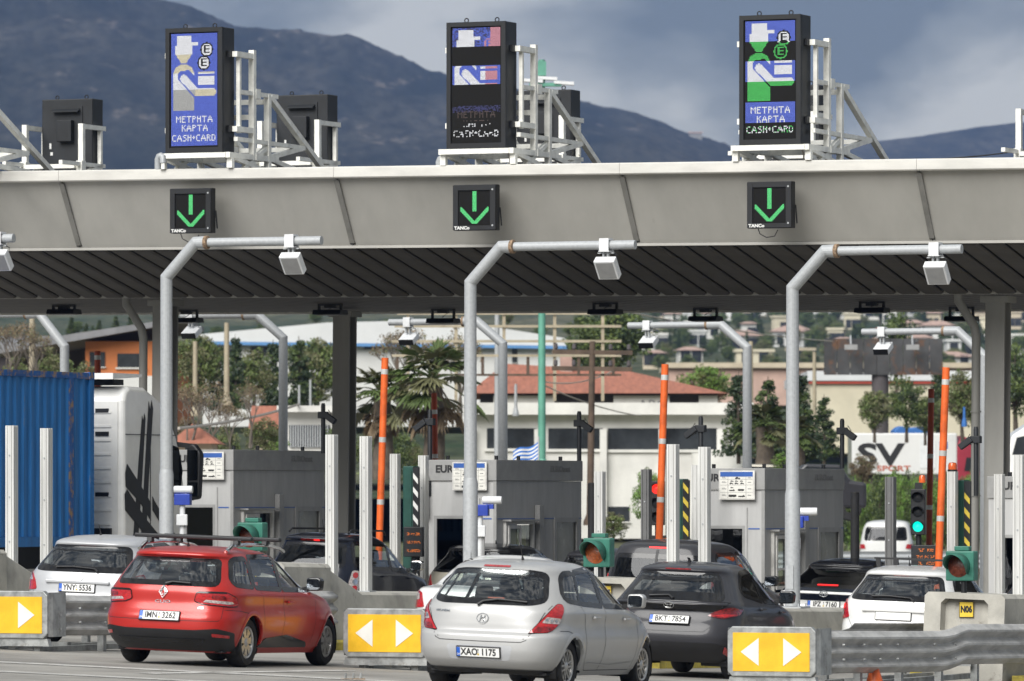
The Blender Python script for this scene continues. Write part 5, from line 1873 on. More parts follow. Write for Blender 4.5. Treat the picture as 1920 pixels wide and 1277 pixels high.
    def arches(s, wheels, rw, mat=None, width=0.05):
        n = 40
        for wy in wheels:
            for sgn in (1, -1):
                vs_, fs_ = [], []
                for k in range(n + 1):
                    t = R(-8) + R(196) * k / n
                    for q, (r_, off) in enumerate(((rw + 0.028, -0.03), (rw + 0.030, 0.006), (rw + 0.036 + width * 0.4, 0.010), (rw + 0.036 + width, 0.003))):
                        y, z = wy + r_ * math.cos(t), rw + r_ * math.sin(t)
                        p = s.side(y, max(z, s.z0 + 0.01), sgn)
                        vs_.append((p.x + sgn * off, y, max(z, s.z0 + 0.005)))
                for k in range(n):
                    for q in range(3): fs_.append((4 * k + q, 4 * k + q + 1, 4 * k + 5 + q, 4 * k + 4 + q))
                MB().add(vs_, fs_).build("arch_lip", M[mat] if mat else s.paint, s.root, smooth=True)
                # dark wheel well
                wx = float(s.w(rw)) - 0.03
                prof = [(rw + 0.05, wx), (rw + 0.05, wx - 0.42), (0.02, wx - 0.42)]
                m = MB().lathe([(r_, h * sgn) for r_, h in prof], 28, 'x', (0, wy, rw))
                m.v = [(a, b, max(c, 0.16)) for a, b, c in m.v]
                m.build("wheel_well", M["rubber"], s.root)

    def plate(s, txt, x, z, scale=1.0, tilt=True, mat=None):
        p = s.rear(x, z)
        y = min(p.y, s.rear(0.0, z - 0.05).y, s.rear(0, z + 0.05).y) - 0.012
        o = thing("number_plate", (0, 0, 0))
        o.parent = s.root
        o.location = (x, y, z)
        dy = s.rear(0, z + 0.05).y - s.rear(0, z - 0.05).y
        o.rotation_euler = (-math.atan2(dy, 0.1), 0, 0)
        MB().box(-0.268, 0.268, -0.004, 0.03, -0.064, 0.064).build("plate_holder", M["trim_black"], o, bevel=0.006)
        MB().box(-0.258, 0.258, -0.007, -0.0045, -0.052, 0.052).build("plate_face", M["plate_white"], o)
        if txt is None: return o
        MB().box(-0.257, -0.215, -0.009, -0.0072, -0.051, 0.051).build("country_band", M["plate_blue"], o)
        text("country_code", "GR", 0.03, M["plate_white"], o, (-0.236, -0.0105, -0.028), extrude=0.0005)
        a, b = txt.split("-")
        text("letters", a, 0.108, M["ink"], o, (-0.105, -0.009, 0), bold=0.0028, sx=0.86, extrude=0.0008)
        text("digits", b, 0.108, M["ink"], o, (0.128, -0.009, 0), bold=0.0028, sx=0.86, extrude=0.0008)
        MB().box(-0.004, 0.010, -0.0092, -0.0074, 0.018, 0.036).box(-0.006, 0.012, -0.0092, -0.0074, 0.0, 0.006).build("plate_marks", M["ink"], o)
        MB().box(-0.010, 0.014, -0.0092, -0.0074, -0.035, -0.012).build("plate_sticker", M["sticker"], o)
        return o

    def mirror(s, y, z, mat, sgn):
        p = s.side(y, z, sgn)
        o = thing("door_mirror", (0, 0, 0))
        o.parent = s.root
        o.location = p
        x0, x1 = sgn * 0.09, sgn * 0.285
        m = MB().prism(rpoly([(x0, -0.06), (x1, -0.05), (x1 + sgn * 0.01, 0.08), (x1 - sgn * 0.03, 0.115), (x0, 0.105)], 0.035, 4), lambda u, v, d: (u, d, v), 0.0, 0.13)
        m.build("mirror_shell", mat, o, smooth=False, bevel=0.03)
        MB().prism(rpoly([(x0 + sgn * .015, -0.045), (x1 - sgn * .012, -0.035), (x1 - sgn * .005, 0.07), (x1 - sgn * 0.04, 0.095), (x0 + sgn * .015, 0.09)], 0.03, 4), lambda u, v, d: (u, d, v), -0.004, -0.0005).build("mirror_glass", M["mirror"], o)
        MB().beam((-sgn * 0.03, 0.04, -0.06), (sgn * 0.13, 0.05, -0.02), 0.07, 0.05).build("mirror_arm", M["trim_black"], o)

    def handle(s, y, z, mat, sgn=1):
        p = s.side(y, z, sgn)
        MB().prism(rpoly([(-0.10, -0.012), (0.10, -0.008), (0.10, 0.012), (-0.10, 0.014)], 0.008, 3), lambda u, v, d: (p.x + sgn * d, p.y + u, p.z + v), 0.012, 0.040).build("door_handle", mat, s.root, bevel=0.006)
        s.patch("handle_recess", rpoly([(y - 0.085, z - 0.035), (y + 0.085, z - 0.03), (y + 0.085, z + 0.03), (y - 0.085, z + 0.03)], 0.025), 'side', "trim_black" if mat == M["trim_black"] else mat, 0.003, 0.06, sgn)

    def wiper(s, pts, parent=None, w=0.02):
        P = [s.wrap(a, z) + Vector((0, -0.028, 0.0)) for a, z in pts]
        o = MB().tube(P, [0.020] + [0.012] * (len(P) - 1), 8)
        o.build("wiper", M["trim_black"], s.root, smooth=True)

    def antenna(s, y, z_up, lean=0.25, r=0.004, sx=0.0):
        zt = s.z1 + s.crown * 0.85
        MB().tube([(sx, y, zt), (sx, y - 0.02, zt + 0.04), (sx, y - lean, zt + z_up)], [0.02, 0.008, r], 6).build("antenna", M["trim_black"], s.root)

    def spot(s, kind, u, v, off=0.006, sgn=1):
        p = s.mapper(kind, sgn)(u, v)
        return p + (Vector((0, -off, 0)) if kind == 'rear' else Vector((sgn * off, 0, 0)))


def ring_badge(car, z, kind, size=0.06, mat="chrome", x=0.0):
    """maker's emblems built from simple loops"""
    p = car.rear(x, z)
    o = thing("badge", (0, 0, 0))
    o.parent = car.root
    dy = car.rear(x, z + 0.04).y - car.rear(x, z - 0.04).y
    o.location = (x, p.y - 0.008, z)
    o.rotation_euler = (-math.atan2(dy, 0.08), 0, 0)

    def loop(rx, rz, cx=0, cz=0, r=0.006):
        pts = [(cx + rx * math.cos(t), 0, cz + rz * math.sin(t)) for t in [2 * math.pi * i / 24 for i in range(25)]]
        MB().tube(pts, r, 6, cap=False).build("emblem", M[mat], o, smooth=True)
    if kind == 'ovals':
        loop(size, size * 0.68); loop(size * 0.36, size * 0.62, r=0.005); loop(size * 0.70, size * 0.26, 0, size * 0.30, 0.005)
    elif kind == 'slant':
        MB().lathe([(0, 0.0), (size * 1.0, 0.002), (size * 1.0, 0.006)], 24, 'y').build("emblem_disc", M["paint_silver"], o)
        loop(size, size * 0.78)
        MB().tube([(-size * .45, -0.004, -size * .5), (-size * .22, -0.004, size * .5)], 0.008, 6).tube([(size * .22, -0.004, -size * .5), (size * .45, -0.004, size * .5)], 0.008, 6).tube([(-size * .4, -0.004, -0.01), (0, -0.004, 0.006), (size * .4, -0.004, 0.01)], 0.006, 6).build("emblem", M[mat], o, smooth=True)
    elif kind == 'lozenge':
        a, b = size * 0.72, size
        for q, w_ in ((1.0, 0.012), (0.55, 0.009)):
            pts = [(0, 0, b * q), (a * q, 0, 0), (0, 0, -b * q), (-a * q, 0, 0), (0, 0, b * q)]
            MB().tube(pts, w_ * 0.75, 6).build("emblem", M[mat], o)
    return o


def car_text(car, txt, x, z, size, mat="chrome", bold=0.001, sx=1.2):
    p = car.rear(x, z)
    o = text("model_lettering", txt, size, M[mat], car.root, (x, p.y - 0.007, z), bold=bold, sx=sx)
    e = 0.03
    o.rotation_euler = (-math.atan2(car.rear(x, z + e).y - car.rear(x, z - e).y, 2 * e), 0, math.atan2(car.rear(x + e, z).y - car.rear(x - e, z).y, 2 * e))
    return o


def glaze(car, rear_glass, side_panes, wind, tint="glass_dark", frit_w=0.045, side_tint=None, pane_tints=None):
    """openings are cut in the body; here frit borders and panes"""
    st = side_tint or tint
    if rear_glass:
        rg = car.patch("rear_window", rear_glass, 'rear', tint, 0.001, 0.07)
        car.patch("window_border", grow(rear_glass, 0.014), 'rear', "frit", 0.003, 0.05, parent=rg, hole=grow(rear_glass, -frit_w))
    for sgn in (1, -1):
        for k, poly in enumerate(side_panes):
            tn = pane_tints[k] if pane_tints else st
            g = car.patch("side_window", poly, 'side', tn, 0.0, 0.08, sgn)
            car.patch("window_border", grow(poly, 0.044), 'side', "trim_gloss", 0.003, 0.05, sgn, parent=g, hole=grow(poly, -0.016))
    if wind:
        g = car.patch("windscreen", wind, 'front', "glass_clear", 0.0, 0.10)
        car.patch("window_border", grow(wind, 0.02), 'front', "frit", 0.003, 0.08, parent=g, hole=grow(wind, -0.075))


def standard_car(spec, loc, heading, name, label, group="cars queueing at the toll", lod=1.0):
    c = Car(spec, loc, heading, name, label, "car", group, lod)
    rw, wheels = spec["rw"], spec["wheels"]
    rg = spec["rear_glass"]
    sp_ = spec["side_panes"]
    wd = spec["windscreen"]
    holes = [('rear', grow(rg, -0.022))] + [('side', grow(p, -0.004)) for p in sp_] + [('front', grow(wd, -0.012))]
    c.body(holes, wheels, rw)
    c.interior(spec["belt"])
    glaze(c, rg, sp_, wd, spec.get("tint", "glass_dark"), spec.get("frit", 0.045), spec.get("side_tint"), spec.get("pane_tints"))
    c.arches(wheels, rw, spec.get("arch_mat"))
    tr = float(c.w(rw)) - 0.115
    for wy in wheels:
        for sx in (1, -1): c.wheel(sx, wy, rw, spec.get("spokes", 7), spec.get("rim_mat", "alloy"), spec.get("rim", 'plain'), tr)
    # dark underside
    y0, y1 = float(c.yr(c.z0)), float(c.yf(c.z0))
    MB().box(-float(c.w(c.z0)) * 0.93, float(c.w(c.z0)) * 0.93, y0 + 0.06, y1 - 0.1, c.z0 + 0.005, c.z0 + 0.03).build("underbody", M["rubber"], c.root)
    return c
# ------------------------------------------------------------------ red estate car
def at(px, y): return ((px - 960) * y / F, y)


CLIO = dict(L=4.26, paint="paint_red",
    rear=[(0.17, .30), (0.27, .12), (0.36, .035), (0.46, .0), (0.58, .005), (0.70, .055), (0.78, .075), (0.90, .085), (0.97, .11), (1.06, .17), (1.20, .275), (1.315, .365), (1.345, .32), (1.375, .335), (1.40, .43), (1.425, .62)],
    front=[(0.17, 4.05), (0.35, 4.22), (0.5, 4.26), (0.68, 4.18), (0.82, 3.98), (0.92, 3.50), (0.985, 3.20), (1.15, 2.84), (1.30, 2.52), (1.40, 2.22), (1.425, 2.02)],
    width=[(0.17, .74), (0.28, .80), (0.42, .845), (0.58, .862), (0.76, .850), (0.885, .862), (0.92, .848), (0.97, .825), (1.10, .765), (1.25, .70), (1.34, .655), (1.39, .60), (1.425, .50)],
    crown=0.035, rw=0.305, wheels=(0.90, 3.49), belt=0.97,
    rear_glass=rpoly([(-.70, .985), (.70, .985), (.60, 1.30), (-.60, 1.30)], [.10, .10, .06, .06]),
    side_panes=[rpoly([(.42, 1.02), (.92, .995), (1.00, 1.31), (.66, 1.30)], [.10, .03, .05, .10]),
                rpoly([(1.00, .99), (1.78, .97), (1.86, 1.345), (1.10, 1.33)], [.04, .03, .05, .06]),
                rpoly([(1.86, .97), (3.02, .965), (2.74, 1.17), (2.36, 1.35), (1.96, 1.36)], [.03, .05, .10, .12, .06])],
    windscreen=rpoly([(-.62, 1.01), (.62, 1.01), (.52, 1.37), (-.52, 1.37)], .08),
    spokes=7, rim='cap', tint="glass_dark", side_tint="glass_clear", pane_tints=["glass_dark", "glass_clear", "glass_clear"], frit=0.05)


def build_clio():
    c = standard_car(CLIO, at(296, 77.6), R(20.3), "estate_car", "red estate car with roof bars, nearest car on the left")
    # black lower bumper with grey insert, tail lamps, tailgate outline
    c.patch("lower_bumper", rpoly([(-.98, .20), (.98, .20), (1.02, .42), (.72, .47), (.45, .445), (-.45, .445), (-.72, .47), (-1.02, .42)], .03), 'rear', "trim_black", 0.012, 0.05, skirt=0.02)
    c.patch("bumper_insert", rpoly([(-.50, .285), (.50, .285), (.58, .345), (-.58, .345)], .02), 'rear', "trim_gloss", 0.016, 0.06)
    for sg in (-1, 1):
        m = lambda pts: [(sg * a, z) for a, z in pts]
        L0 = rpoly(m([(.415, .80), (.50, .765), (.86, .742), (1.02, .75), (.98, .84), (.80, .905), (.44, .905)]), [.02, .02, .02, .02, .03, .04, .03])
        c.patch("lamp_frame", grow(L0, .012), 'rear', "trim_gloss", 0.006, 0.05)
        lamp = c.patch("tail_light", L0, 'rear', "lamp_red", 0.012, 0.04, skirt=0.02)
        c.patch("lamp_clear", rpoly(m([(.52, .785), (.84, .765), (.93, .775), (.90, .80), (.55, .815)]), .01), 'rear', "lamp_clear", 0.016, 0.04, parent=lamp)
        c.patch("lamp_core", rpoly(m([(.62, .83), (.82, .825), (.78, .868), (.62, .875)]), .02), 'rear', "lamp_red_dark", 0.0165, 0.04, parent=lamp)
        c.patch("lamp_edge", rpoly(m([(.42, .892), (.81, .893), (.79, .908), (.44, .908)]), .005), 'rear', "trim_gloss", 0.0165, 0.05, parent=lamp)
        c.patch("reflector", rpoly(m([(.66, .375), (.90, .36), (.91, .395), (.66, .415)]), .01), 'rear', "lamp_red", 0.017, 0.06)
        c.seam(m([(.78, .745), (.78, .60), (.74, .56), (.40, .555), (0, .555)]), 'rear')
        c.seam(m([(.80, .70), (1.10, .69), (1.4, .66)]), 'rear')
        c.patch("sill_guard", rpoly([(1.18, .245), (2.78, .245), (2.70, .31), (2.0, .40), (1.35, .36)], .04), 'side', "trim_gloss", 0.010, 0.08, sg, skirt=0.012)
        c.seam([(1.85, .27), (1.90, .60), (1.82, .965)], 'side', sg)
        c.seam([(2.86, .30), (2.92, .62), (2.90, .95)], 'side', sg)
        c.seam([(1.10, .98), (1.22, .80), (1.26, .55), (1.26, .40)], 'side', sg)
        c.handle(2.05, .80, M["paint_red"], sg)
        c.mirror(2.80, 1.0, M["trim_gloss"], sg)
        # roof rails
        P = [Vector((sg * .575, y, z)) for y, z in ((.62, 1.40), (.80, 1.475), (1.3, 1.50), (1.9, 1.495), (2.3, 1.46), (2.45, 1.42))]
        rr = MB().tube(P, [.026, .024, .020, .020, .022, .026], 8).build("roof_rail", M["chrome"], c.root, smooth=True)
    for y in (.95, 1.85):
        rb = MB().beam((-.78, y, 1.565), (.78, y, 1.565), .09, .05).build("roof_bar", M["trim_black"], c.root, bevel=.015)
        for sg in (-1, 1):
            MB().prism([(-.05, 1.485), (.05, 1.485), (.035, 1.56), (-.035, 1.56)], lambda u, v, d: (sg * .575 + d, y + u, v), -.035, .035).build("bar_foot", M["trim_black"], rb, bevel=.01)
    c.patch("brake_light", rpoly([(-.20, 1.335), (.20, 1.335), (.20, 1.352), (-.20, 1.352)], .006), 'rear', "lamp_red", 0.006, 0.06)
    c.plate("IMN-3262", -.005, .605)
    ring_badge(c, .895, 'lozenge', .075)
    car_text(c, "CLIO", 0.0, .775, .052, sx=1.75)
    car_text(c, "dCi", .50, .715, .036, sx=1.4)
    c.wiper([(.02, .995), (.10, 1.02), (.34, 1.01)])
    c.antenna(.80, .05, .02, .012)
    return c


build_clio()

# ------------------------------------------------------------------ silver hatchback
I20 = dict(L=3.94, paint="paint_silver",
    rear=[(0.19, .26), (0.28, .10), (0.36, .03), (0.48, .0), (0.62, .008), (0.65, .03), (0.672, .062), (0.76, .072), (0.90, .092), (0.985, .135), (1.08, .20), (1.20, .30), (1.33, .42), (1.375, .43), (1.405, .475), (1.44, .62), (1.46, .78)],
    front=[(0.19, 3.72), (0.35, 3.88), (0.5, 3.94), (0.68, 3.88), (0.82, 3.68), (0.93, 3.28), (1.0, 3.02), (1.18, 2.66), (1.33, 2.34), (1.43, 2.06), (1.46, 1.92)],
    width=[(0.19, .73), (0.28, .78), (0.42, .832), (0.58, .853), (0.77, .839), (0.90, .853), (0.935, .841), (0.99, .815), (1.12, .755), (1.27, .69), (1.37, .64), (1.42, .59), (1.46, .49)],
    nr=[(0, 4.4), (0.6, 4.4), (0.9, 3.8), (1.5, 3.1)], crown=0.032, rw=0.30, wheels=(0.74, 3.22), belt=0.99,
    rear_glass=rpoly([(-.725, 1.03), (-.55, .985), (.55, .985), (.725, 1.03), (.63, 1.335), (.40, 1.365), (-.40, 1.365), (-.63, 1.335)], [.10, .10, .10, .10, .09, .1, .1, .09]),
    side_panes=[rpoly([(.58, 1.06), (.95, 1.03), (1.08, 1.34), (.80, 1.33)], [.10, .02, .06, .10]),
                rpoly([(.99, 1.025), (1.62, 1.0), (1.66, 1.385), (1.12, 1.345)], [.02, .03, .05, .06]),
                rpoly([(1.71, 1.0), (2.84, .985), (2.54, 1.20), (2.16, 1.385), (1.76, 1.395)], [.03, .06, .12, .12, .06])],
    windscreen=rpoly([(-.62, 1.03), (.62, 1.03), (.52, 1.40), (-.52, 1.40)], .08),
    spokes=6, rim='double', tint="glass_clear", side_tint="glass_clear", frit=0.055)

I20["width"] = [(z, w * 1.035) for z, w in I20["width"]]


def build_i20():
    c = standard_car(I20, at(895, 72.2), R(21.3), "hatchback", "silver hatchback nearest the camera, with bumper number plate XAO-1175")
    for sg in (-1, 1):
        m = lambda pts: [(sg * a, z) for a, z in pts]
        L0 = rpoly(m([(.555, .660), (.80, .685), (.93, .78), (.985, .93), (.955, .995), (.86, 1.00), (.80, .94), (.70, .83)]), [.02, .05, .05, .05, .03, .03, .05, .05])
        c.patch("lamp_frame", grow(L0, .007), 'rear', "trim_gloss", 0.005, 0.05)
        lamp = c.patch("tail_light", L0, 'rear', "lamp_red", 0.012, 0.035, skirt=0.02)
        c.patch("lamp_clear", rpoly(m([(.69, .785), (.92, .775), (.955, .84), (.745, .855)]), .02), 'rear', "lamp_clear", 0.016, 0.035, parent=lamp)
        for a_, z_ in ((.75, .82), (.81, .815), (.87, .812)):
            c.patch("lamp_bulb", [(sg * a_ + .018 * math.cos(t), z_ + .018 * math.sin(t)) for t in [2 * math.pi * j / 10 for j in range(10)]], 'rear', "chrome", 0.0185, 0.1, parent=lamp)
        c.patch("lamp_low", rpoly(m([(.60, .672), (.79, .695), (.86, .742), (.65, .742)]), .02), 'rear', "lamp_red_dark", 0.0155, 0.035, parent=lamp)
        # tailgate outline
        c.seam(m([(.80, .985), (.72, .90), (.60, .68), (.55, .585), (.49, .56), (0, .555)]), 'rear', w=.009)
        c.seam(m([(.96, .70), (1.15, .70), (1.35, .66)]), 'rear')
        c.seam([(1.68, .25), (1.72, .62), (1.68, .995)], 'side', sg, .008)
        c.seam([(2.74, .28), (2.80, .62), (2.76, .97)], 'side', sg, .008)
        c.seam([(.93, 1.02), (1.05, .82), (1.10, .58), (1.14, .36), (1.25, .25), (2.72, .25)], 'side', sg, .008)
        c.handle(1.36, .855, M["paint_silver"], sg)
        c.handle(2.36, .835, M["paint_silver"], sg)
        c.mirror(2.52, 1.02, M["paint_silver"], sg)
        c.patch("side_repeater", [(2.98 + .03 * math.cos(t), .80 + .014 * math.sin(t)) for t in [2 * math.pi * j / 10 for j in range(10)]], 'side', "lamp_clear", 0.006, 0.1, sg)
        c.patch("parking_sensor", [(sg * .52 + .009 * math.cos(t), .60 + .009 * math.sin(t)) for t in [2 * math.pi * j / 8 for j in range(8)]], 'rear', "ink_grey", 0.003, 0.1)
        c.seam([(1.25, .33), (2.0, .30), (2.7, .33)], 'side', sg, .02, "paint_silver", .012, "sill_crease")
    c.patch("number_plate_recess", rpoly([(-.36, .345), (.36, .345), (.40, .515), (-.40, .515)], .04), 'rear', "paint_silver_cool", 0.002, 0.06)
    c.patch("lower_bumper", rpoly([(-.80, .20), (.80, .20), (.84, .25), (-.84, .25)], .02), 'rear', "trim_black", 0.01, 0.06)
    c.patch("brake_light", rpoly([(-.16, 1.392), (.16, 1.392), (.16, 1.412), (-.16, 1.412)], .006), 'rear', "lamp_red", 0.008, 0.06)
    c.plate("XAO-1175", -.005, .43)
    ring_badge(c, .815, 'slant', .068)
    car_text(c, "i20", .47, .885, .060, sx=1.3)
    car_text(c, "HYUNDAI", -.50, .885, .034, sx=1.2)
    c.wiper([(-.08, .965), (-.02, 1.01), (.15, 1.035), (.50, 1.015)])
    MB().box(-.16, .04, .62, .63, 1.0, 1.05).build("rear_shelf_sign", M["sticker_red"], c.root)
    c.antenna(.95, .30, .18, .004, .12)
    return c


build_i20()

# ------------------------------------------------------------------ dark grey hatchback
YARIS = dict(L=3.94, paint="paint_grey",
    rear=[(0.20, .30), (0.30, .12), (0.40, .03), (0.52, .0), (0.66, .03), (0.78, .09), (0.86, .11), (0.955, .055), (1.0, .10), (1.10, .20), (1.22, .34), (1.34, .46), (1.375, .43), (1.40, .46), (1.43, .62), (1.455, .80)],
    front=[(0.20, 3.7), (0.35, 3.86), (0.5, 3.94), (0.68, 3.90), (0.84, 3.68), (0.95, 3.25), (1.02, 2.98), (1.18, 2.62), (1.33, 2.28), (1.42, 2.02), (1.455, 1.88)],
    width=[(0.20, .76), (0.30, .81), (0.46, .86), (0.64, .873), (0.80, .868), (0.92, .845), (1.0, .80), (1.12, .735), (1.27, .66), (1.36, .61), (1.41, .56), (1.455, .46)],
    crown=0.03, rw=0.31, wheels=(0.72, 3.27), belt=1.0,
    rear_glass=rpoly([(-.74, 1.00), (.74, 1.00), (.54, 1.335), (-.54, 1.335)], [.10, .10, .08, .08]),
    side_panes=[rpoly([(.80, 1.10), (1.62, 1.01), (1.66, 1.37), (1.14, 1.335)], [.14, .04, .05, .10]),
                rpoly([(1.70, 1.01), (2.80, .995), (2.50, 1.19), (2.10, 1.375), (1.74, 1.385)], [.03, .06, .12, .12, .06])],
    windscreen=rpoly([(-.60, 1.04), (.60, 1.04), (.48, 1.39), (-.48, 1.39)], .08),
    spokes=5, rim='plain', rim_mat="device_grey", tint="glass_dark", frit=0.10)


def build_yaris():
    c = standard_car(YARIS, at(1246, 81.6), R(17.5), "hatchback", "dark grey hatchback with plate BKT-7854 right of the silver car")
    c.patch("tailgate_panel", rpoly([(-.62, .86), (.62, .86), (.86, .985), (-.86, .985)], .03), 'rear', "trim_gloss", 0.004, 0.06)
    c.patch("lower_bumper", rpoly([(-1.0, .21), (1.0, .21), (.98, .40), (.60, .46), (-.60, .46), (-.98, .40)], .05), 'rear', "trim_black", 0.010, 0.06, skirt=.015)
    for sg in (-1, 1):
        m = lambda pts: [(sg * a, z) for a, z in pts]
        L0 = rpoly(m([(.50, .80), (.70, .775), (.98, .82), (1.12, .895), (1.0, .90), (.86, .925), (.70, .90), (.58, .86)]), .02)
        lamp = c.patch("tail_light", L0, 'rear', "lamp_red_dark", 0.012, 0.04, skirt=.02)
        c.patch("lamp_strip", rpoly(m([(.56, .808), (.72, .79), (.96, .83), (.72, .83)]), .01), 'rear', "lamp_red", 0.016, 0.04, parent=lamp)
        c.patch("reflector", rpoly(m([(.72, .34), (.80, .30), (.86, .33), (.76, .43)]), .02), 'rear', "lamp_red", 0.016, 0.05)
        c.seam(m([(.62, .86), (.55, .66), (.48, .60), (0, .595)]), 'rear')
        c.seam([(1.70, .27), (1.75, .65), (1.68, 1.0)], 'side', sg)
        c.seam([(2.72, .30), (2.78, .62), (2.74, .97)], 'side', sg)
        c.handle(1.45, .90, M["paint_grey"], sg)
        c.handle(2.40, .86, M["paint_grey"], sg)
        c.mirror(2.45, 1.03, M["trim_gloss"], sg)
    c.patch("brake_light", rpoly([(-.17, 1.378), (.17, 1.378), (.17, 1.392), (-.17, 1.392)], .005), 'rear', "lamp_red_dark", 0.006, 0.06)
    c.plate("BKT-7854", 0.02, .745)
    ring_badge(c, .925, 'ovals', .066)
    c.wiper([(.05, 1.01), (-.02, 1.055), (-.28, 1.04)], w=.03)
    MB().tube([(0, .95, 1.48), (0, .93, 1.52), (0, .85, 1.53)], [.03, .015, .01], 6).build("antenna", M["trim_black"], c.root)
    return c


build_yaris()

# ------------------------------------------------------------------ two silver and white hatchbacks of one shape
AUR = dict(L=4.20, paint="paint_silver_cool",
    rear=[(0.19, .26), (0.28, .10), (0.38, .02), (0.52, .0), (0.62, .03), (0.70, .07), (0.85, .085), (0.98, .12), (1.05, .17), (1.18, .29), (1.34, .42), (1.375, .40), (1.41, .45), (1.45, .66), (1.475, .85)],
    front=[(0.19, 3.95), (0.35, 4.14), (0.5, 4.20), (0.68, 4.14), (0.84, 3.85), (0.95, 3.35), (1.02, 3.05), (1.18, 2.65), (1.35, 2.25), (1.44, 1.98), (1.475, 1.84)],
    width=[(0.19, .74), (0.28, .79), (0.44, .85), (0.62, .872), (0.78, .876), (0.92, .862), (1.0, .83), (1.13, .765), (1.28, .69), (1.38, .635), (1.43, .58), (1.475, .48)],
    crown=0.03, rw=0.31, wheels=(0.80, 3.40), belt=1.0,
    rear_glass=rpoly([(-.74, 1.02), (-.55, 1.0), (.55, 1.0), (.74, 1.02), (.60, 1.34), (-.60, 1.34)], [.08, .1, .1, .08, .08, .08]),
    side_panes=[rpoly([(.62, 1.08), (1.00, 1.05), (1.10, 1.35), (.85, 1.34)], [.08, .03, .05, .08]),
                rpoly([(1.05, 1.04), (1.75, 1.02), (1.82, 1.39), (1.16, 1.36)], [.03, .03, .05, .05]),
                rpoly([(1.82, 1.02), (2.88, 1.0), (2.42, 1.24), (1.90, 1.39)], [.03, .06, .15, .06])],
    windscreen=rpoly([(-.62, 1.04), (.62, 1.04), (.50, 1.41), (-.50, 1.41)], .08),
    spokes=7, rim='plain', tint="glass_dark", side_tint="glass_clear", frit=0.07)


def build_aur(spec, loc, hd, name, label, plate, lamp_kind, bars):
    c = standard_car(spec, loc, hd, name, label)
    pt = M[spec["paint"]]
    for sg in (-1, 1):
        m = lambda pts: [(sg * a, z) for a, z in pts]
        if lamp_kind == 0:
            L0 = rpoly(m([(.62, .735), (.99, .72), (1.02, .90), (.96, .985), (.76, .95), (.66, .86)]), .04)
            lamp = c.patch("tail_light", L0, 'rear', "lamp_red", 0.012, 0.04, skirt=.02)
            c.patch("lamp_clear", rpoly(m([(.70, .86), (.99, .86), (.95, .96), (.79, .945)]), .02), 'rear', "lamp_clear", 0.016, 0.04, parent=lamp)
        else:
            L0 = rpoly(m([(.68, .735), (.93, .70), (1.0, .78), (.98, .97), (.88, 1.0), (.76, .93)]), .04)
            lamp = c.patch("tail_light", L0, 'rear', "lamp_red", 0.012, 0.04, skirt=.02)
            for z_ in (.80, .89):
                c.patch("lamp_ring", [(sg * .86 + .045 * math.cos(t), z_ + .04 * math.sin(t)) for t in [2 * math.pi * j / 12 for j in range(12)]], 'rear', "brake_lit" if z_ > .85 else "lamp_clear", 0.0165, 0.1, parent=lamp)
        c.seam(m([(.72, .74), (.62, .62), (.56, .575), (0, .57)]), 'rear')
        c.seam([(1.80, .27), (1.85, .62), (1.80, 1.0)], 'side', sg)
        c.seam([(2.88, .3), (2.94, .62), (2.9, .97)], 'side', sg)
        c.handle(1.55, .88, pt, sg)
        c.handle(2.50, .86, pt, sg)
        c.mirror(2.62, 1.03, pt, sg)
        if bars:
            for y in (1.05, 1.95):
                rb = MB().beam((-.60, y, 1.585), (.66, y, 1.585), .05, .026).build("roof_bar", M["trim_black"], c.root) if sg == 1 else None
                MB().beam((sg * .53, y, 1.46), (sg * .55, y, 1.58), .06, .05).build("bar_foot", M["trim_black"], c.root)
    for a_ in (-.09, -.03, .03, .09):
        c.patch("brake_light", rpoly([(a_ - .022, 1.335), (a_ + .022, 1.335), (a_ + .022, 1.352), (a_ - .022, 1.352)], .004), 'rear', "brake_lit" if lamp_kind == 1 else "lamp_red", 0.006, 0.06)
    p = c.rear(0, .865)
    MB().beam((-.47, p.y - .012, .855), (.47, p.y - .012, .855), .04, .045).build("handle_bar", pt, c.root, bevel=.012)
    c.plate(plate, 0.0, .775)
    ring_badge(c, .925, 'ovals', .075)
    c.wiper([(.28, 1.0), (.22, 1.04), (-.10, 1.06), (-.35, 1.05)])
    c.antenna(.80, .14, .08)
    return c


build_aur(AUR, at(136, 86.2), R(20), "hatchback", "light silver hatchback with plate YNY-5536 behind the left crash cushion", "YNY-5536", 0, False)
AUR2 = dict(AUR, paint="paint_car_white", L=4.18)
build_aur(AUR2, at(1668, 90.5), R(20), "hatchback", "white hatchback with roof bars left of the N06 island", None, 1, True)

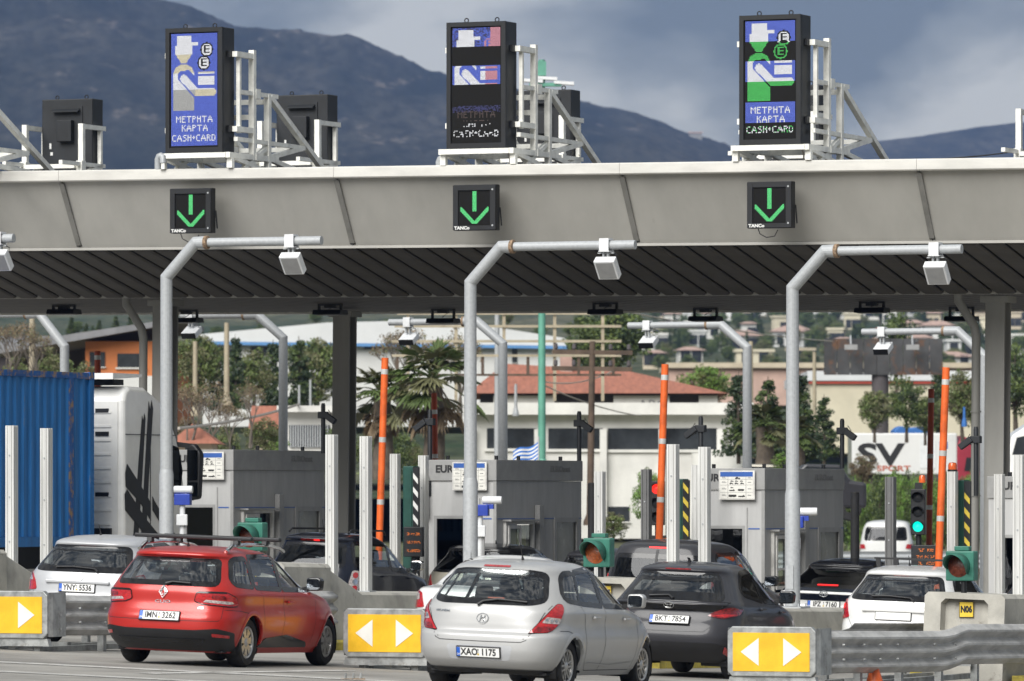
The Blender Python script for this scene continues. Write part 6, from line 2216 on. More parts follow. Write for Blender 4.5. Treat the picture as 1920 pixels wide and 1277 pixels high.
# ------------------------------------------------------------------ black SUV
SUV = dict(L=3.95, paint="paint_navy",
    rear=[(0.24, .24), (0.34, .08), (0.46, .0), (0.62, .01), (0.80, .05), (1.0, .075), (1.10, .10), (1.30, .20), (1.46, .29), (1.50, .25), (1.535, .30), (1.58, .55)],
    front=[(0.24, 3.7), (0.45, 3.92), (0.65, 3.95), (0.9, 3.75), (1.02, 3.2), (1.10, 2.9), (1.28, 2.55), (1.46, 2.15), (1.55, 1.9), (1.58, 1.75)],
    width=[(0.24, .70), (0.36, .77), (0.52, .80), (0.75, .805), (0.95, .795), (1.06, .765), (1.25, .70), (1.42, .645), (1.52, .58), (1.58, .47)],
    nr=[(0, 4.8), (1.0, 4.4), (1.6, 4.0)], crown=0.03, rw=0.33, wheels=(0.75, 3.2), belt=1.06,
    rear_glass=rpoly([(-.60, 1.08), (.60, 1.08), (.54, 1.43), (-.54, 1.43)], .07),
    side_panes=[rpoly([(.35, 1.12), (.85, 1.09), (.95, 1.44), (.50, 1.44)], .06), rpoly([(.95, 1.09), (1.62, 1.08), (1.66, 1.47), (1.05, 1.46)], .06),
                rpoly([(1.70, 1.08), (2.72, 1.06), (2.28, 1.32), (1.74, 1.47)], [.03, .06, .15, .06])],
    windscreen=rpoly([(-.58, 1.12), (.58, 1.12), (.48, 1.48), (-.48, 1.48)], .08),
    spokes=5, rim='plain', tint="glass_black", side_tint="glass_clear", frit=.05)


def build_suv():
    c = standard_car(SUV, at(567, 99.0), R(21), "suv", "black SUV between the red estate car and the dark column")
    for sg in (-1, 1):
        m = lambda pts: [(sg * a, z) for a, z in pts]
        lamp = c.patch("tail_light", rpoly(m([(.70, .70), (.88, .69), (.93, .85), (.88, 1.03), (.74, 1.03), (.69, .85)]), .03), 'rear', "lamp_clear", 0.012, 0.04, skirt=.02)
        for z_, mt in ((.76, "lamp_red"), (.86, "chrome"), (.96, "lamp_red")):
            c.patch("lamp_ring", [(sg * .80 + .055 * math.cos(t), z_ + .045 * math.sin(t)) for t in [2 * math.pi * j / 12 for j in range(12)]], 'rear', mt, 0.017, 0.1, parent=lamp)
        c.seam([(1.66, .3), (1.70, .62), (1.66, 1.08)], 'side', sg, mat="ink")
        c.mirror(2.50, 1.10, M["chrome"], sg)
        c.handle(1.3, .95, M["paint_navy"], sg)
        c.handle(2.4, .93, M["paint_navy"], sg)
        MB().tube([(sg * .5, .5, 1.60), (sg * .5, .6, 1.65), (sg * .5, 1.9, 1.66), (sg * .5, 2.0, 1.60)], .018, 6).build("roof_rail", M["trim_black"], c.root)
    c.patch("brake_light", rpoly([(-.20, 1.475), (.20, 1.475), (.20, 1.50), (-.20, 1.50)], .006), 'rear', "lamp_red_dark", 0.006, 0.06)
    c.patch("brake_light_lit", rpoly([(.02, 1.478), (.12, 1.478), (.12, 1.497), (.02, 1.497)], .006), 'rear', "brake_lit", 0.010, 0.06)
    c.antenna(.7, .2, .08)
    c.plate(None, 0.0, .70)


build_suv()

# ------------------------------------------------------------------ champagne car ahead of it
CHA = dict(AUR, paint="paint_champagne", two_tone=1.0, tint="glass_black", frit=.03,
    rear_glass=rpoly([(-.80, 1.02), (-.55, 1.0), (.55, 1.0), (.80, 1.02), (.62, 1.36), (-.62, 1.36)], .06))


def build_champagne():
    c = standard_car(CHA, at(868, 107.0), R(23), "hatchback", "champagne car with black rear window beyond the silver hatchback's roof", lod=.8)
    c.patch("spoiler", rpoly([(-.62, 1.355), (.62, 1.355), (.60, 1.43), (-.60, 1.43)], .03), 'rear', "trim_gloss", 0.012, 0.06, skirt=.015)
    for a_ in (-.10, -.03, .04, .11):
        c.patch("brake_light", [(a_ + .022 * math.cos(t), 1.395 + .010 * math.sin(t)) for t in [2 * math.pi * j / 8 for j in range(8)]], 'rear', "brake_lit", 0.022, 0.06)
    c.patch("roof_panel", rpoly([(.55, 1.44), (.62, 1.44), (.62, 1.45), (.55, 1.45)], .002), 'rear', "trim_gloss", 0.003, 0.06)
    for sg in (-1, 1):
        c.patch("tail_light", rpoly([(sg * .66, .76), (sg * .95, .74), (sg * .97, .95), (sg * .78, .94)], .03), 'rear', "lamp_red", 0.012, 0.05, skirt=.02)
        c.mirror(2.62, 1.03, M["paint_champagne"], sg)
    c.antenna(.8, .05, .02, .02, .2)
    c.plate(None, 0, .76)


build_champagne()

# ------------------------------------------------------------------ white saloon, mostly hidden
SED = dict(L=4.5, paint="paint_car_white",
    rear=[(0.19, .26), (0.30, .08), (0.42, .0), (0.60, .02), (0.80, .05), (0.93, .08), (0.965, .16), (0.985, .42), (1.0, .60), (1.10, .82), (1.25, 1.15), (1.36, 1.48), (1.41, 1.75)],
    front=[(0.19, 4.2), (0.4, 4.46), (0.55, 4.5), (0.75, 4.35), (0.90, 3.6), (0.98, 3.25), (1.15, 2.85), (1.30, 2.5), (1.38, 2.3), (1.41, 2.2)],
    width=[(0.19, .74), (0.30, .80), (0.46, .845), (0.66, .86), (0.80, .855), (0.92, .835), (0.98, .80), (1.12, .73), (1.27, .66), (1.36, .58), (1.41, .48)],
    Dr=[(0, 1.0), (0.9, .9), (1.0, .7), (1.5, .6)], crown=0.03, rw=0.31, wheels=(0.95, 3.55), belt=.97,
    rear_glass=rpoly([(-.62, 1.02), (.62, 1.02), (.50, 1.32), (-.50, 1.32)], .06),
    side_panes=[rpoly([(1.02, 1.0), (1.95, .99), (1.95, 1.34), (1.52, 1.32)], .05), rpoly([(2.03, .99), (3.05, .985), (2.60, 1.2), (2.08, 1.34)], .06)],
    windscreen=rpoly([(-.6, 1.02), (.6, 1.02), (.48, 1.35), (-.48, 1.35)], .08), spokes=7, rim='plain', tint="glass_clear")


def build_sedan():
    c = standard_car(SED, at(868, 86.3), R(19), "saloon_car", "white saloon car almost hidden behind the silver hatchback", lod=.8)
    for sg in (-1, 1):
        m = lambda pts: [(sg * a, z) for a, z in pts]
        lamp = c.patch("tail_light", rpoly(m([(.62, .70), (.92, .68), (.96, .80), (.86, .93), (.70, .90)]), .03), 'rear', "lamp_red", 0.012, 0.04, skirt=.02)
        c.patch("lamp_clear", rpoly(m([(.72, .80), (.90, .79), (.84, .90), (.74, .88)]), .02), 'rear', "lamp_clear", 0.016, 0.05, parent=lamp)
        c.mirror(2.85, 1.0, M["paint_car_white"], sg)
    c.plate(None, 0, .78)


build_sedan()

# ------------------------------------------------------------------ dark van
VAN = dict(L=4.35, paint="paint_anthracite",
    rear=[(0.22, .22), (0.32, .06), (0.45, .0), (0.62, .02), (0.9, .05), (1.1, .075), (1.4, .13), (1.62, .19), (1.70, .23), (1.745, .34), (1.78, .55)],
    front=[(0.22, 4.1), (0.45, 4.32), (0.65, 4.35), (0.95, 4.1), (1.08, 3.6), (1.15, 3.3), (1.35, 2.9), (1.58, 2.5), (1.72, 2.15), (1.78, 1.95)],
    width=[(0.22, .76), (0.34, .84), (0.5, .88), (0.75, .89), (1.0, .885), (1.12, .865), (1.35, .82), (1.56, .77), (1.68, .71), (1.745, .63), (1.78, .50)],
    nr=[(0, 5.0), (1.0, 5.0), (1.8, 4.4)], Dr=[(0, .8), (2, .8)], crown=0.035, rw=0.33, wheels=(0.85, 3.55), belt=1.12,
    rear_glass=rpoly([(-.72, 1.13), (.72, 1.13), (.68, 1.56), (-.68, 1.56)], .09),
    side_panes=[rpoly([(.45, 1.18), (1.45, 1.15), (1.45, 1.60), (.62, 1.58)], .10), rpoly([(1.52, 1.15), (2.15, 1.14), (2.15, 1.62), (1.52, 1.61)], .06),
                rpoly([(2.22, 1.14), (3.1, 1.12), (2.7, 1.42), (2.26, 1.62)], [.03, .06, .15, .06])],
    windscreen=rpoly([(-.65, 1.18), (.65, 1.18), (.58, 1.68), (-.58, 1.68)], .08), spokes=6, rim='plain', tint="glass_black", side_tint="glass_dark", frit=.06)


def build_van():
    c = standard_car(VAN, at(1217, 93.8), R(21), "van", "dark anthracite van behind the grey hatchback", lod=.9)
    c.patch("door_split", rpoly([(-.02, .6), (.02, .6), (.02, 1.64), (-.02, 1.64)], .003), 'rear', "trim_black", 0.006, 0.06)
    c.patch("brake_light", rpoly([(-.14, 1.66), (.14, 1.66), (.14, 1.685), (-.14, 1.685)], .006), 'rear', "brake_lit", 0.006, 0.06)
    for sg in (-1, 1):
        c.patch("tail_light", rpoly([(sg * .80, .80), (sg * .98, .80), (sg * .98, 1.25), (sg * .84, 1.25)], .03), 'rear', "lamp_red", 0.012, 0.05, skirt=.02)
        c.mirror(2.95, 1.18, M["trim_black"], sg)
        c.seam([(1.48, .3), (1.48, 1.62)], 'side', sg, mat="ink")
    c.plate(None, 0, .85)
    c.root.scale = (1, 1, .955)


build_van()

# ------------------------------------------------------------------ white and black crossover at the right booth
CHR = dict(L=4.36, paint="paint_car_white", two_tone=1.0,
    rear=[(0.22, .26), (0.34, .08), (0.48, .0), (0.66, .02), (0.80, .08), (0.90, .06), (0.98, .04), (1.03, .10), (1.12, .28), (1.24, .52), (1.36, .74), (1.40, .72), (1.43, .78), (1.47, .98), (1.50, 1.2)],
    front=[(0.22, 4.1), (0.45, 4.32), (0.62, 4.36), (0.85, 4.1), (0.98, 3.5), (1.05, 3.2), (1.22, 2.8), (1.38, 2.4), (1.47, 2.1), (1.50, 1.95)],
    width=[(0.22, .76), (0.34, .83), (0.5, .875), (0.72, .895), (0.90, .885), (1.0, .84), (1.12, .775), (1.28, .69), (1.40, .62), (1.46, .54), (1.50, .46)],
    crown=0.03, rw=0.34, wheels=(0.85, 3.49), belt=1.04,
    rear_glass=rpoly([(-.72, 1.06), (.72, 1.06), (.56, 1.36), (-.56, 1.36)], .06),
    side_panes=[rpoly([(1.25, 1.13), (1.95, 1.06), (1.98, 1.40), (1.5, 1.36)], .05), rpoly([(2.05, 1.06), (3.0, 1.04), (2.6, 1.26), (2.08, 1.41)], [.03, .06, .15, .06])],
    windscreen=rpoly([(-.62, 1.08), (.62, 1.08), (.5, 1.44), (-.5, 1.44)], .08), spokes=5, rim='plain', tint="glass_black", frit=.05)


def build_chr():
    c = standard_car(CHR, at(1538, 99.0), R(22), "crossover_car", "white crossover with black tailgate and plate IPZ-7160 at the right booth", lod=.9)
    c.patch("black_tailgate", rpoly([(-.70, .86), (.70, .86), (.86, 1.05), (-.86, 1.05)], .03), 'rear', "paint_navy", 0.004, 0.06)
    c.patch("lower_bumper", rpoly([(-1.0, .23), (1.0, .23), (.95, .45), (-.95, .45)], .03), 'rear', "trim_black", 0.01, 0.06)
    for sg in (-1, 1):
        c.patch("tail_light", rpoly([(sg * .50, .875), (sg * .85, .80), (sg * 1.08, .86), (sg * 1.0, .93), (sg * .80, .92)], .02), 'rear', "lamp_red", 0.014, 0.04, skirt=.02)
        c.mirror(2.75, 1.08, M["paint_navy"], sg)
    c.patch("brake_light", rpoly([(-.17, 1.085), (.17, 1.085), (.17, 1.105), (-.17, 1.105)], .005), 'rear', "brake_lit", 0.010, 0.06)
    c.patch("roof_black", rpoly([(-.55, 1.375), (.55, 1.375), (.52, 1.47), (-.52, 1.47)], .03), 'rear', "paint_navy", 0.004, 0.06)
    c.plate("IPZ-7160", 0, .80)
    ring_badge(c, .965, 'ovals', .066)


build_chr()
# ------------------------------------------------------------------ others, cut off or far away
BLU = dict(AUR, paint="paint_navy", frit=.04)


def build_edge():
    c = standard_car(BLU, at(1952, 88.0), R(20), "hatchback", "dark blue car cut off by the right edge of the photo", lod=.8)
    for sg in (-1, 1):
        c.patch("tail_light", rpoly([(sg * .70, .735), (sg * .99, .72), (sg * 1.0, .95), (sg * .80, .95)], .03), 'rear', "lamp_red", 0.012, 0.05, skirt=.02)
        c.mirror(2.62, 1.03, M["paint_navy"], sg)
    c.plate(None, 0, .76)
    c = standard_car(dict(VAN, paint="paint_car_white", L=4.4), at(1660, 212), R(8), "suv", "distant white SUV driving away beyond the booths", "cars beyond the booths", lod=.6)
    for sg in (-1, 1):
        c.patch("tail_light", rpoly([(sg * .66, .85), (sg * .98, .85), (sg * .98, 1.0), (sg * .70, 1.0)], .03), 'rear', "lamp_red", 0.02, 0.06)
        c.mirror(2.95, 1.18, M["paint_car_white"], sg)
    c.plate(None, 0, .70)
    c = standard_car(dict(AUR, paint="paint_grey"), at(1092, 106.0), R(23), "hatchback", "dark car roof showing between the silver hatchback and the warning light", lod=.6)
    c.antenna(.8, .12, .06)


build_edge()
# ------------------------------------------------------------------ people: each body is one skinned mesh, seated
pm("skin", (0.42, 0.25, 0.18), 0.55, 0, 0.06, 8)
pm("hair", (0.02, 0.015, 0.012), 0.6, 0, 0.2, 20)
pm("shirt_dark", (0.03, 0.03, 0.04), 0.85, 0, 0.15, 6)
pm("shirt_grey", (0.16, 0.17, 0.18), 0.85, 0, 0.15, 6)


def person(root_loc, heading, label, shirt, right_hand, left_hand, group="people in the cars and booths"):
    """seat point at the origin, facing +y; hands are reached through bent elbows"""
    V, E, Rr = [], [], []

    def jt(p, r, par=None):
        V.append(Vector(p)); Rr.append(r)
        if par is not None: E.append((par, len(V) - 1))
        return len(V) - 1
    pel = jt((0, 0, .08), .15)
    bel = jt((0, -.02, .26), .145, pel)
    che = jt((0, -.03, .42), .16, bel)
    nk0 = jt((0, -.02, .555), .065, che)
    nk1 = jt((0, .005, .61), .055, nk0)
    h0 = jt((0, .02, .68), .085, nk1)
    h1 = jt((0, .015, .76), .095, h0)
    jt((0, .01, .82), .06, h1)
    jt((0, .105, .70), .016, h0)                         # nose
    for s, hand in ((1, Vector(right_hand)), (-1, Vector(left_hand))):
        sh = jt((s * .17, -.03, .50), .062, che)
        S0 = V[sh]
        mid = (S0 + hand) / 2 + Vector((s * .07, -.02, -.11))
        el = jt(mid, .045, sh)
        wr = jt(mid.lerp(hand, .86), .028, el)
        d = (hand - mid).normalized()
        pa = jt(hand + d * .03, .034, wr)
        side = d.cross(Vector((0, 0, 1))).normalized()
        for k, (o, ln) in enumerate(((-.03, .055), (-.01, .068), (.01, .064), (.03, .05))):
            a = jt(hand + d * .07 + side * o, .0095, pa)
            jt(hand + d * (.07 + ln * .7) + side * o * 1.1 + Vector((0, 0, -.022)), .008, a)
        t_ = jt(hand + d * .035 - side * s * .045, .0105, pa)
        jt(hand + d * .07 - side * s * .055 + Vector((0, 0, -.01)), .009, t_)
        hp = jt((s * .10, .06, .06), .095, pel)
        kn = jt((s * .14, .46, .12), .065, hp)
        an = jt((s * .14, .62, -.26), .042, kn)
        jt((s * .14, .76, -.31), .036, an)
    me = bpy.data.meshes.new("body")
    me.from_pydata(V, E, [])
    tmp = bpy.data.objects.new("body", me)
    COL.objects.link(tmp)
    tmp.modifiers.new("skin", 'SKIN')
    for i, sv in enumerate(me.skin_vertices[0].data):
        sv.radius = (Rr[i], Rr[i])
        sv.use_root = (i == 0)
    tmp.modifiers.new("sub", 'SUBSURF').levels = 1
    dg = bpy.context.evaluated_depsgraph_get()
    dg.update()
    bm_ = bpy.data.meshes.new_from_object(tmp.evaluated_get(dg))
    bpy.data.objects.remove(tmp)
    bm_.materials.clear()
    bm_.materials.append(shirt); bm_.materials.append(M["skin"])
    hs = [Vector(right_hand), Vector(left_hand)]
    bm_.polygons.foreach_set("material_index", [int(p.center.z > .585 or min((p.center - h).length for h in hs) < .13) for p in bm_.polygons])
    bm_.polygons.foreach_set("use_smooth", [True] * len(bm_.polygons))
    o = link("person", bm_, None, None, root_loc, (0, 0, -heading))
    tag(o, label, "person", group)
    # short hair over crown and nape
    vs_, fs_ = [], []
    for i in range(9):
        for j in range(16):
            a, t = i / 8 * 1.75, j / 16 * 2 * math.pi
            k = .112 + .004 * math.sin(5 * t + i)
            y = math.sin(a) * math.sin(t)
            cut = 1.0 if y < .35 else .86
            vs_.append((k * math.sin(a) * math.cos(t), .008 + k * 1.08 * y * cut, .745 + k * 1.02 * math.cos(a)))
    for i in range(8):
        for j in range(16): fs_.append((i * 16 + j, i * 16 + (j + 1) % 16, i * 16 + 16 + (j + 1) % 16, i * 16 + 16 + j))
    MB().add(vs_, fs_).build("hair", M["hair"], o, smooth=True)
    for s in (-1, 1):
        MB().lathe([(0, -.012), (.010, -.006), (.012, .006), (0, .012)], 8, 'y', (s * .036, .105, .735)).build("eye", M["ink"], o, smooth=True)
        MB().lathe([(0, -.008), (.022, -.004), (.026, .006), (0, .008)], 8, 'x', (s * .107, .01, .715)).build("ear", M["skin"], o, smooth=True)
    MB().box(-.025, .025, .098, .106, .655, .662).build("mouth", M["sticker_red"], o, bevel=.002)
    return o


def in_car(px, y, hd, lx, ly, lz):
    x, yy = at(px, y)
    return (x + lx * math.cos(hd) + ly * math.sin(hd), yy - lx * math.sin(hd) + ly * math.cos(hd), G(x, yy) + lz)


person(in_car(895, 72.2, R(21.3), -.36, 2.02, .56), R(21.3), "person in dark clothes at the wheel of the silver hatchback", M["shirt_dark"], (.12, .45, .38), (-.14, .45, .38))
person(in_car(296, 77.6, R(20.3), -.36, 2.12, .52), R(20.3), "person in grey at the wheel of the red estate car", M["shirt_grey"], (.12, .45, .38), (-.14, .45, .38))
person(in_car(1246, 81.6, R(17.5), -.36, 2.02, .54), R(17.5), "person in dark clothes at the wheel of the dark grey hatchback", M["shirt_dark"], (.12, .45, .38), (-.14, .45, .38))
_bx, _by, _bz = B3[1], B3[2], B3[3]
person((_bx + .12 * TX + 1.02 * DX, _by + .12 * TY + 1.02 * DY, _bz + .52), TH + R(90), "attendant in dark clothes reaching out of the right booth's window", M["shirt_dark"], (-.05, .70, .30), (-.25, .42, .30))
# ------------------------------------------------------------------ container lorry
def build_truck():
    hd = R(21)
    ex, ey = at(176, 104.2)                       # far right end of the container
    fx, fy = math.sin(hd), math.cos(hd)
    rx_, ry_ = math.cos(hd), -math.sin(hd)
    Lc, wc = 12.2, 2.44
    o = thing("container_lorry", (ex - fx * Lc - rx_ * wc / 2, ey - fy * Lc - ry_ * wc / 2, G(ex, ey)), -hd, "lorry with a blue shipping container and white cab waiting at the left", "lorry")
    zg = 0.0
    z0, z1 = 1.22, 4.03
    w = wc / 2
    # corrugated right side: trapezoid waves; other sides plain
    m = MB()
    n = int(Lc / 0.278)
    pts = []
    for k in range(n):
        y = k * 0.278
        pts += [(w - 0.045, y), (w - 0.045, y + 0.07), (w - 0.008, y + 0.11), (w - 0.008, y + 0.19), (w - 0.045, y + 0.23)]
    pts += [(w - 0.045, Lc - 0.02), (-w + 0.05, Lc - 0.02), (-w + 0.05, 0.02)]
    m.prism(pts, lambda u, v, d: (u, v, d), z0 + 0.16, z1 - 0.10)
    bx_ = m.build("container_wall", M["container_blue"], o)
    MB().box(-w, w, 0, Lc, z1 - 0.099, z1).build("top_rail", M["container_rust"], bx_)
    MB().box(-w, w, 0, Lc, z0, z0 + 0.158).build("bottom_rail", M["container_blue"], bx_)
    for y in (0.0, Lc - 0.16, Lc - 0.95):
        for sx in (-1, 1):
            MB().box(sx * w - 0.09 + (0.0 if sx < 0 else 0) , sx * w + 0.09 - (0.085 if sx > 0 else 0), y, y + 0.16, z0 + 0.16, z1 - 0.1).build("corner_post", M["container_rust" if y > 1 and y < Lc - .2 else "container_blue"], bx_)
    for y in (0.0, Lc - 0.18):
        for sx in (-1, 1):
            for z in (z0 - 0.01, z1 - 0.11):
                MB().box(sx * w - 0.09, sx * w + 0.012 if sx > 0 else sx * w + 0.09, y, y + 0.18, z, z + 0.122).build("corner_casting", M["container_rust"], bx_)
    # chassis, legs, wheels
    MB().box(-0.55, -0.40, 0.3, Lc + 2.0, 0.85, 1.21).box(0.40, 0.55, 0.3, Lc + 2.0, 0.85, 1.21).build("chassis", M["black_metal"], o)
    MB().box(w - 0.12, w - 0.06, 4.5, 9.5, 0.55, 0.95).build("side_guard", M["black_metal"], o)
    for y in (1.6, 2.9, 4.2, Lc + 0.6):
        for sx in (-1, 1):
            wh = thing("wheel", (0, 0, 0)); wh.parent = o
            wh.location = (sx * 1.02, y, 0.5)
            MB().lathe([(0.29, -0.16), (0.46, -0.17), (0.50, -0.12), (0.50, 0.12), (0.46, 0.17), (0.29, 0.16)], 30, 'x').build("tyre", M["rubber"], wh, smooth=True)
            MB().lathe([(0.0, sx * 0.04), (0.16, sx * 0.05), (0.20, sx * 0.10), (0.29, sx * 0.15)], 24, 'x').build("rim", M["alloy"], wh, smooth=True)
            MB().prism([(y + 0.55 * math.cos(t), 0.5 + 0.58 * math.sin(t)) for t in [math.pi * j / 10 for j in range(11)]] + [(y + 0.53 * math.cos(t), 0.5 + 0.56 * math.sin(t)) for t in [math.pi * j / 10 for j in range(10, -1, -1)]], lambda u, v, d: (d, u, v), sx * 0.84, sx * 1.20).build("mudguard", M["rubber"], o)
    # cab: side profile swept across, edges rounded
    y0 = Lc + 1.15
    cw = 1.23
    prof = [(0, 0.95), (0, 3.60), (0.06, 3.76), (0.20, 3.84), (0.75, 3.83), (1.25, 3.64), (1.62, 3.36), (1.86, 3.02), (2.02, 2.70), (2.20, 1.9), (2.26, 1.2), (2.26, 0.55), (0.75, 0.55), (0.75, 0.95)]
    cab = MB().prism(prof, lambda u, v, d: (d, y0 + u * 1.16, v), -cw, cw).build("cab", M["truck_white"], o, bevel=0.09)
    cab.modifiers["bevel"].segments = 4
    cab.modifiers["bevel"].angle_limit = R(30)
    MB().box(-0.9, cw - 0.10, y0 - 0.02, y0 - 0.004, 1.25, 3.58).build("back_panel", M["truck_grey"], cab)
    for k in range(9):
        z = 1.55 + 0.23 * k
        MB().box(cw - 0.86, cw - 0.22, y0 - 0.034, y0 - 0.021, z, z + 0.035).build("back_rib", M["truck_grey"], cab)
    for z in (3.40, 3.02, 2.02):
        MB().box(cw - 0.50, cw - 0.26, y0 - 0.036, y0 - 0.021, z, z + 0.07).build("vent_slot", M["black_metal"], cab)
    MB().tube([(cw - 0.75, y0 - 0.06, 3.9), (cw - 0.75, y0 - 0.06, 3.55)], 0.03, 8).build("snorkel", M["black_metal"], cab)
    MB().box(cw - 0.80, cw - 0.62, y0 - 0.1, y0 - 0.03, 3.55, 3.68).build("lamp_bracket", M["black_metal"], cab)
    MB().box(cw - 0.8, cw - 0.2, y0 - 0.09, y0 - 0.03, 1.40, 1.50).build("cable_tray", M["black_metal"], cab)
    MB().tube([(cw - 0.45, y0 - 0.06, 1.40), (cw - 0.42, y0 - 0.10, 1.15), (cw - 0.25, y0 - 0.10, 1.05)], 0.02, 6).build("air_hose", M["cable"], cab)
    # roof deflector
    MB().prism([(-0.25, 3.95), (0.9, 4.0), (0.9, 4.05), (-0.25, 4.05)], lambda u, v, d: (d, y0 + u, v), 0.1, 1.15).build("roof_deflector", M["truck_white"], cab)
    MB().box(0.2, 1.0, y0 + 0.1, y0 + 0.5, 3.86, 3.955).build("deflector_mount", M["black_metal"], cab)
    X = cw + 0.004
    side = lambda pts, nm, mt, e=0.006, par=cab: MB().prism(pts, lambda u, v, d: (d, y0 + u * 1.16, v), X, X + e).build(nm, M[mt], par)
    side([(1.48, 2.02), (1.94, 2.02), (2.04, 2.45), (1.90, 2.84), (1.56, 2.90), (1.48, 2.80)], "side_window", "glass_black")
    side([(0.90, 0.98), (0.915, 0.98), (0.915, 3.0), (0.90, 3.0)], "door_gap", "trim_black")
    side([(0.05, 3.04), (1.80, 3.04), (1.80, 3.052), (0.05, 3.052)], "panel_gap", "trim_black")
    # black brush-stroke decoration
    strokes = [[(0.26, 0.98), (0.44, 0.98), (0.62, 2.3), (0.74, 3.32), (0.70, 3.40), (0.66, 3.28), (0.62, 3.36), (0.50, 2.6)], [(0.54, 0.98), (0.72, 0.98), (0.86, 2.4), (1.0, 3.48), (0.95, 3.62), (0.90, 3.46), (0.85, 3.60), (0.74, 2.7)],
               [(0.04, 2.40), (0.10, 2.56), (0.55, 2.22), (0.92, 1.92), (0.92, 1.62), (0.55, 1.92), (0.06, 2.18)], [(0.02, 2.06), (0.10, 2.14), (0.70, 1.68), (1.40, 1.26), (2.0, 0.98), (1.50, 0.98), (1.10, 1.16), (0.60, 1.46), (0.04, 1.80)],
               [(0.98, 2.02), (1.04, 1.95), (1.44, 1.62), (1.90, 1.30), (1.86, 1.18), (1.40, 1.46), (0.98, 1.80)]]
    for q, st in enumerate(strokes): side(st, "brush_stroke", "ink", 0.004 + 0.0015 * q)
    tx = text("lettering", "460", 0.17, M["ink"], cab, (X + 0.016, y0 + 1.16, 1.30), R(90), sx=1.3)
    # mirror on its arm at the front corner
    mir = MB().prism(rpoly([(-0.02, 1.95), (0.20, 1.98), (0.24, 2.75), (0.10, 2.92), (-0.02, 2.85)], 0.06), lambda u, v, d: (cw + 0.08 + u, d, v), y0 + 2.40, y0 + 2.57).build("mirror_shell", M["trim_black"], cab, bevel=0.03)
    MB().box(cw + 0.09, cw + 0.27, y0 + 2.388, y0 + 2.397, 2.30, 2.80).build("mirror_glass", M["mirror"], mir)
    MB().box(cw + 0.09, cw + 0.27, y0 + 2.388, y0 + 2.397, 2.02, 2.26).build("mirror_glass", M["mirror"], mir)
    MB().beam((cw - 0.1, y0 + 2.35, 2.90), (cw + 0.2, y0 + 2.5, 2.86), 0.10, 0.08).beam((cw - 0.05, y0 + 2.4, 1.98), (cw + 0.15, y0 + 2.5, 1.98), 0.05).build("mirror_arm", M["trim_black"], mir)
    side([(1.9, 0.6), (2.2, 0.6), (2.2, 1.0), (1.9, 1.0)], "headlight", "lamp_clear")
    MB().box(cw - 0.3, cw + 0.002, y0 + 0.05, y0 + 0.7, 0.55, 0.92).build("fuel_tank", M["galvanised"], o)


build_truck()
# ------------------------------------------------------------------ hills and mountain
from mathutils import noise as mnoise


def interp(pts, x):
    for (x0, y0), (x1, y1) in zip(pts[:-1], pts[1:]):
        if x <= x1: return y0 + (y1 - y0) * max(0.0, (x - x0) / (x1 - x0))
    return pts[-1][1]


HILL = [(300, 935), (400, 905), (500, 805), (600, 745), (800, 692), (1000, 652), (1300, 607), (1800, 530), (2600, 430)]
RIDGE = [(-600, -200), (0, -95), (180, -52), (290, 0), (350, 14), (440, 48), (560, 55), (650, 62), (720, 90), (800, 124), (838, 130), (900, 150), (1000, 176),
         (1100, 196), (1200, 216), (1290, 246), (1380, 280), (1500, 335), (1600, 385), (2600, 425)]
RIDGE2 = [(1200, 400), (1400, 335), (1560, 284), (1650, 264), (1750, 250), (1850, 237), (1920, 230), (2600, 190)]


def fbm(x, y, o=5):
    return mnoise.fractal(Vector((x, y, 1.7)), 0.9, 2.1, o)


def hill_z(x, y):
    px = 960 + F * x / y
    yp = interp(HILL, y) + 9 * fbm(x * 0.006, y * 0.004) * sstep(500, 900, y)
    return HC + (YH - yp) * y / F


def terrain(name, cols, rows, zf, mat, label=None):
    vs_ = [((c - 960) * y / F, y, zf(c, y)) for y in rows for c in cols]
    n = len(cols)
    fs_ = [(j * n + i, j * n + i + 1, (j + 1) * n + i + 1, (j + 1) * n + i) for j in range(len(rows) - 1) for i in range(n - 1)]
    me = bpy.data.meshes.new(name)
    me.from_pydata(vs_, [], fs_)
    me.polygons.foreach_set("use_smooth", [True] * len(fs_))
    return tag(link(name, me, mat), label, kind="structure")


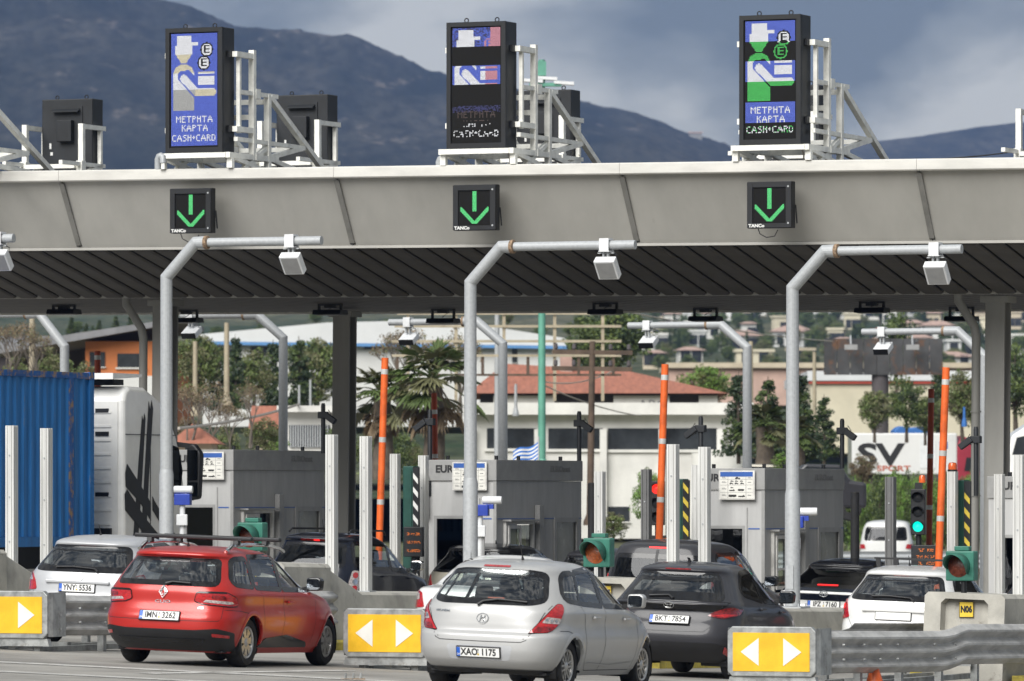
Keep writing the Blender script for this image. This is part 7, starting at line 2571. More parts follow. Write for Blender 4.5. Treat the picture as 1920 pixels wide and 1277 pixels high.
def terrain_mat(name, a, b, rock, scale, sy):
    m = bpy.data.materials.new(name)
    m.use_nodes = True
    nt = m.node_tree
    bs = nt.nodes["Principled BSDF"]
    bs.inputs["Roughness"].default_value = 0.95
    bs.inputs["Specular IOR Level"].default_value = 0.1
    tc_ = nt.nodes.new("ShaderNodeTexCoord")
    t = nt.nodes.new("ShaderNodeMapping")
    t.inputs["Scale"].default_value = (1, sy, 0.6)
    nt.links.new(tc_.outputs["Object"], t.inputs["Vector"])
    prev = None
    for sc_, lo, hi, c0, c1 in ((scale, .38, .62, a, b), (scale * 9, .42, .60, None, tuple(v * 0.4 for v in a)), (scale * 4, .60, .68, None, rock)):
        n = nt.nodes.new("ShaderNodeTexNoise")
        n.inputs["Scale"].default_value = sc_
        n.inputs["Detail"].default_value = 8
        n.inputs["Roughness"].default_value = 0.65
        nt.links.new(t.outputs["Vector"], n.inputs["Vector"])
        mr = nt.nodes.new("ShaderNodeMapRange")
        mr.inputs["From Min"].default_value, mr.inputs["From Max"].default_value = lo, hi
        if c0 is None: mr.inputs["To Max"].default_value = 0.65
        nt.links.new(n.outputs["Fac"], mr.inputs["Value"])
        mxn = nt.nodes.new("ShaderNodeMix")
        mxn.data_type = 'RGBA'
        nt.links.new(mr.outputs["Result"], mxn.inputs["Factor"])
        if prev is None: mxn.inputs["A"].default_value = (*c0, 1)
        else: nt.links.new(prev, mxn.inputs["A"])
        mxn.inputs["B"].default_value = (*c1, 1)
        prev = mxn.outputs["Result"]
    nt.links.new(prev, bs.inputs["Base Color"])
    return m


HM = terrain_mat("hillside", (0.032, 0.055, 0.026), (0.14, 0.135, 0.085), (0.16, 0.14, 0.10), 0.03, 0.3)
MM = terrain_mat("mountain", (0.008, 0.013, 0.011), (0.060, 0.058, 0.047), (0.15, 0.132, 0.112), 0.014, 0.14)
WIDE_L, WIDE_R = [-9000, -6500, -4500, -3200, -2300, -1700, -1250, -950], [2900, 3300, 4000, 5000, 6500, 8500, 11000]
cols = WIDE_L + list(range(-700, 2661, 24)) + WIDE_R
rows = [300, 340, 400, 450, 500, 560, 620, 700, 780, 860, 950, 1050, 1160, 1280, 1420, 1600, 1800, 2050, 2300, 2600]
terrain("hillside", cols, rows, lambda c, y: hill_z((c - 960) * y / F, y), HM, "green built-up hillside beyond the toll plaza")


def mount_z(c, y):
    x = (c - 960) * y / F
    u = (y - 2590) / (4200 - 2590)
    yp = 432 + (interp(RIDGE, c) - 432) * min(1, u) ** 0.85
    yp += 34 * fbm(x * 0.0045, y * 0.0012, 6) * math.sin(min(1, max(0, u)) * math.pi) ** 0.7 + 11 * fbm(x * 0.016, y * 0.006, 5) * min(1, max(0, u)) - 5 * max(0, fbm(x * 0.11, y * 0.03, 3)) * min(1, max(0, u))
    if u > 1: yp = interp(RIDGE, c) + (u - 1) * 500
    return HC + (YH - yp) * y / F


cols = WIDE_L + list(range(-700, -80, 20)) + list(range(-80, 2000, 5)) + list(range(2000, 2661, 20)) + WIDE_R
rows = [2590 + 46 * i for i in range(36)] + [4300, 4600, 5200]
terrain("mountain", cols, rows, mount_z, MM, "dark wooded mountain under the clouds")


def mount2_z(c, y):
    u = (y - 4600) / (5500 - 4600)
    yp = 420 + (interp(RIDGE2, c) - 420) * min(1, u) ** 0.8
    x = (c - 960) * y / F
    yp += 14 * fbm(x * 0.002 + 9, y * 0.001, 6) * math.sin(min(1, u) * math.pi) + 5 * fbm(x * 0.012, y * 0.006, 5) * min(1, u)
    if u > 1: yp = interp(RIDGE2, c) + (u - 1) * 500
    return HC + (YH - yp) * y / F


terrain("far_ridge", list(range(1100, 2661, 10)) + WIDE_R, [4600 + 36 * i for i in range(26)] + [5600, 5750], mount2_z, MM, "far wooded ridge at the right")

# ------------------------------------------------------------------ vegetation
pm("leaf_mid", (0.085, 0.125, 0.034), 0.6, 0, 0.2, 0.7)
pm("leaf_light", (0.16, 0.21, 0.06), 0.6, 0, 0.2, 0.7)
pm("leaf_dark", (0.032, 0.056, 0.024), 0.6, 0, 0.2, 0.7)
pm("leaf_olive", (0.15, 0.15, 0.07), 0.65, 0, 0.2, 0.7)
pm("leaf_bright", (0.16, 0.29, 0.05), 0.55, 0, 0.2, 0.7)
pm("leaf_dry", (0.19, 0.14, 0.085), 0.8, 0, 0.2, 0.7)
pm("bark", (0.10, 0.08, 0.06), 0.9, 0, 0.25, 4, bump=0.5, bscale=20)
pm("bark_grey", (0.17, 0.145, 0.12), 0.9, 0, 0.25, 4)
SETS = {"broad": ("leaf_mid", "leaf_light", "leaf_dark"), "conifer": ("leaf_dark", "leaf_mid", "leaf_dark"), "olive": ("leaf_olive", "leaf_light", "leaf_mid"),
        "bright": ("leaf_bright", "leaf_light", "leaf_mid"), "dry": ("leaf_dry", "leaf_olive", "leaf_dry")}
_crowns = {}


def leaf_mesh(name, centres, per, size, mats, seed, flat=0.6):
    """leaf clumps: per small leaves around each (x, y, z, radius)"""
    rng = np.random.default_rng(seed)
    vs_, fs_, mi = [], [], []
    for (cx, cy, cz, cr) in centres:
        k = rng.choice(3, p=[0.5, 0.27, 0.23])
        d = rng.normal(size=(per, 3))
        d /= np.linalg.norm(d, axis=1)[:, None]
        r = cr * rng.uniform(0.35, 1.0, per) ** 0.6
        p = np.array([cx, cy, cz]) + d * r[:, None] * np.array([1, 1, flat])
        a = rng.normal(size=(per, 3)); a /= np.linalg.norm(a, axis=1)[:, None]
        b = np.cross(a, rng.normal(size=(per, 3))); b /= np.linalg.norm(b, axis=1)[:, None]
        s = size * rng.uniform(0.6, 1.4, per)[:, None]
        for i in range(per):
            n0 = len(vs_)
            vs_.extend([tuple(p[i] - a[i] * s[i]), tuple(p[i] + b[i] * s[i] * 0.5), tuple(p[i] + a[i] * s[i]), tuple(p[i] - b[i] * s[i] * 0.5)])
            fs_.append((n0, n0 + 1, n0 + 2, n0 + 3))
            mi.append(k if rng.random() < 0.8 else int(rng.integers(3)))
    me = bpy.data.meshes.new(name)
    me.from_pydata(vs_, [], fs_)
    for mn in mats: me.materials.append(M[mn])
    me.polygons.foreach_set("material_index", mi)
    return me


def tree_meshes(kind, variant):
    key = (kind, variant)
    if key in _crowns: return _crowns[key]
    rnd = random.Random(hash(key) % 1000 if False else len(kind) * 31 + variant * 7)
    tr = MB()
    cs = []
    if kind == "conifer":                          # unit height 1, crown from 0.12
        tr.tube([(0, 0, 0), (0.01, 0, 0.5), (0, 0, 0.97)], [0.025, 0.016, 0.004], 8)
        for lv in range(15):
            z = 0.14 + 0.83 * lv / 15
            rr = 0.24 * (1 - (z - 0.08)) ** 0.85 * rnd.uniform(0.75, 1.15)
            for q in range(max(4, int(13 * (1 - z)))):
                t = rnd.uniform(0, 6.28)
                f = rnd.uniform(0.35, 1)
                cs.append((rr * f * math.cos(t), rr * f * math.sin(t), z - 0.03 * f, 0.05 + 0.03 * (1 - z)))
                tr.tube([(0, 0, z + 0.01), (rr * f * math.cos(t), rr * f * math.sin(t), z - 0.03 * f)], [0.006, 0.002], 4)
        lm = leaf_mesh("crown", cs, 46, 0.019, [m for m in SETS["conifer"]], variant + 3, 0.6)
    elif kind == "cypress":
        tr.tube([(0, 0, 0), (0, 0, 0.9)], [0.02, 0.004], 8)
        for lv in range(34):
            z = 0.05 + 0.93 * lv / 34
            rr = 0.075 * math.sin(min(1, z * 1.1 + 0.12) * math.pi) ** 0.5
            for q in range(3):
                t = rnd.uniform(0, 6.28)
                cs.append((rr * 0.6 * math.cos(t), rr * 0.6 * math.sin(t), z, 0.045))
        lm = leaf_mesh("crown", cs, 36, 0.016, SETS["conifer"], variant + 5, 1.3)
    elif kind == "bare":
        def grow_(p, d, L, r, dep):
            q = p + d * L
            tr.tube([p, (p + q) / 2 + Vector((rnd.uniform(-.1, .1), rnd.uniform(-.1, .1), 0)) * L * 0.5, q], [r, r * 0.85, r * 0.65], 5)
            if dep == 0:
                cs.append((q.x, q.y, q.z, 0.06)); return
            for k in range(rnd.choice((2, 3, 3))):
                nd = (d + Vector((rnd.uniform(-.7, .7), rnd.uniform(-.7, .7), rnd.uniform(-.1, .5)))).normalized()
                grow_(q, nd, L * rnd.uniform(0.62, 0.82), r * 0.6, dep - 1)
        for k in range(3): grow_(Vector((rnd.uniform(-.03, .03), rnd.uniform(-.03, .03), 0)), Vector((rnd.uniform(-.4, .4), rnd.uniform(-.4, .4), 1)).normalized(), 0.30, 0.018, 4)
        lm = leaf_mesh("crown", cs, 9, 0.014, SETS["dry"], variant + 2, 1.0)
    else:
        tr.tube([(0, 0, 0), (0.015, 0.01, 0.25), (0.0, 0.02, 0.45)], [0.035, 0.026, 0.018], 8)
        for q in range(9):
            t = q * 0.7 + rnd.uniform(-.3, .3)
            e = Vector((0.30 * math.cos(t) * rnd.uniform(.5, 1), 0.30 * math.sin(t) * rnd.uniform(.5, 1), rnd.uniform(0.5, 0.88)))
            tr.tube([(0, 0.01, rnd.uniform(0.22, 0.44)), e * 0.6 + Vector((0, 0, 0.12)), e], [0.016, 0.010, 0.004], 5)
        for q in range(120):
            while True:
                v = Vector((rnd.uniform(-1, 1), rnd.uniform(-1, 1), rnd.uniform(-1, 1)))
                if 0.25 < v.length < 1: break
            k = 0.85 + 0.3 * mnoise.noise(v * 1.8 + Vector((variant * 5, 0, 0)))
            zc, zr = (0.60, 0.37) if variant < 10 else (0.44, 0.50)
            cs.append((v.x * 0.40 * k, v.y * 0.40 * k, zc + v.z * zr * k, rnd.uniform(0.07, 0.115)))
        lm = leaf_mesh("crown", cs, 52, 0.020, SETS[kind], variant + 11, 0.75)
    _crowns[key] = (tr.mesh("trunk", True), lm)
    return _crowns[key]


def tree(name, px, y_top, y_base, y, kind, label, variant=0, wide=1.0, group=None, bark="bark"):
    a, b = W(px, y_base, y), W(px, y_top, y)
    h = b.z - a.z
    o = thing(name, a, (px * 0.37) % 6.28, label, "tree", group)
    tm, lm = tree_meshes(kind, variant)
    t = link("trunk", tm, M[bark], o)
    c = link("crown", lm, None, o)
    for q in (t, c): q.scale = (h * wide, h * wide, h)
    return o


def words(k):
    return ["first", "second", "third", "fourth", "fifth", "sixth", "seventh", "eighth", "ninth", "tenth", "eleventh", "twelfth", "thirteenth", "fourteenth", "fifteenth", "sixteenth", "seventeenth", "eighteenth", "nineteenth", "twentieth"][k]


for k, (px, t_, b_) in enumerate(((134, 592, 625), (162, 604, 626), (186, 598, 624), (217, 590, 622), (244, 590, 624))):
    tree("conifer", px, t_, b_ + 6, 330, "conifer", f"small pointed conifer behind the orange building's roof, {words(k)} from the left", k % 2, 1.2, "small conifers above the orange building")
for k, (px, t_, b_, w_) in enumerate(((372, 612, 775, .8), (412, 640, 780, 1.0), (441, 622, 780, .8), (474, 650, 780, 1.0), (512, 632, 790, .9), (560, 625, 800, .9), (592, 618, 800, .9))):
    tree("pine_tree", px, t_, b_, 235 + 4 * k, "conifer" if k % 3 else "olive", f"dark pine in front of the warehouse, {words(k)} from the left", k % 2, w_, "pines in front of the warehouse")
for k, (px, t_, b_, w_) in enumerate(((15, 585, 745, .9), (62, 600, 745, .8))):
    tree("bare_tree", px, t_, b_, 190, "bare", ["bare twiggy tree at the far left edge", "bare twiggy tree above the blue container"][k], k, w_, None, "bark_grey")
for k, (px, t_, b_, w_) in enumerate(((100, 640, 760, .9), (155, 668, 770, 1.0), (35, 660, 770, 1.0))):
    tree("shrub", px, t_, b_, 200, "olive", ["olive-green shrub above the blue container's middle", "olive-green shrub left of the raised orange arm", "olive-green shrub over the container's left end"][k], 10 + k % 2, w_)
for k, (px, t_, b_, w_) in enumerate(((352, 700, 850, .9), (395, 715, 855, .9), (432, 745, 850, .8), (470, 700, 840, .7))):
    tree("bare_tree", px, t_, b_, 165 + 3 * k, "bare", f"brown leafless bush right of the truck, {words(k)} from the left", k % 2, w_, "brown bushes right of the truck", "bark_grey")
tree("bush", 495, 775, 850, 178, "olive", "yellow-green bush beside the white hut", 11, 1.3)
tree("bush", 350, 770, 850, 182, "dry", "dry brown bush above the left booth", 10, 1.3)
tree("bare_tree", 860, 600, 800, 215, "bare", "leafless tree in front of the white warehouse", 1, .8, None, "bark_grey")
tree("bare_tree", 745, 590, 790, 220, "bare", "leafless tree left of the palms", 0, .8, None, "bark_grey")
tree("broad_tree", 1150, 560, 735, 285, "broad", "big dense green tree behind the red tiled roof", 0, 1.15)
tree("broad_tree", 1105, 600, 735, 290, "broad", "smaller green tree left of the big one behind the roof", 1, 1.0)
tree("broad_tree", 1325, 675, 790, 270, "bright", "bright green tree right of the red tiled roof", 0, 1.2)
for k, (px, t_, b_, w_) in enumerate(((1385, 690, 870, .8), (1440, 700, 870, .9), (1500, 690, 880, .9), (1545, 735, 870, .9))):
    tree("pine_tree", px, t_, b_, 205 + 4 * k, "conifer", f"dark spreading pine behind the right booth, {words(k)} from the left", k % 2, w_ * 1.15, "dark pines behind the right booth")
tree("pine_tree", 1680, 578, 760, 300, "broad", "round pine rising behind the rusty billboard", 1, .62)
tree("cypress", 1759, 640, 830, 255, "cypress", "slim dark cypress at the billboard's right end", 0, 1.0)
for k, (px, t_, b_, kd) in enumerate(((1640, 722, 830, "olive"), (1700, 705, 830, "broad"), (1735, 735, 835, "olive"), (1805, 690, 830, "olive"), (1835, 720, 830, "olive"), (1905, 640, 820, "broad"))):
    tree("olive_tree", px, t_, b_, 238 + 3 * k, kd, f"rounded grey-green tree below the rusty billboard, {words(k)} from the left", k % 2, .85, "trees below the billboard")
tree("bush", 1213, 868, 985, 172, "bright", "green bush growing at the white building's wall", 11, .62)
tree("bush", 1465, 845, 890, 150, "bright", "bright green bush above the right booth's roof", 10, 1.3)
tree("bush", 1150, 955, 1010, 170, "olive", "low scrubby bush by the white building's foot", 10, 1.4)
tree("bush", 1618, 842, 905, 222, "dry", "brownish bush climbing in front of the white trailer", 11, 1.1)
for k, (px, t_, b_, kd) in enumerate(((425, 790, 885, "olive"), (520, 800, 890, "bright"), (640, 770, 890, "broad"), (690, 800, 895, "olive"), (745, 790, 895, "broad"), (775, 815, 900, "olive"))):
    tree("bush", px, t_, b_, 184 + 2 * k, kd, f"leafy bush behind the left and middle booths, {words(k)} from the left", 10 + k % 2, .75, "bushes behind the booths")
# hedge on the bank: separate leafy shrubs
for k in range(18):
    px = 1575 + 17 * k + (k % 3) * 4
    top = 862 + (k * 37 % 23)
    tree("hedge_shrub", px, top, 1030, 224 + (k * 7 % 9), "bright" if k % 4 else "broad", f"leafy green shrub in the hedge bank, {words(k)} from the left", 10 + k % 2, .36 + .05 * (k % 3), "shrubs of the hedge bank")


def palm(px, y_c, y_base, rad, y, label, seed, dead=True):
    c, b = W(px, y_c, y), W(px, y_base, y)
    h = c.z - b.z
    rr = rad * y / F
    rnd = random.Random(seed)
    o = thing("palm_tree", b, 0, label, "palm tree", "palms behind the toll booths")
    MB().tube([(0, 0, 0), (0.05, 0, h * 0.5), (0, 0, h)], [0.32, 0.26, 0.24], 10).build("trunk", M["bark"], o, smooth=True)
    for grp, n, mats in (("frond", 34, ("leaf_mid", "leaf_olive")), ("dead_frond", 16 if dead else 0, ("leaf_dry",))):
        for k in range(n):
            az = rnd.uniform(0, 6.28)
            el = rnd.uniform(-0.25, 1.35) if grp == "frond" else rnd.uniform(-1.3, -0.6)
            L = rr * rnd.uniform(0.85, 1.12) * (1.0 if grp == "frond" else 0.75)
            d = Vector((math.cos(az) * math.cos(el), math.sin(az) * math.cos(el), math.sin(el)))
            sd = Vector((-math.sin(az), math.cos(az), 0))
            stem = []
            for j in range(7):
                u = j / 6
                stem.append(Vector((0, 0, h)) + d * L * u * 0.62 + Vector((0, 0, -0.22 * L * u * u)))
            m = MB()
            m.tube(stem, [0.03, 0.027, 0.024, 0.02, 0.017, 0.014, 0.012], 4)
            hub = stem[-1]
            fw = (stem[-1] - stem[-2]).normalized()
            for q in range(15):                    # fan of narrow blades
                a = (q - 7) / 7 * 1.45
                dr = (fw * math.cos(a) + sd * math.sin(a)).normalized()
                tip = hub + dr * L * 0.42 * (1 - 0.25 * abs(a) / 1.45) + Vector((0, 0, -0.10 * L * rnd.uniform(0.3, 1.2)))
                wv = dr.cross(Vector((0, 0, 1))).normalized() * 0.065 if abs(dr.z) < 0.95 else sd * 0.065
                mid = hub.lerp(tip, 0.55) + Vector((0, 0, 0.03 * L))
                m.add([hub, mid - wv, tip, mid + wv], [(0, 1, 2, 3)])
            m.build(grp, M[rnd.choice(mats)], o)


palm(812, 712, 900, 118, 168, "tall palm with drooping fronds left of the middle pole", 1)
palm(716, 740, 900, 90, 178, "palm at the left, next to the dark column", 2)
palm(1432, 800, 900, 70, 186, "small palm behind the right booth", 3, False)
palm(1490, 812, 900, 55, 190, "smaller palm beside the right pole", 4, False)

# ------------------------------------------------------------------ buildings
pm("wall_orange", (0.52, 0.17, 0.055), 0.8, 0, 0.06, 1)
pm("wall_white", (0.66, 0.65, 0.61), 0.85, 0, 0.08, 0.6, spots=0.25, spot_col=(0.38, 0.36, 0.31), spot_scale=0.8)
pm("wall_warehouse", (0.60, 0.60, 0.58), 0.7, 0, 0.05, 0.4)
pm("wall_cream", (0.58, 0.53, 0.40), 0.85, 0, 0.05, 0.5)
pm("wall_dark", (0.085, 0.075, 0.078), 0.85, 0, 0.1, 1)
pm("wall_beige", (0.50, 0.43, 0.32), 0.85, 0, 0.06, 1)
pm("wall_pink", (0.48, 0.33, 0.27), 0.85, 0, 0.06, 1)
pm("roof_grey", (0.20, 0.20, 0.21), 0.6, 0.1, 0.1, 0.3, stretch=(4, 1, 1))
pm("roof_white", (0.62, 0.63, 0.63), 0.5, 0.0, 0.06, 0.2)
pm("roof_blue", (0.10, 0.25, 0.50), 0.5, 0.0, 0.05, 1)
pm("terracotta", (0.36, 0.14, 0.09), 0.85, 0, 0.12, 1.2, stretch=(6, 1, 1))
pm("terracotta_pale", (0.40, 0.28, 0.235), 0.85, 0, 0.12, 1.2)
pm("window_dark", (0.028, 0.032, 0.036), 0.2, 0, 0.3, 0.8)
pm("red_line", (0.50, 0.07, 0.04), 0.6, var=0.05)
pm("post_cream", (0.36, 0.31, 0.22), 0.7, 0, 0.1, 2, spots=0.4, spot_col=(0.22, 0.12, 0.06))
pm("green_mast", (0.12, 0.34, 0.25), 0.5, 0.1, 0.12, 1, spots=0.3, spot_col=(0.20, 0.22, 0.17))
pm("wood_pole", (0.10, 0.07, 0.05), 0.9, 0, 0.2, 2)
pm("rusty", (0.060, 0.060, 0.062), 0.75, 0.1, 0.25, 0.6, spots=0.75, spot_col=(0.13, 0.062, 0.03), spot_scale=0.9)
pm("tarp_blue", (0.03, 0.14, 0.42), 0.6, var=0.1)
pm("cab_red", (0.36, 0.03, 0.055), 0.35, 0, 0.05, 1, coat=0.5)
pm("flag_blue", (0.04, 0.16, 0.52), 0.8, var=0.05)


def building(name, px0, px1, y_top, y_base, y, depth, wall, label, cat="building", group=None, rz=0.0):
    a, b = W(px0, y_base, y), W(px1, y_base, y)
    h = (y_base - y_top) * y / F
    w = b.x - a.x
    o = thing(name, ((a.x + b.x) / 2, y, a.z), rz, label, cat, group)
    MB().box(-w / 2, w / 2, 0, depth, 0, h).build("wall", M[wall], o)
    return o, w, h, F / y


def pane_row(o, w, h, k, px0, wins, y_top, proud=0.04, mat="window_dark", frame=True, y0=-0.02):
    """wins: (x0, x1, ytop, ybot) in photo pixels"""
    for (a, b, t, c) in wins:
        x0, x1 = -w / 2 + (a - px0) / k, -w / 2 + (b - px0) / k
        z1, z0 = h - (t - y_top) / k, h - (c - y_top) / k
        wd = MB().box(x0, x1, y0 - 0.03, y0, z0, z1).build("window", M[mat], o)
        if frame:
            f = MB()
            e = min(0.10, (x1 - x0) * 0.06)
            f.box(x0 - e, x1 + e, y0 - 0.08, y0 - 0.031, z0 - e, z0)
            n = max(1, int((x1 - x0) / 1.3))
            for q in range(1, n): f.box(x0 + (x1 - x0) * q / n - 0.03, x0 + (x1 - x0) * q / n + 0.03, y0 - 0.06, y0 - 0.031, z0, z1)
            f.build("frame", M["wall_white"], wd)


# orange building with grey roof
o, w, h, k = building("orange_building", 160, 330, 640, 800, 255, 14, "wall_orange", "orange building with a grey sloping roof behind the truck cab")
pane_row(o, w, h, k, 160, [(220, 272, 663, 689), (168, 197, 660, 688)], 640)
MB().box(-w / 2 - 0.003, w / 2 + 0.003, -0.06, -0.001, 0, h - (705 - 640) / k).build("plinth", M["wall_warehouse"], o)
MB().prism([(-w / 2 - 3.6, h - 0.55), (w / 2 + 0.4, h + 0.75), (w / 2 + 0.4, h + 0.95), (-w / 2 - 3.6, h - 0.2)], lambda u, v, d: (u, d, v), -0.9, 15).build("roof", M["roof_grey"], o)
o, w, h, k = building("low_shed", -40, 165, 650, 800, 265, 14, "wall_dark", "dark low shed with a long grey roof at the far left")
MB().prism([(-0.8, h - 0.1), (14.5, h + 0.6), (14.5, h + 0.8), (-0.8, h + 0.1)], lambda u, v, d: (d, u, v), -w / 2 - 0.3, w / 2 + 0.3).build("roof", M["roof_grey"], o)
# long white warehouse with blue trim
o, w, h, k = building("warehouse", 380, 1052, 640, 800, 345, 40, "wall_warehouse", "long white warehouse with blue trim behind the palms")
pane_row(o, w, h, k, 380, [(683, 706, 638, 655), (960, 970, 645, 680), (760, 772, 645, 680), (405, 440, 655, 672), (470, 520, 650, 668)], 640)
MB().prism([(-w / 2 - 0.3, h), (w / 2 + 0.3, h - 0.25), (w / 2 + 0.3, h + 0.15), (w * 0.18, h + 1.15), (-w * 0.15, h + 1.0), (-w / 2 - 0.3, h + 0.35)], lambda u, v, d: (u, d, v), -0.5, 41).build("roof", M["roof_white"], o)
MB().prism([(-w / 2 - 0.3, h - 0.18), (w / 2 + 0.3, h - 0.42), (w / 2 + 0.3, h - 0.26), (-w / 2 - 0.3, h - 0.01)], lambda u, v, d: (u, d, v), -0.55, -0.35).build("blue_trim", M["roof_blue"], o)
# low white building with a strip of dark windows
o, w, h, k = building("white_building", 885, 1396, 778, 1010, 225, 12, "wall_white", "low white flat-roofed building with a strip of dark windows")
pane_row(o, w, h, k, 885, [(913, 1006, 803, 841), (1028, 1130, 803, 842), (1140, 1238, 803, 843), (1246, 1345, 803, 843), (1140, 1180, 950, 978)], 778)
for x in (885, 1008, 1131, 1241, 1350):
    xx = -w / 2 + (x - 885) / k
    MB().box(xx - 0.12, xx + 0.12, -0.25, -0.003, 0, h - 0.5).build("pier", M["wall_white"], o)
MB().box(-w / 2 - 0.3, w / 2 + 0.3, -0.6, 12.3, h + 0.003, h + 0.42).build("roof_slab", M["wall_white"], o)
MB().lathe([(0, 0.6), (1.0, 0.6), (1.0, 3.0), (0, 3.0)], 20, 'z', (w / 2 - 0.9, -1.3, 0)).build("water_tank", M["wall_white"], o, smooth=True)
# house with red tiled hip roof above it
o, w, h, k = building("red_roof_house", 900, 1345, 738, 790, 262, 16, "wall_dark", "dark-walled house under a broad red tiled roof")
vs_ = [(-w / 2 - .5, -.8, h), (w / 2 + .4, -.8, h), (w / 2 + .4, 16.5, h), (-w / 2 - .5, 16.5, h), (-w / 2 + 1.0, 6, h + 1.35), (w / 2 - 3.6, 6, h + 1.05)]
MB().add(vs_, [(0, 1, 5, 4), (1, 2, 5), (2, 3, 4, 5), (3, 0, 4), (3, 2, 1, 0)]).build("roof", M["terracotta"], o)
for (a, b, t, c) in ((1150, 1255, 742, 775), (1310, 1345, 742, 765), (925, 1040, 742, 773)):
    x0, x1 = -w / 2 + (a - 900) / k, -w / 2 + (b - 900) / k
    sgn_ = MB().box(x0, x1, -0.35, -0.15, h - (c - 738) / k, h - (t - 738) / k).build("white_board", M["wall_white"], o)
    if a == 1150: text("lettering", "ABG", 0.5, M["ink_grey"], sgn_, ((x0 + x1) / 2 + 0.45, -0.36, h - (759 - 738) / k), sx=1.2)
MB().box(w / 2 - 6.4, w / 2 - 5.9, 5, 5.6, h + 0.8, h + 1.9).build("chimney", M["terracotta_pale"], o)
# white hut and red tent roof at the left
o, w, h, k = building("white_hut", 538, 625, 773, 880, 200, 6, "wall_white", "small white flat-roofed hut left of the dark column")
pane_row(o, w, h, k, 538, [(542, 618, 797, 838)], 773, frame=False)
for q in range(16):
    xx = -w / 2 + 0.12 + q * (w - 0.3) / 15
    MB().box(xx - 0.02, xx + 0.02, -0.10, -0.06, h - 1.1, h - 0.4).build("grille_bar", M["galvanised"], o)
MB().box(-w / 2 - 0.3, w / 2 + 0.3, -0.5, 6.3, h + 0.003, h + 0.2).build("roof_slab", M["wall_white"], o)
o, w, h, k = building("pavilion", 330, 398, 832, 880, 165, 3, "wall_beige", "small pavilion with a pink-red pyramid roof above the left booth")
MB().add([(-w / 2 - .2, -.3, h), (w / 2 + .2, -.3, h), (w / 2 + .2, 3.3, h), (-w / 2 - .2, 3.3, h), (-.1, 1.5, h + .55)], [(0, 1, 4), (1, 2, 4), (2, 3, 4), (3, 0, 4), (3, 2, 1, 0)]).build("roof", M["terracotta"], o)
o, w, h, k = building("garden_shed", 478, 535, 800, 880, 205, 5, "wall_beige", "small shed with a red roof left of the white hut")
MB().prism([(-.5, h - .1), (2.5, h + .7), (5.5, h - .1)], lambda u, v, d: (d, u, v), -w / 2 - .2, w / 2 + .2).build("roof", M["terracotta"], o)
# cream warehouse on the right
o, w, h, k = building("cream_warehouse", 1520, 1960, 714, 850, 360, 30, "wall_cream", "long cream warehouse with a red line under its white roof")
MB().box(-w / 2 - .2, w / 2 + .2, -.3, 30.3, h + .003, h + .55).build("roof", M["roof_white"], o)
MB().box(-w / 2 - .1, w / 2 + .1, -.2, -.003, h - .16, h - .02).build("red_line", M["red_line"], o)
o, w, h, k = building("long_shed", 1255, 1960, 690, 760, 430, 20, "wall_pink", "long low shed with a pale roof at the foot of the hill")
MB().box(-w / 2 - .2, w / 2 + .2, -.4, 20.3, h + .003, h + .35).build("roof", M["wall_beige"], o)
# rusty billboard
c = W(1656, 703, 250)
k = F / 250
o = thing("billboard", (c.x, 250, W(0, 840, 250).z), 0, "large rusty billboard on a thick post at the right", "billboard")
hb = (840 - 703) / k
wb, hh = 223 / k, 68 / k
for q in range(9):                                  # sheet panels
    x0 = -wb / 2 + q * wb / 9
    MB().box(x0 + .008, x0 + wb / 9 - .008, -.05 - .01 * (q % 2), 0, hb, hb + hh).build("sheet", M["rusty"], o)
MB().tube([(-.1, .35, 0), (-.1, .35, hb + hh * .6)], .33, 14).build("post", M["wall_dark"], o, smooth=True)
MB().box(-wb / 2, wb / 2, .02, .2, hb + .1, hb + .25).box(-wb / 2, wb / 2, .02, .2, hb + hh - .25, hb + hh - .1).build("backing_frame", M["wall_dark"], o)
for x in (-1.3, 1.1):
    MB().tube([(x, 0, hb + hh - .1), (x, -.5, hb + hh + .1), (x, -.7, hb + hh - .25)], .03, 6).build("lamp_arm", M["galvanised"], o)
    MB().box(x - .25, x + .25, -.85, -.6, hb + hh - .45, hb + hh - .25).build("lamp", M["device_grey"], o)

# ------------------------------------------------------------------ frame of an old hoarding, masts, poles, wires
y = 205.0
k = F / y
c = W(950, 700, y)
o = thing("hoarding_frame", (0, y, c.z), 0, "rusty cream frame of an old hoarding above the red roof", "steel frame")
for px, t_ in ((765, 575), (855, 575), (945, 575), (1040, 575), (1130, 575)):
    x = (px - 960) / k
    MB().box(x - .05, x + .05, -.05, .05, W(0, 752, y).z - c.z, W(0, t_, y).z - c.z).build("upright", M["post_cream"], o)
for py, x0, x1 in ((588, 745, 1160), (612, 740, 1165), (640, 735, 1165), (667, 735, 1165)):
    z = W(0, py, y).z - c.z
    MB().box((x0 - 960) / k, (x1 - 960) / k, -.12, -.072, z - .04, z + .04).build("crossbar", M["post_cream"], o)
for px in (745, 905, 990, 1085, 1150):
    x = (px - 960) / k
    MB().box(x - .05, x + .05, -.06, .06, W(0, 703, y).z - c.z, W(0, 668, y).z - c.z).build("foot", M["wood_pole"], o)
MB().box((735 - 960) / k, (1165 - 960) / k, -.05, .05, W(0, 705, y).z - c.z, W(0, 701, y).z - c.z).build("base_rail", M["wood_pole"], o)


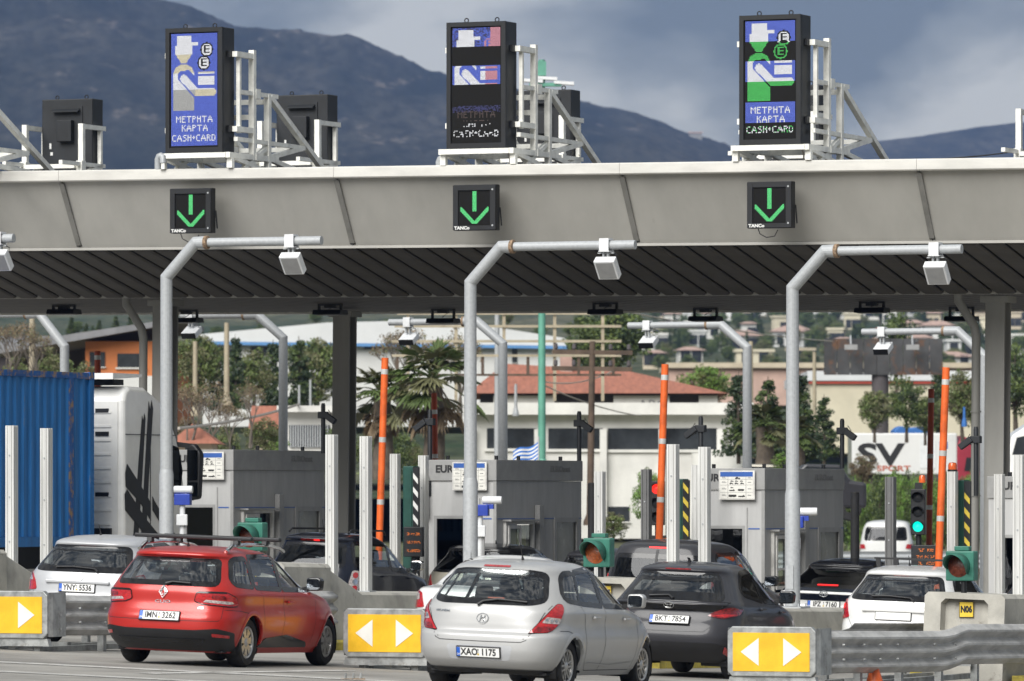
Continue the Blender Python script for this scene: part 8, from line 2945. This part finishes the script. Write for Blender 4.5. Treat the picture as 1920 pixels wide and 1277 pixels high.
def pole(name, px, y_top, y_base, y, r, mat, label, cat="pole", taper=0.8, arms=0):
    a, b = W(px, y_base, y), W(px, y_top, y)
    h = b.z - a.z
    o = thing(name, a, 0, label, cat)
    MB().tube([(0, 0, 0), (0, 0, h)], [r, r * taper], 10).build("shaft", M[mat], o, smooth=True)
    MB().lathe([(r * 1.8, 0), (r * 1.8, .1), (r, .3)], 10).build("foot", M[mat], o)
    for q in range(arms):
        z = h - .3 - .45 * q
        ar = MB().box(-1.1, 1.1, -.06, .06, z - .06, z + .06).build("crossarm", M[mat], o)
        for x in (-1.0, -.5, .5, 1.0):
            MB().lathe([(.03, z + .06), (.06, z + .1), (.05, z + .22), (0, z + .24)], 8, 'z', (x, 0, 0)).build("insulator", M["wall_dark"], ar)
    return o


o = pole("green_mast", 1016, 112, 880, 180, .11, "green_mast", "tall pale-green mast rising behind the canopy", "mast", .8)
hm = W(0, 112, 180).z - W(0, 880, 180).z
m_ = MB().box(-.35, .55, -.15, .15, hm - .75, hm - .66)
m_.build("lamp_arm", M["green_mast"], o)
for x, z in ((-.25, hm - .62), (.15, hm - .55), (.62, hm - .68)):
    MB().prism([(-.28, 0), (.28, -.04), (.28, .05), (-.28, .08)], lambda u, v, d: (x + u, d, z + v), -.2, .2).build("lamp_head", M["device_white"], o)
MB().box(-.12, .12, -.12, .12, hm - .45, hm - .05).build("mast_head", M["green_mast"], o)
pole("wooden_pole", 1106, 640, 985, 175, .10, "wood_pole", "dark wooden utility pole leaning in front of the white building", "pole", .8, 2).rotation_euler = (0, R(0.8), 0)
pole("steel_pole", 932, 580, 880, 215, .10, "galvanised", "grey steel pole left of the green mast")
pole("concrete_pole", 425, 605, 760, 210, .10, "post_cream", "pale concrete pole in front of the pines")
pole("concrete_pole", 366, 640, 780, 212, .09, "post_cream", "pale concrete pole close to the truck's pole")
pole("concrete_pole", 60, 585, 740, 195, .10, "post_cream", "pale concrete pole above the blue container")
pole("steel_pole", 582, 712, 860, 225, .05, "galvanised", "thin steel post above the white hut")
pole("steel_pole", 561, 722, 860, 228, .05, "galvanised", "thin steel post left of the thin post above the hut")
pole("concrete_pole", 1408, 640, 860, 230, .09, "post_cream", "pale pole behind the right booth's far pole")
pole("concrete_pole", 1527, 660, 790, 300, .10, "post_cream", "pale pole left of the rusty billboard")
pole("lamp_post", 967, 720, 780, 220, .06, "galvanised", "short lamp post in front of the red tiled roof")
pole("blue_frame_post", 1808, 763, 800, 210, .05, "tarp_blue", "small blue post above the parked lorries")
for n_, (a, b, sag, lab) in enumerate((((335, 803, 150), (560, 758, 200), 6, "sagging pale cable across the bushes right of the truck"), ((1015, 715, 200), (1160, 690, 210), 14, "bundle of wires strung from the green mast"),
                                       ((1015, 720, 200), (1200, 780, 215), 8, "slack wire from the mast to the red roof"), ((1060, 560, 190), (1560, 640, 240), 10, "thin overhead wire across the hillside"))):
    p, q = W(*a), W(*b)
    pts = [p.lerp(q, u / 12) - Vector((0, 0, sag / 60.0 * 4 * (u / 12) * (1 - u / 12))) for u in range(13)]
    tag(MB().tube([v - p for v in pts], .022 if n_ else .04, 5).build("overhead_wire", M["cable_grey"], None, loc=p), lab, "wire")
p, q = W(1690, 299, 113.0), W(1990, 268, 111.0)
tag(MB().tube([(q - p) * (u / 8) - Vector((0, 0, .08 * 4 * (u / 8) * (1 - u / 8))) for u in range(9)], .012, 5).build("overhead_wire", M["cable"], None, loc=p), "black wire rising from the roof to the right edge", "wire")

# striped flag on a short staff
c = W(1010, 875, 160)
o = thing("flag", c, 0, "blue and white striped flag behind the middle booth", "flag")
MB().tube([(0, 0, -1.5), (0, 0, .75)], .02, 6).build("staff", M["galvanised"], o)
for s_ in range(9):
    vs_, fs_ = [], []
    for j in range(9):
        u = j / 8
        x = -.02 - u * .62
        yy_ = .10 * math.sin(u * 7) * u
        zt = .62 - .25 * u - .05 * math.sin(u * 6)
        for e_ in (s_, s_ + 1): vs_.append((x, yy_, zt - e_ * .42 / 9))
    for j in range(8): fs_.append((2 * j, 2 * j + 1, 2 * j + 3, 2 * j + 2))
    MB().add(vs_, fs_).build("stripe", M["flag_blue" if s_ % 2 == 0 else "paint_white"], o, smooth=True)

# ------------------------------------------------------------------ parked lorries beyond the hedge
yv, kv = 250.0, 250 / 205
k = F / 205
c = W(1696, 890, yv)
o = thing("race_trailer", (c.x, yv, c.z), 0, "white trailer lettered SV behind the hedge", "trailer")
o.scale = (kv,) * 3
wv, hv = (1795 - 1597) / k, (890 - 812) / k
MB().box(-wv / 2, wv / 2, 0, 2.5, 0, hv).build("box_body", M["paint_car_white"], o, bevel=.05)
text("lettering", "SV", .95, M["ink"], o, (-.78, -.012, hv - .72), bold=.03, sx=1.45)
text("lettering", "SPORT", .24, M["sticker_red"], o, (-.35, -.012, hv - 1.14), bold=.005, sx=1.5)
MB().box(.50, 1.0, -.016, -.003, .2, hv - .22).build("side_door", M["device_white"], o)
MB().box(1.12, 1.38, -.012, -.003, hv - .5, hv - .28).build("small_print", M["ink_blue"], o)
for x in (-.9, -.2):
    MB().lathe([(.15, -.1), (.42, -.1), (.45, .1), (.15, .1)], 18, 'y', (x, .3, -.3)).build("wheel", M["rubber"], o)
c = W(1815, 890, yv)
o = thing("lorry_cab", (c.x, yv, c.z), 0, "dark red lorry cab in front of the white trailer", "lorry")
o.scale = (kv,) * 3
MB().prism([(-.36, -.3), (.62, -.3), (.62, .75), (.30, 1.0), (-.22, 1.28), (-.36, .9)], lambda u, v, d: (u, d, v), 0, 2.4).build("cab", M["cab_red"], o, bevel=.06)
MB().prism([(-.12, .12), (.55, .12), (.50, .55), (-.05, .55)], lambda u, v, d: (u, d, v), -.02, -.003).build("side_window", M["window_dark"], o)
MB().lathe([(.15, -.1), (.42, -.1), (.45, .1), (.15, .1)], 18, 'y', (.2, .3, -.5)).build("wheel", M["rubber"], o)
c = W(1706, 812, 262)
o = thing("covered_load", (c.x, 262, c.z), 0, "blue tarpaulin over a load behind the white trailer", "tarpaulin")
o.scale = (kv,) * 3
MB().prism([(-.55, -.4), (.62, -.4), (.62, .08), (.4, .22), (0, .18), (-.35, .24), (-.52, .1)], lambda u, v, d: (u, d, v), 0, 2.2).build("tarpaulin", M["tarp_blue"], o, bevel=.05)
MB().box(-.7, 1.6, .1, 2.3, -1.6, -.41).build("load_bed", M["wall_dark"], o)
c = W(1905, 870, 170)
o = thing("white_lorry", (c.x, 170, c.z), 0, "white lorry cab at the right edge beyond the column", "lorry")
MB().prism([(-.25, -.6), (1.6, -.6), (1.6, 1.15), (.5, 1.15), (-.12, .75), (-.25, .2)], lambda u, v, d: (u, d, v), 0, 2.4).build("cab", M["truck_white"], o, bevel=.08)
MB().prism([(-.10, .25), (.25, .25), (.25, .75), (.02, .7)], lambda u, v, d: (u, d, v), -.02, -.003).build("side_window", M["window_dark"], o)
MB().lathe([(.15, -.1), (.42, -.1), (.45, .1), (.15, .1)], 18, 'y', (.3, .3, -.75)).build("wheel", M["rubber"], o)
for px, mat, lab in ((1437, "paint_champagne", "roof of a cream car parked behind the right booth"), (1545, "paint_grey", "roof of a grey car parked behind the right booth")):
    x, y = (px - 960) * 150 / F, 150
    zc = W(0, 905, 150).z
    o = thing("parked_car", (x, y, zc), 0, lab, "car", "cars parked behind the right booth")
    MB().prism([(-1.0, -.6), (1.0, -.6), (1.0, .0), (.62, .05), (.40, .42), (-.45, .44), (-.85, .06), (-1.0, 0)], lambda u, v, d: (u, d, v), 0, 1.6).build("body", M[mat], o, bevel=.08)
    MB().prism([(-.70, .08), (.52, .08), (.34, .36), (-.42, .38)], lambda u, v, d: (u, d, v), -.015, -.003).build("side_window", M["window_dark"], o)
    for q in (-.6, .6): MB().lathe([(.1, -.08), (.27, -.08), (.3, .08), (.1, .08)], 16, 'y', (q, .1, -.6)).build("wheel", M["rubber"], o)
# guardrail on the road beyond
o = thing("road_guardrail", (*at(1690, 200), G(*at(1690, 200))), R(4), "steel guardrail along the road beyond the booths", "guardrail")
m_ = thrie(MB(), 0, 0, 16, .35, 1, None, 8)
m_.v = [(b - 5, a, c_) for a, b, c_ in m_.v]
m_.build("rail", M["galvanised"], o, smooth=True)
for q in range(9): MB().box(-5 + q * 2 - .05, -5 + q * 2 + .05, .06, .16, 0, .8).build("post", M["galvanised"], o)

# ------------------------------------------------------------------ houses on the hillside
rnd = random.Random(12)
walls = [("white", "wall_white"), ("cream", "wall_cream"), ("beige", "wall_beige"), ("white", "wall_warehouse")]
spots = []
for row, (yp, x0, x1, st, wpx) in enumerate(((690, 1225, 1930, 92, 48), (664, 1235, 1930, 80, 50), (640, 1250, 1935, 74, 44), (616, 1255, 1935, 62, 36), (596, 1240, 1935, 56, 32))):
    x, n = x0, 0
    while x < x1:
        spots.append((row, n, x + rnd.uniform(-9, 9), yp + rnd.uniform(-11, 11), wpx * rnd.uniform(.75, 1.35)))
        x += st * rnd.uniform(.8, 1.25)
        n += 1
houses = []
rown = ["lowest", "second", "third", "fourth", "topmost"]
for (row, n, px, yp, wpx) in spots:
    wpx *= rnd.choice((.7, 1, 1.3))
    y = 500.0
    while y < 2500:
        x = (px - 960) * y / F
        if YH - (hill_z(x, y) - HC) * F / y < yp: break
        y += 12
    k = F / y
    w = wpx / k
    fl = rnd.choice((1, 2, 2, 3))
    h = 3.0 * fl
    if h * k > 34: h = 30 / k
    dp = w * rnd.uniform(.7, 1.0)
    cn, wm = walls[rnd.choice((0, 0, 0, 1, 2, 3, 3))]
    flat = rnd.random() < .42
    rname = "flat" if flat else "terracotta"
    ref = f"{words(n)} from the left in the {rown[row]} row"
    houses.append((px, yp, f"{words(n)} house from the left in the {rown[row]} hillside row"))
    o = thing("hillside_house", (x, y, hill_z(x, y) - 1.0), rnd.uniform(-.35, .35), f"{cn} house with {rname} roof on the hillside, {ref}", "house", "houses on the hillside")
    h += 1.0
    MB().box(-w / 2, w / 2, 0, dp, 0, h).build("wall", M[wm], o)
    if flat:
        MB().box(-w / 2 - .25, w / 2 + .25, -.25, dp + .25, h + .003, h + .35).build("roof", M[wm], o)
    else:
        rh = min(2.2, w * .16)
        MB().add([(-w / 2 - .5, -.5, h), (w / 2 + .5, -.5, h), (w / 2 + .5, dp + .5, h), (-w / 2 - .5, dp + .5, h), (-w * .22, dp / 2, h + rh), (w * .22, dp / 2, h + rh)],
                 [(0, 1, 5, 4), (1, 2, 5), (2, 3, 4, 5), (3, 0, 4), (3, 2, 1, 0)]).build("roof", M["terracotta" if rnd.random() < .18 else "terracotta_pale"], o)
    nw = max(2, int(w / 3.2))
    for f_ in range(max(1, int(h / 3.0))):
        for q in range(nw):
            if rnd.random() < .15: continue
            xc = -w / 2 + w * (q + .5) / nw
            ww = rnd.choice((.5, .6, .9))
            MB().box(xc - ww, xc + ww, -.06, -.003, f_ * 2.9 + 1.5, f_ * 2.9 + 3.1).build("window", M["window_dark"], o)
# trees between the houses
used = set()
for k_ in range(320):
    px = rnd.uniform(1225, 1935)
    yp = rnd.uniform(592, 712)
    y = 500.0
    while y < 2500:
        x = (px - 960) * y / F
        if YH - (hill_z(x, y) - HC) * F / y < yp: break
        y += 12
    kd = rnd.choice(("broad", "broad", "conifer", "cypress", "olive"))
    hs = min(houses, key=lambda q: abs(q[0] - px) + 3 * abs(q[1] - yp))
    lab = f"small {kd.replace('broad', 'leafy')} tree {'left' if px < hs[0] else 'right'} of the {hs[2]}"
    if lab in used: continue
    used.add(lab)
    hpx = rnd.uniform(22, 46) * (1.25 if kd == "cypress" else 1)
    tree("hillside_tree", px, yp - hpx, yp + 3, y, kd, lab, k_ % 2, 1.1, "trees among the hillside houses")
for k_, px in enumerate(sorted(rnd.uniform(-20, 1100) for _ in range(20))):
    yp = rnd.uniform(600, 660)
    tree("hillside_tree", px, yp - 26, yp + 5, rnd.uniform(480, 700), rnd.choice(("broad", "olive", "conifer")), f"small tree on the green slope beyond the warehouse, {words(k_)} from the left", k_ % 2, 1.2, "trees on the slope beyond the warehouse")
# pale building high on the mountain's shoulder
for px, yp, w_, lab in ((1304, 248, 24, "pale building on the mountain's right shoulder"),):
    y = 4150
    c = W(px, yp, y)
    o = thing("mountain_house", (c.x, y, mount_z(px, y) - 5), 0, lab, "house")
    w = w_ * y / F
    MB().box(-w / 2, w / 2, 0, w, 0, 8.5).build("wall", M["concrete_dark"], o)
    MB().box(-w / 2 - .5, w / 2 + .5, -.5, w + .5, 8.51, 9.2).build("roof", M["wall_pink"], o)

# ------------------------------------------------------------------ small things on the ground
for px, y, lab in ((662, 74.5, "small bolt stubs in the pavement left of the middle crash cushion"), (1320, 76.5, "scrap of debris on the road beside the grey hatchback")):
    x = (px - 960) * y / F
    o = thing("pavement_stub", (x, y, G(x, y)), .3, lab, "debris")
    for a, b in ((-.09, .02), (0, 0), (.08, -.03)):
        MB().tube([(a, b, 0), (a + .01, b, .08)], [.02, .012], 6).build("stub", M["galvanised_old"], o)
    MB().box(-.14, .13, -.06, .06, 0.002, .015).build("plate", M["rust_joint"], o)
# red and white cone tip under the right crash cushion
x, y = at(1640, 79.5)
o = thing("traffic_cone", (x, y, G(x, y)), 0, "orange traffic cone half hidden under the right crash cushion's rail", "cone")
MB().lathe([(.13, .03), (.03, .34), (0, .34)], 16).build("cone", M["orange_pole"], o, smooth=True)
MB().box(-.2, .2, -.2, .2, 0, .03).build("base", M["rubber"], o)

# ------------------------------------------------------------------ haze
hz = bpy.data.materials.new("haze")
hz.use_nodes = True
hz.node_tree.nodes.remove(hz.node_tree.nodes["Principled BSDF"])
pv = hz.node_tree.nodes.new("ShaderNodeVolumePrincipled")
pv.inputs["Color"].default_value = (0.34, 0.52, 1.0, 1)
pv.inputs["Density"].default_value = 0.00007
pv.inputs["Anisotropy"].default_value = 0.0
hz.node_tree.links.new(pv.outputs["Volume"], hz.node_tree.nodes["Material Output"].inputs["Volume"])
tag(MB().box(-7000, 7000, -600, 5900, -30, 700).build("haze", hz), "thin blue haze", kind="stuff")
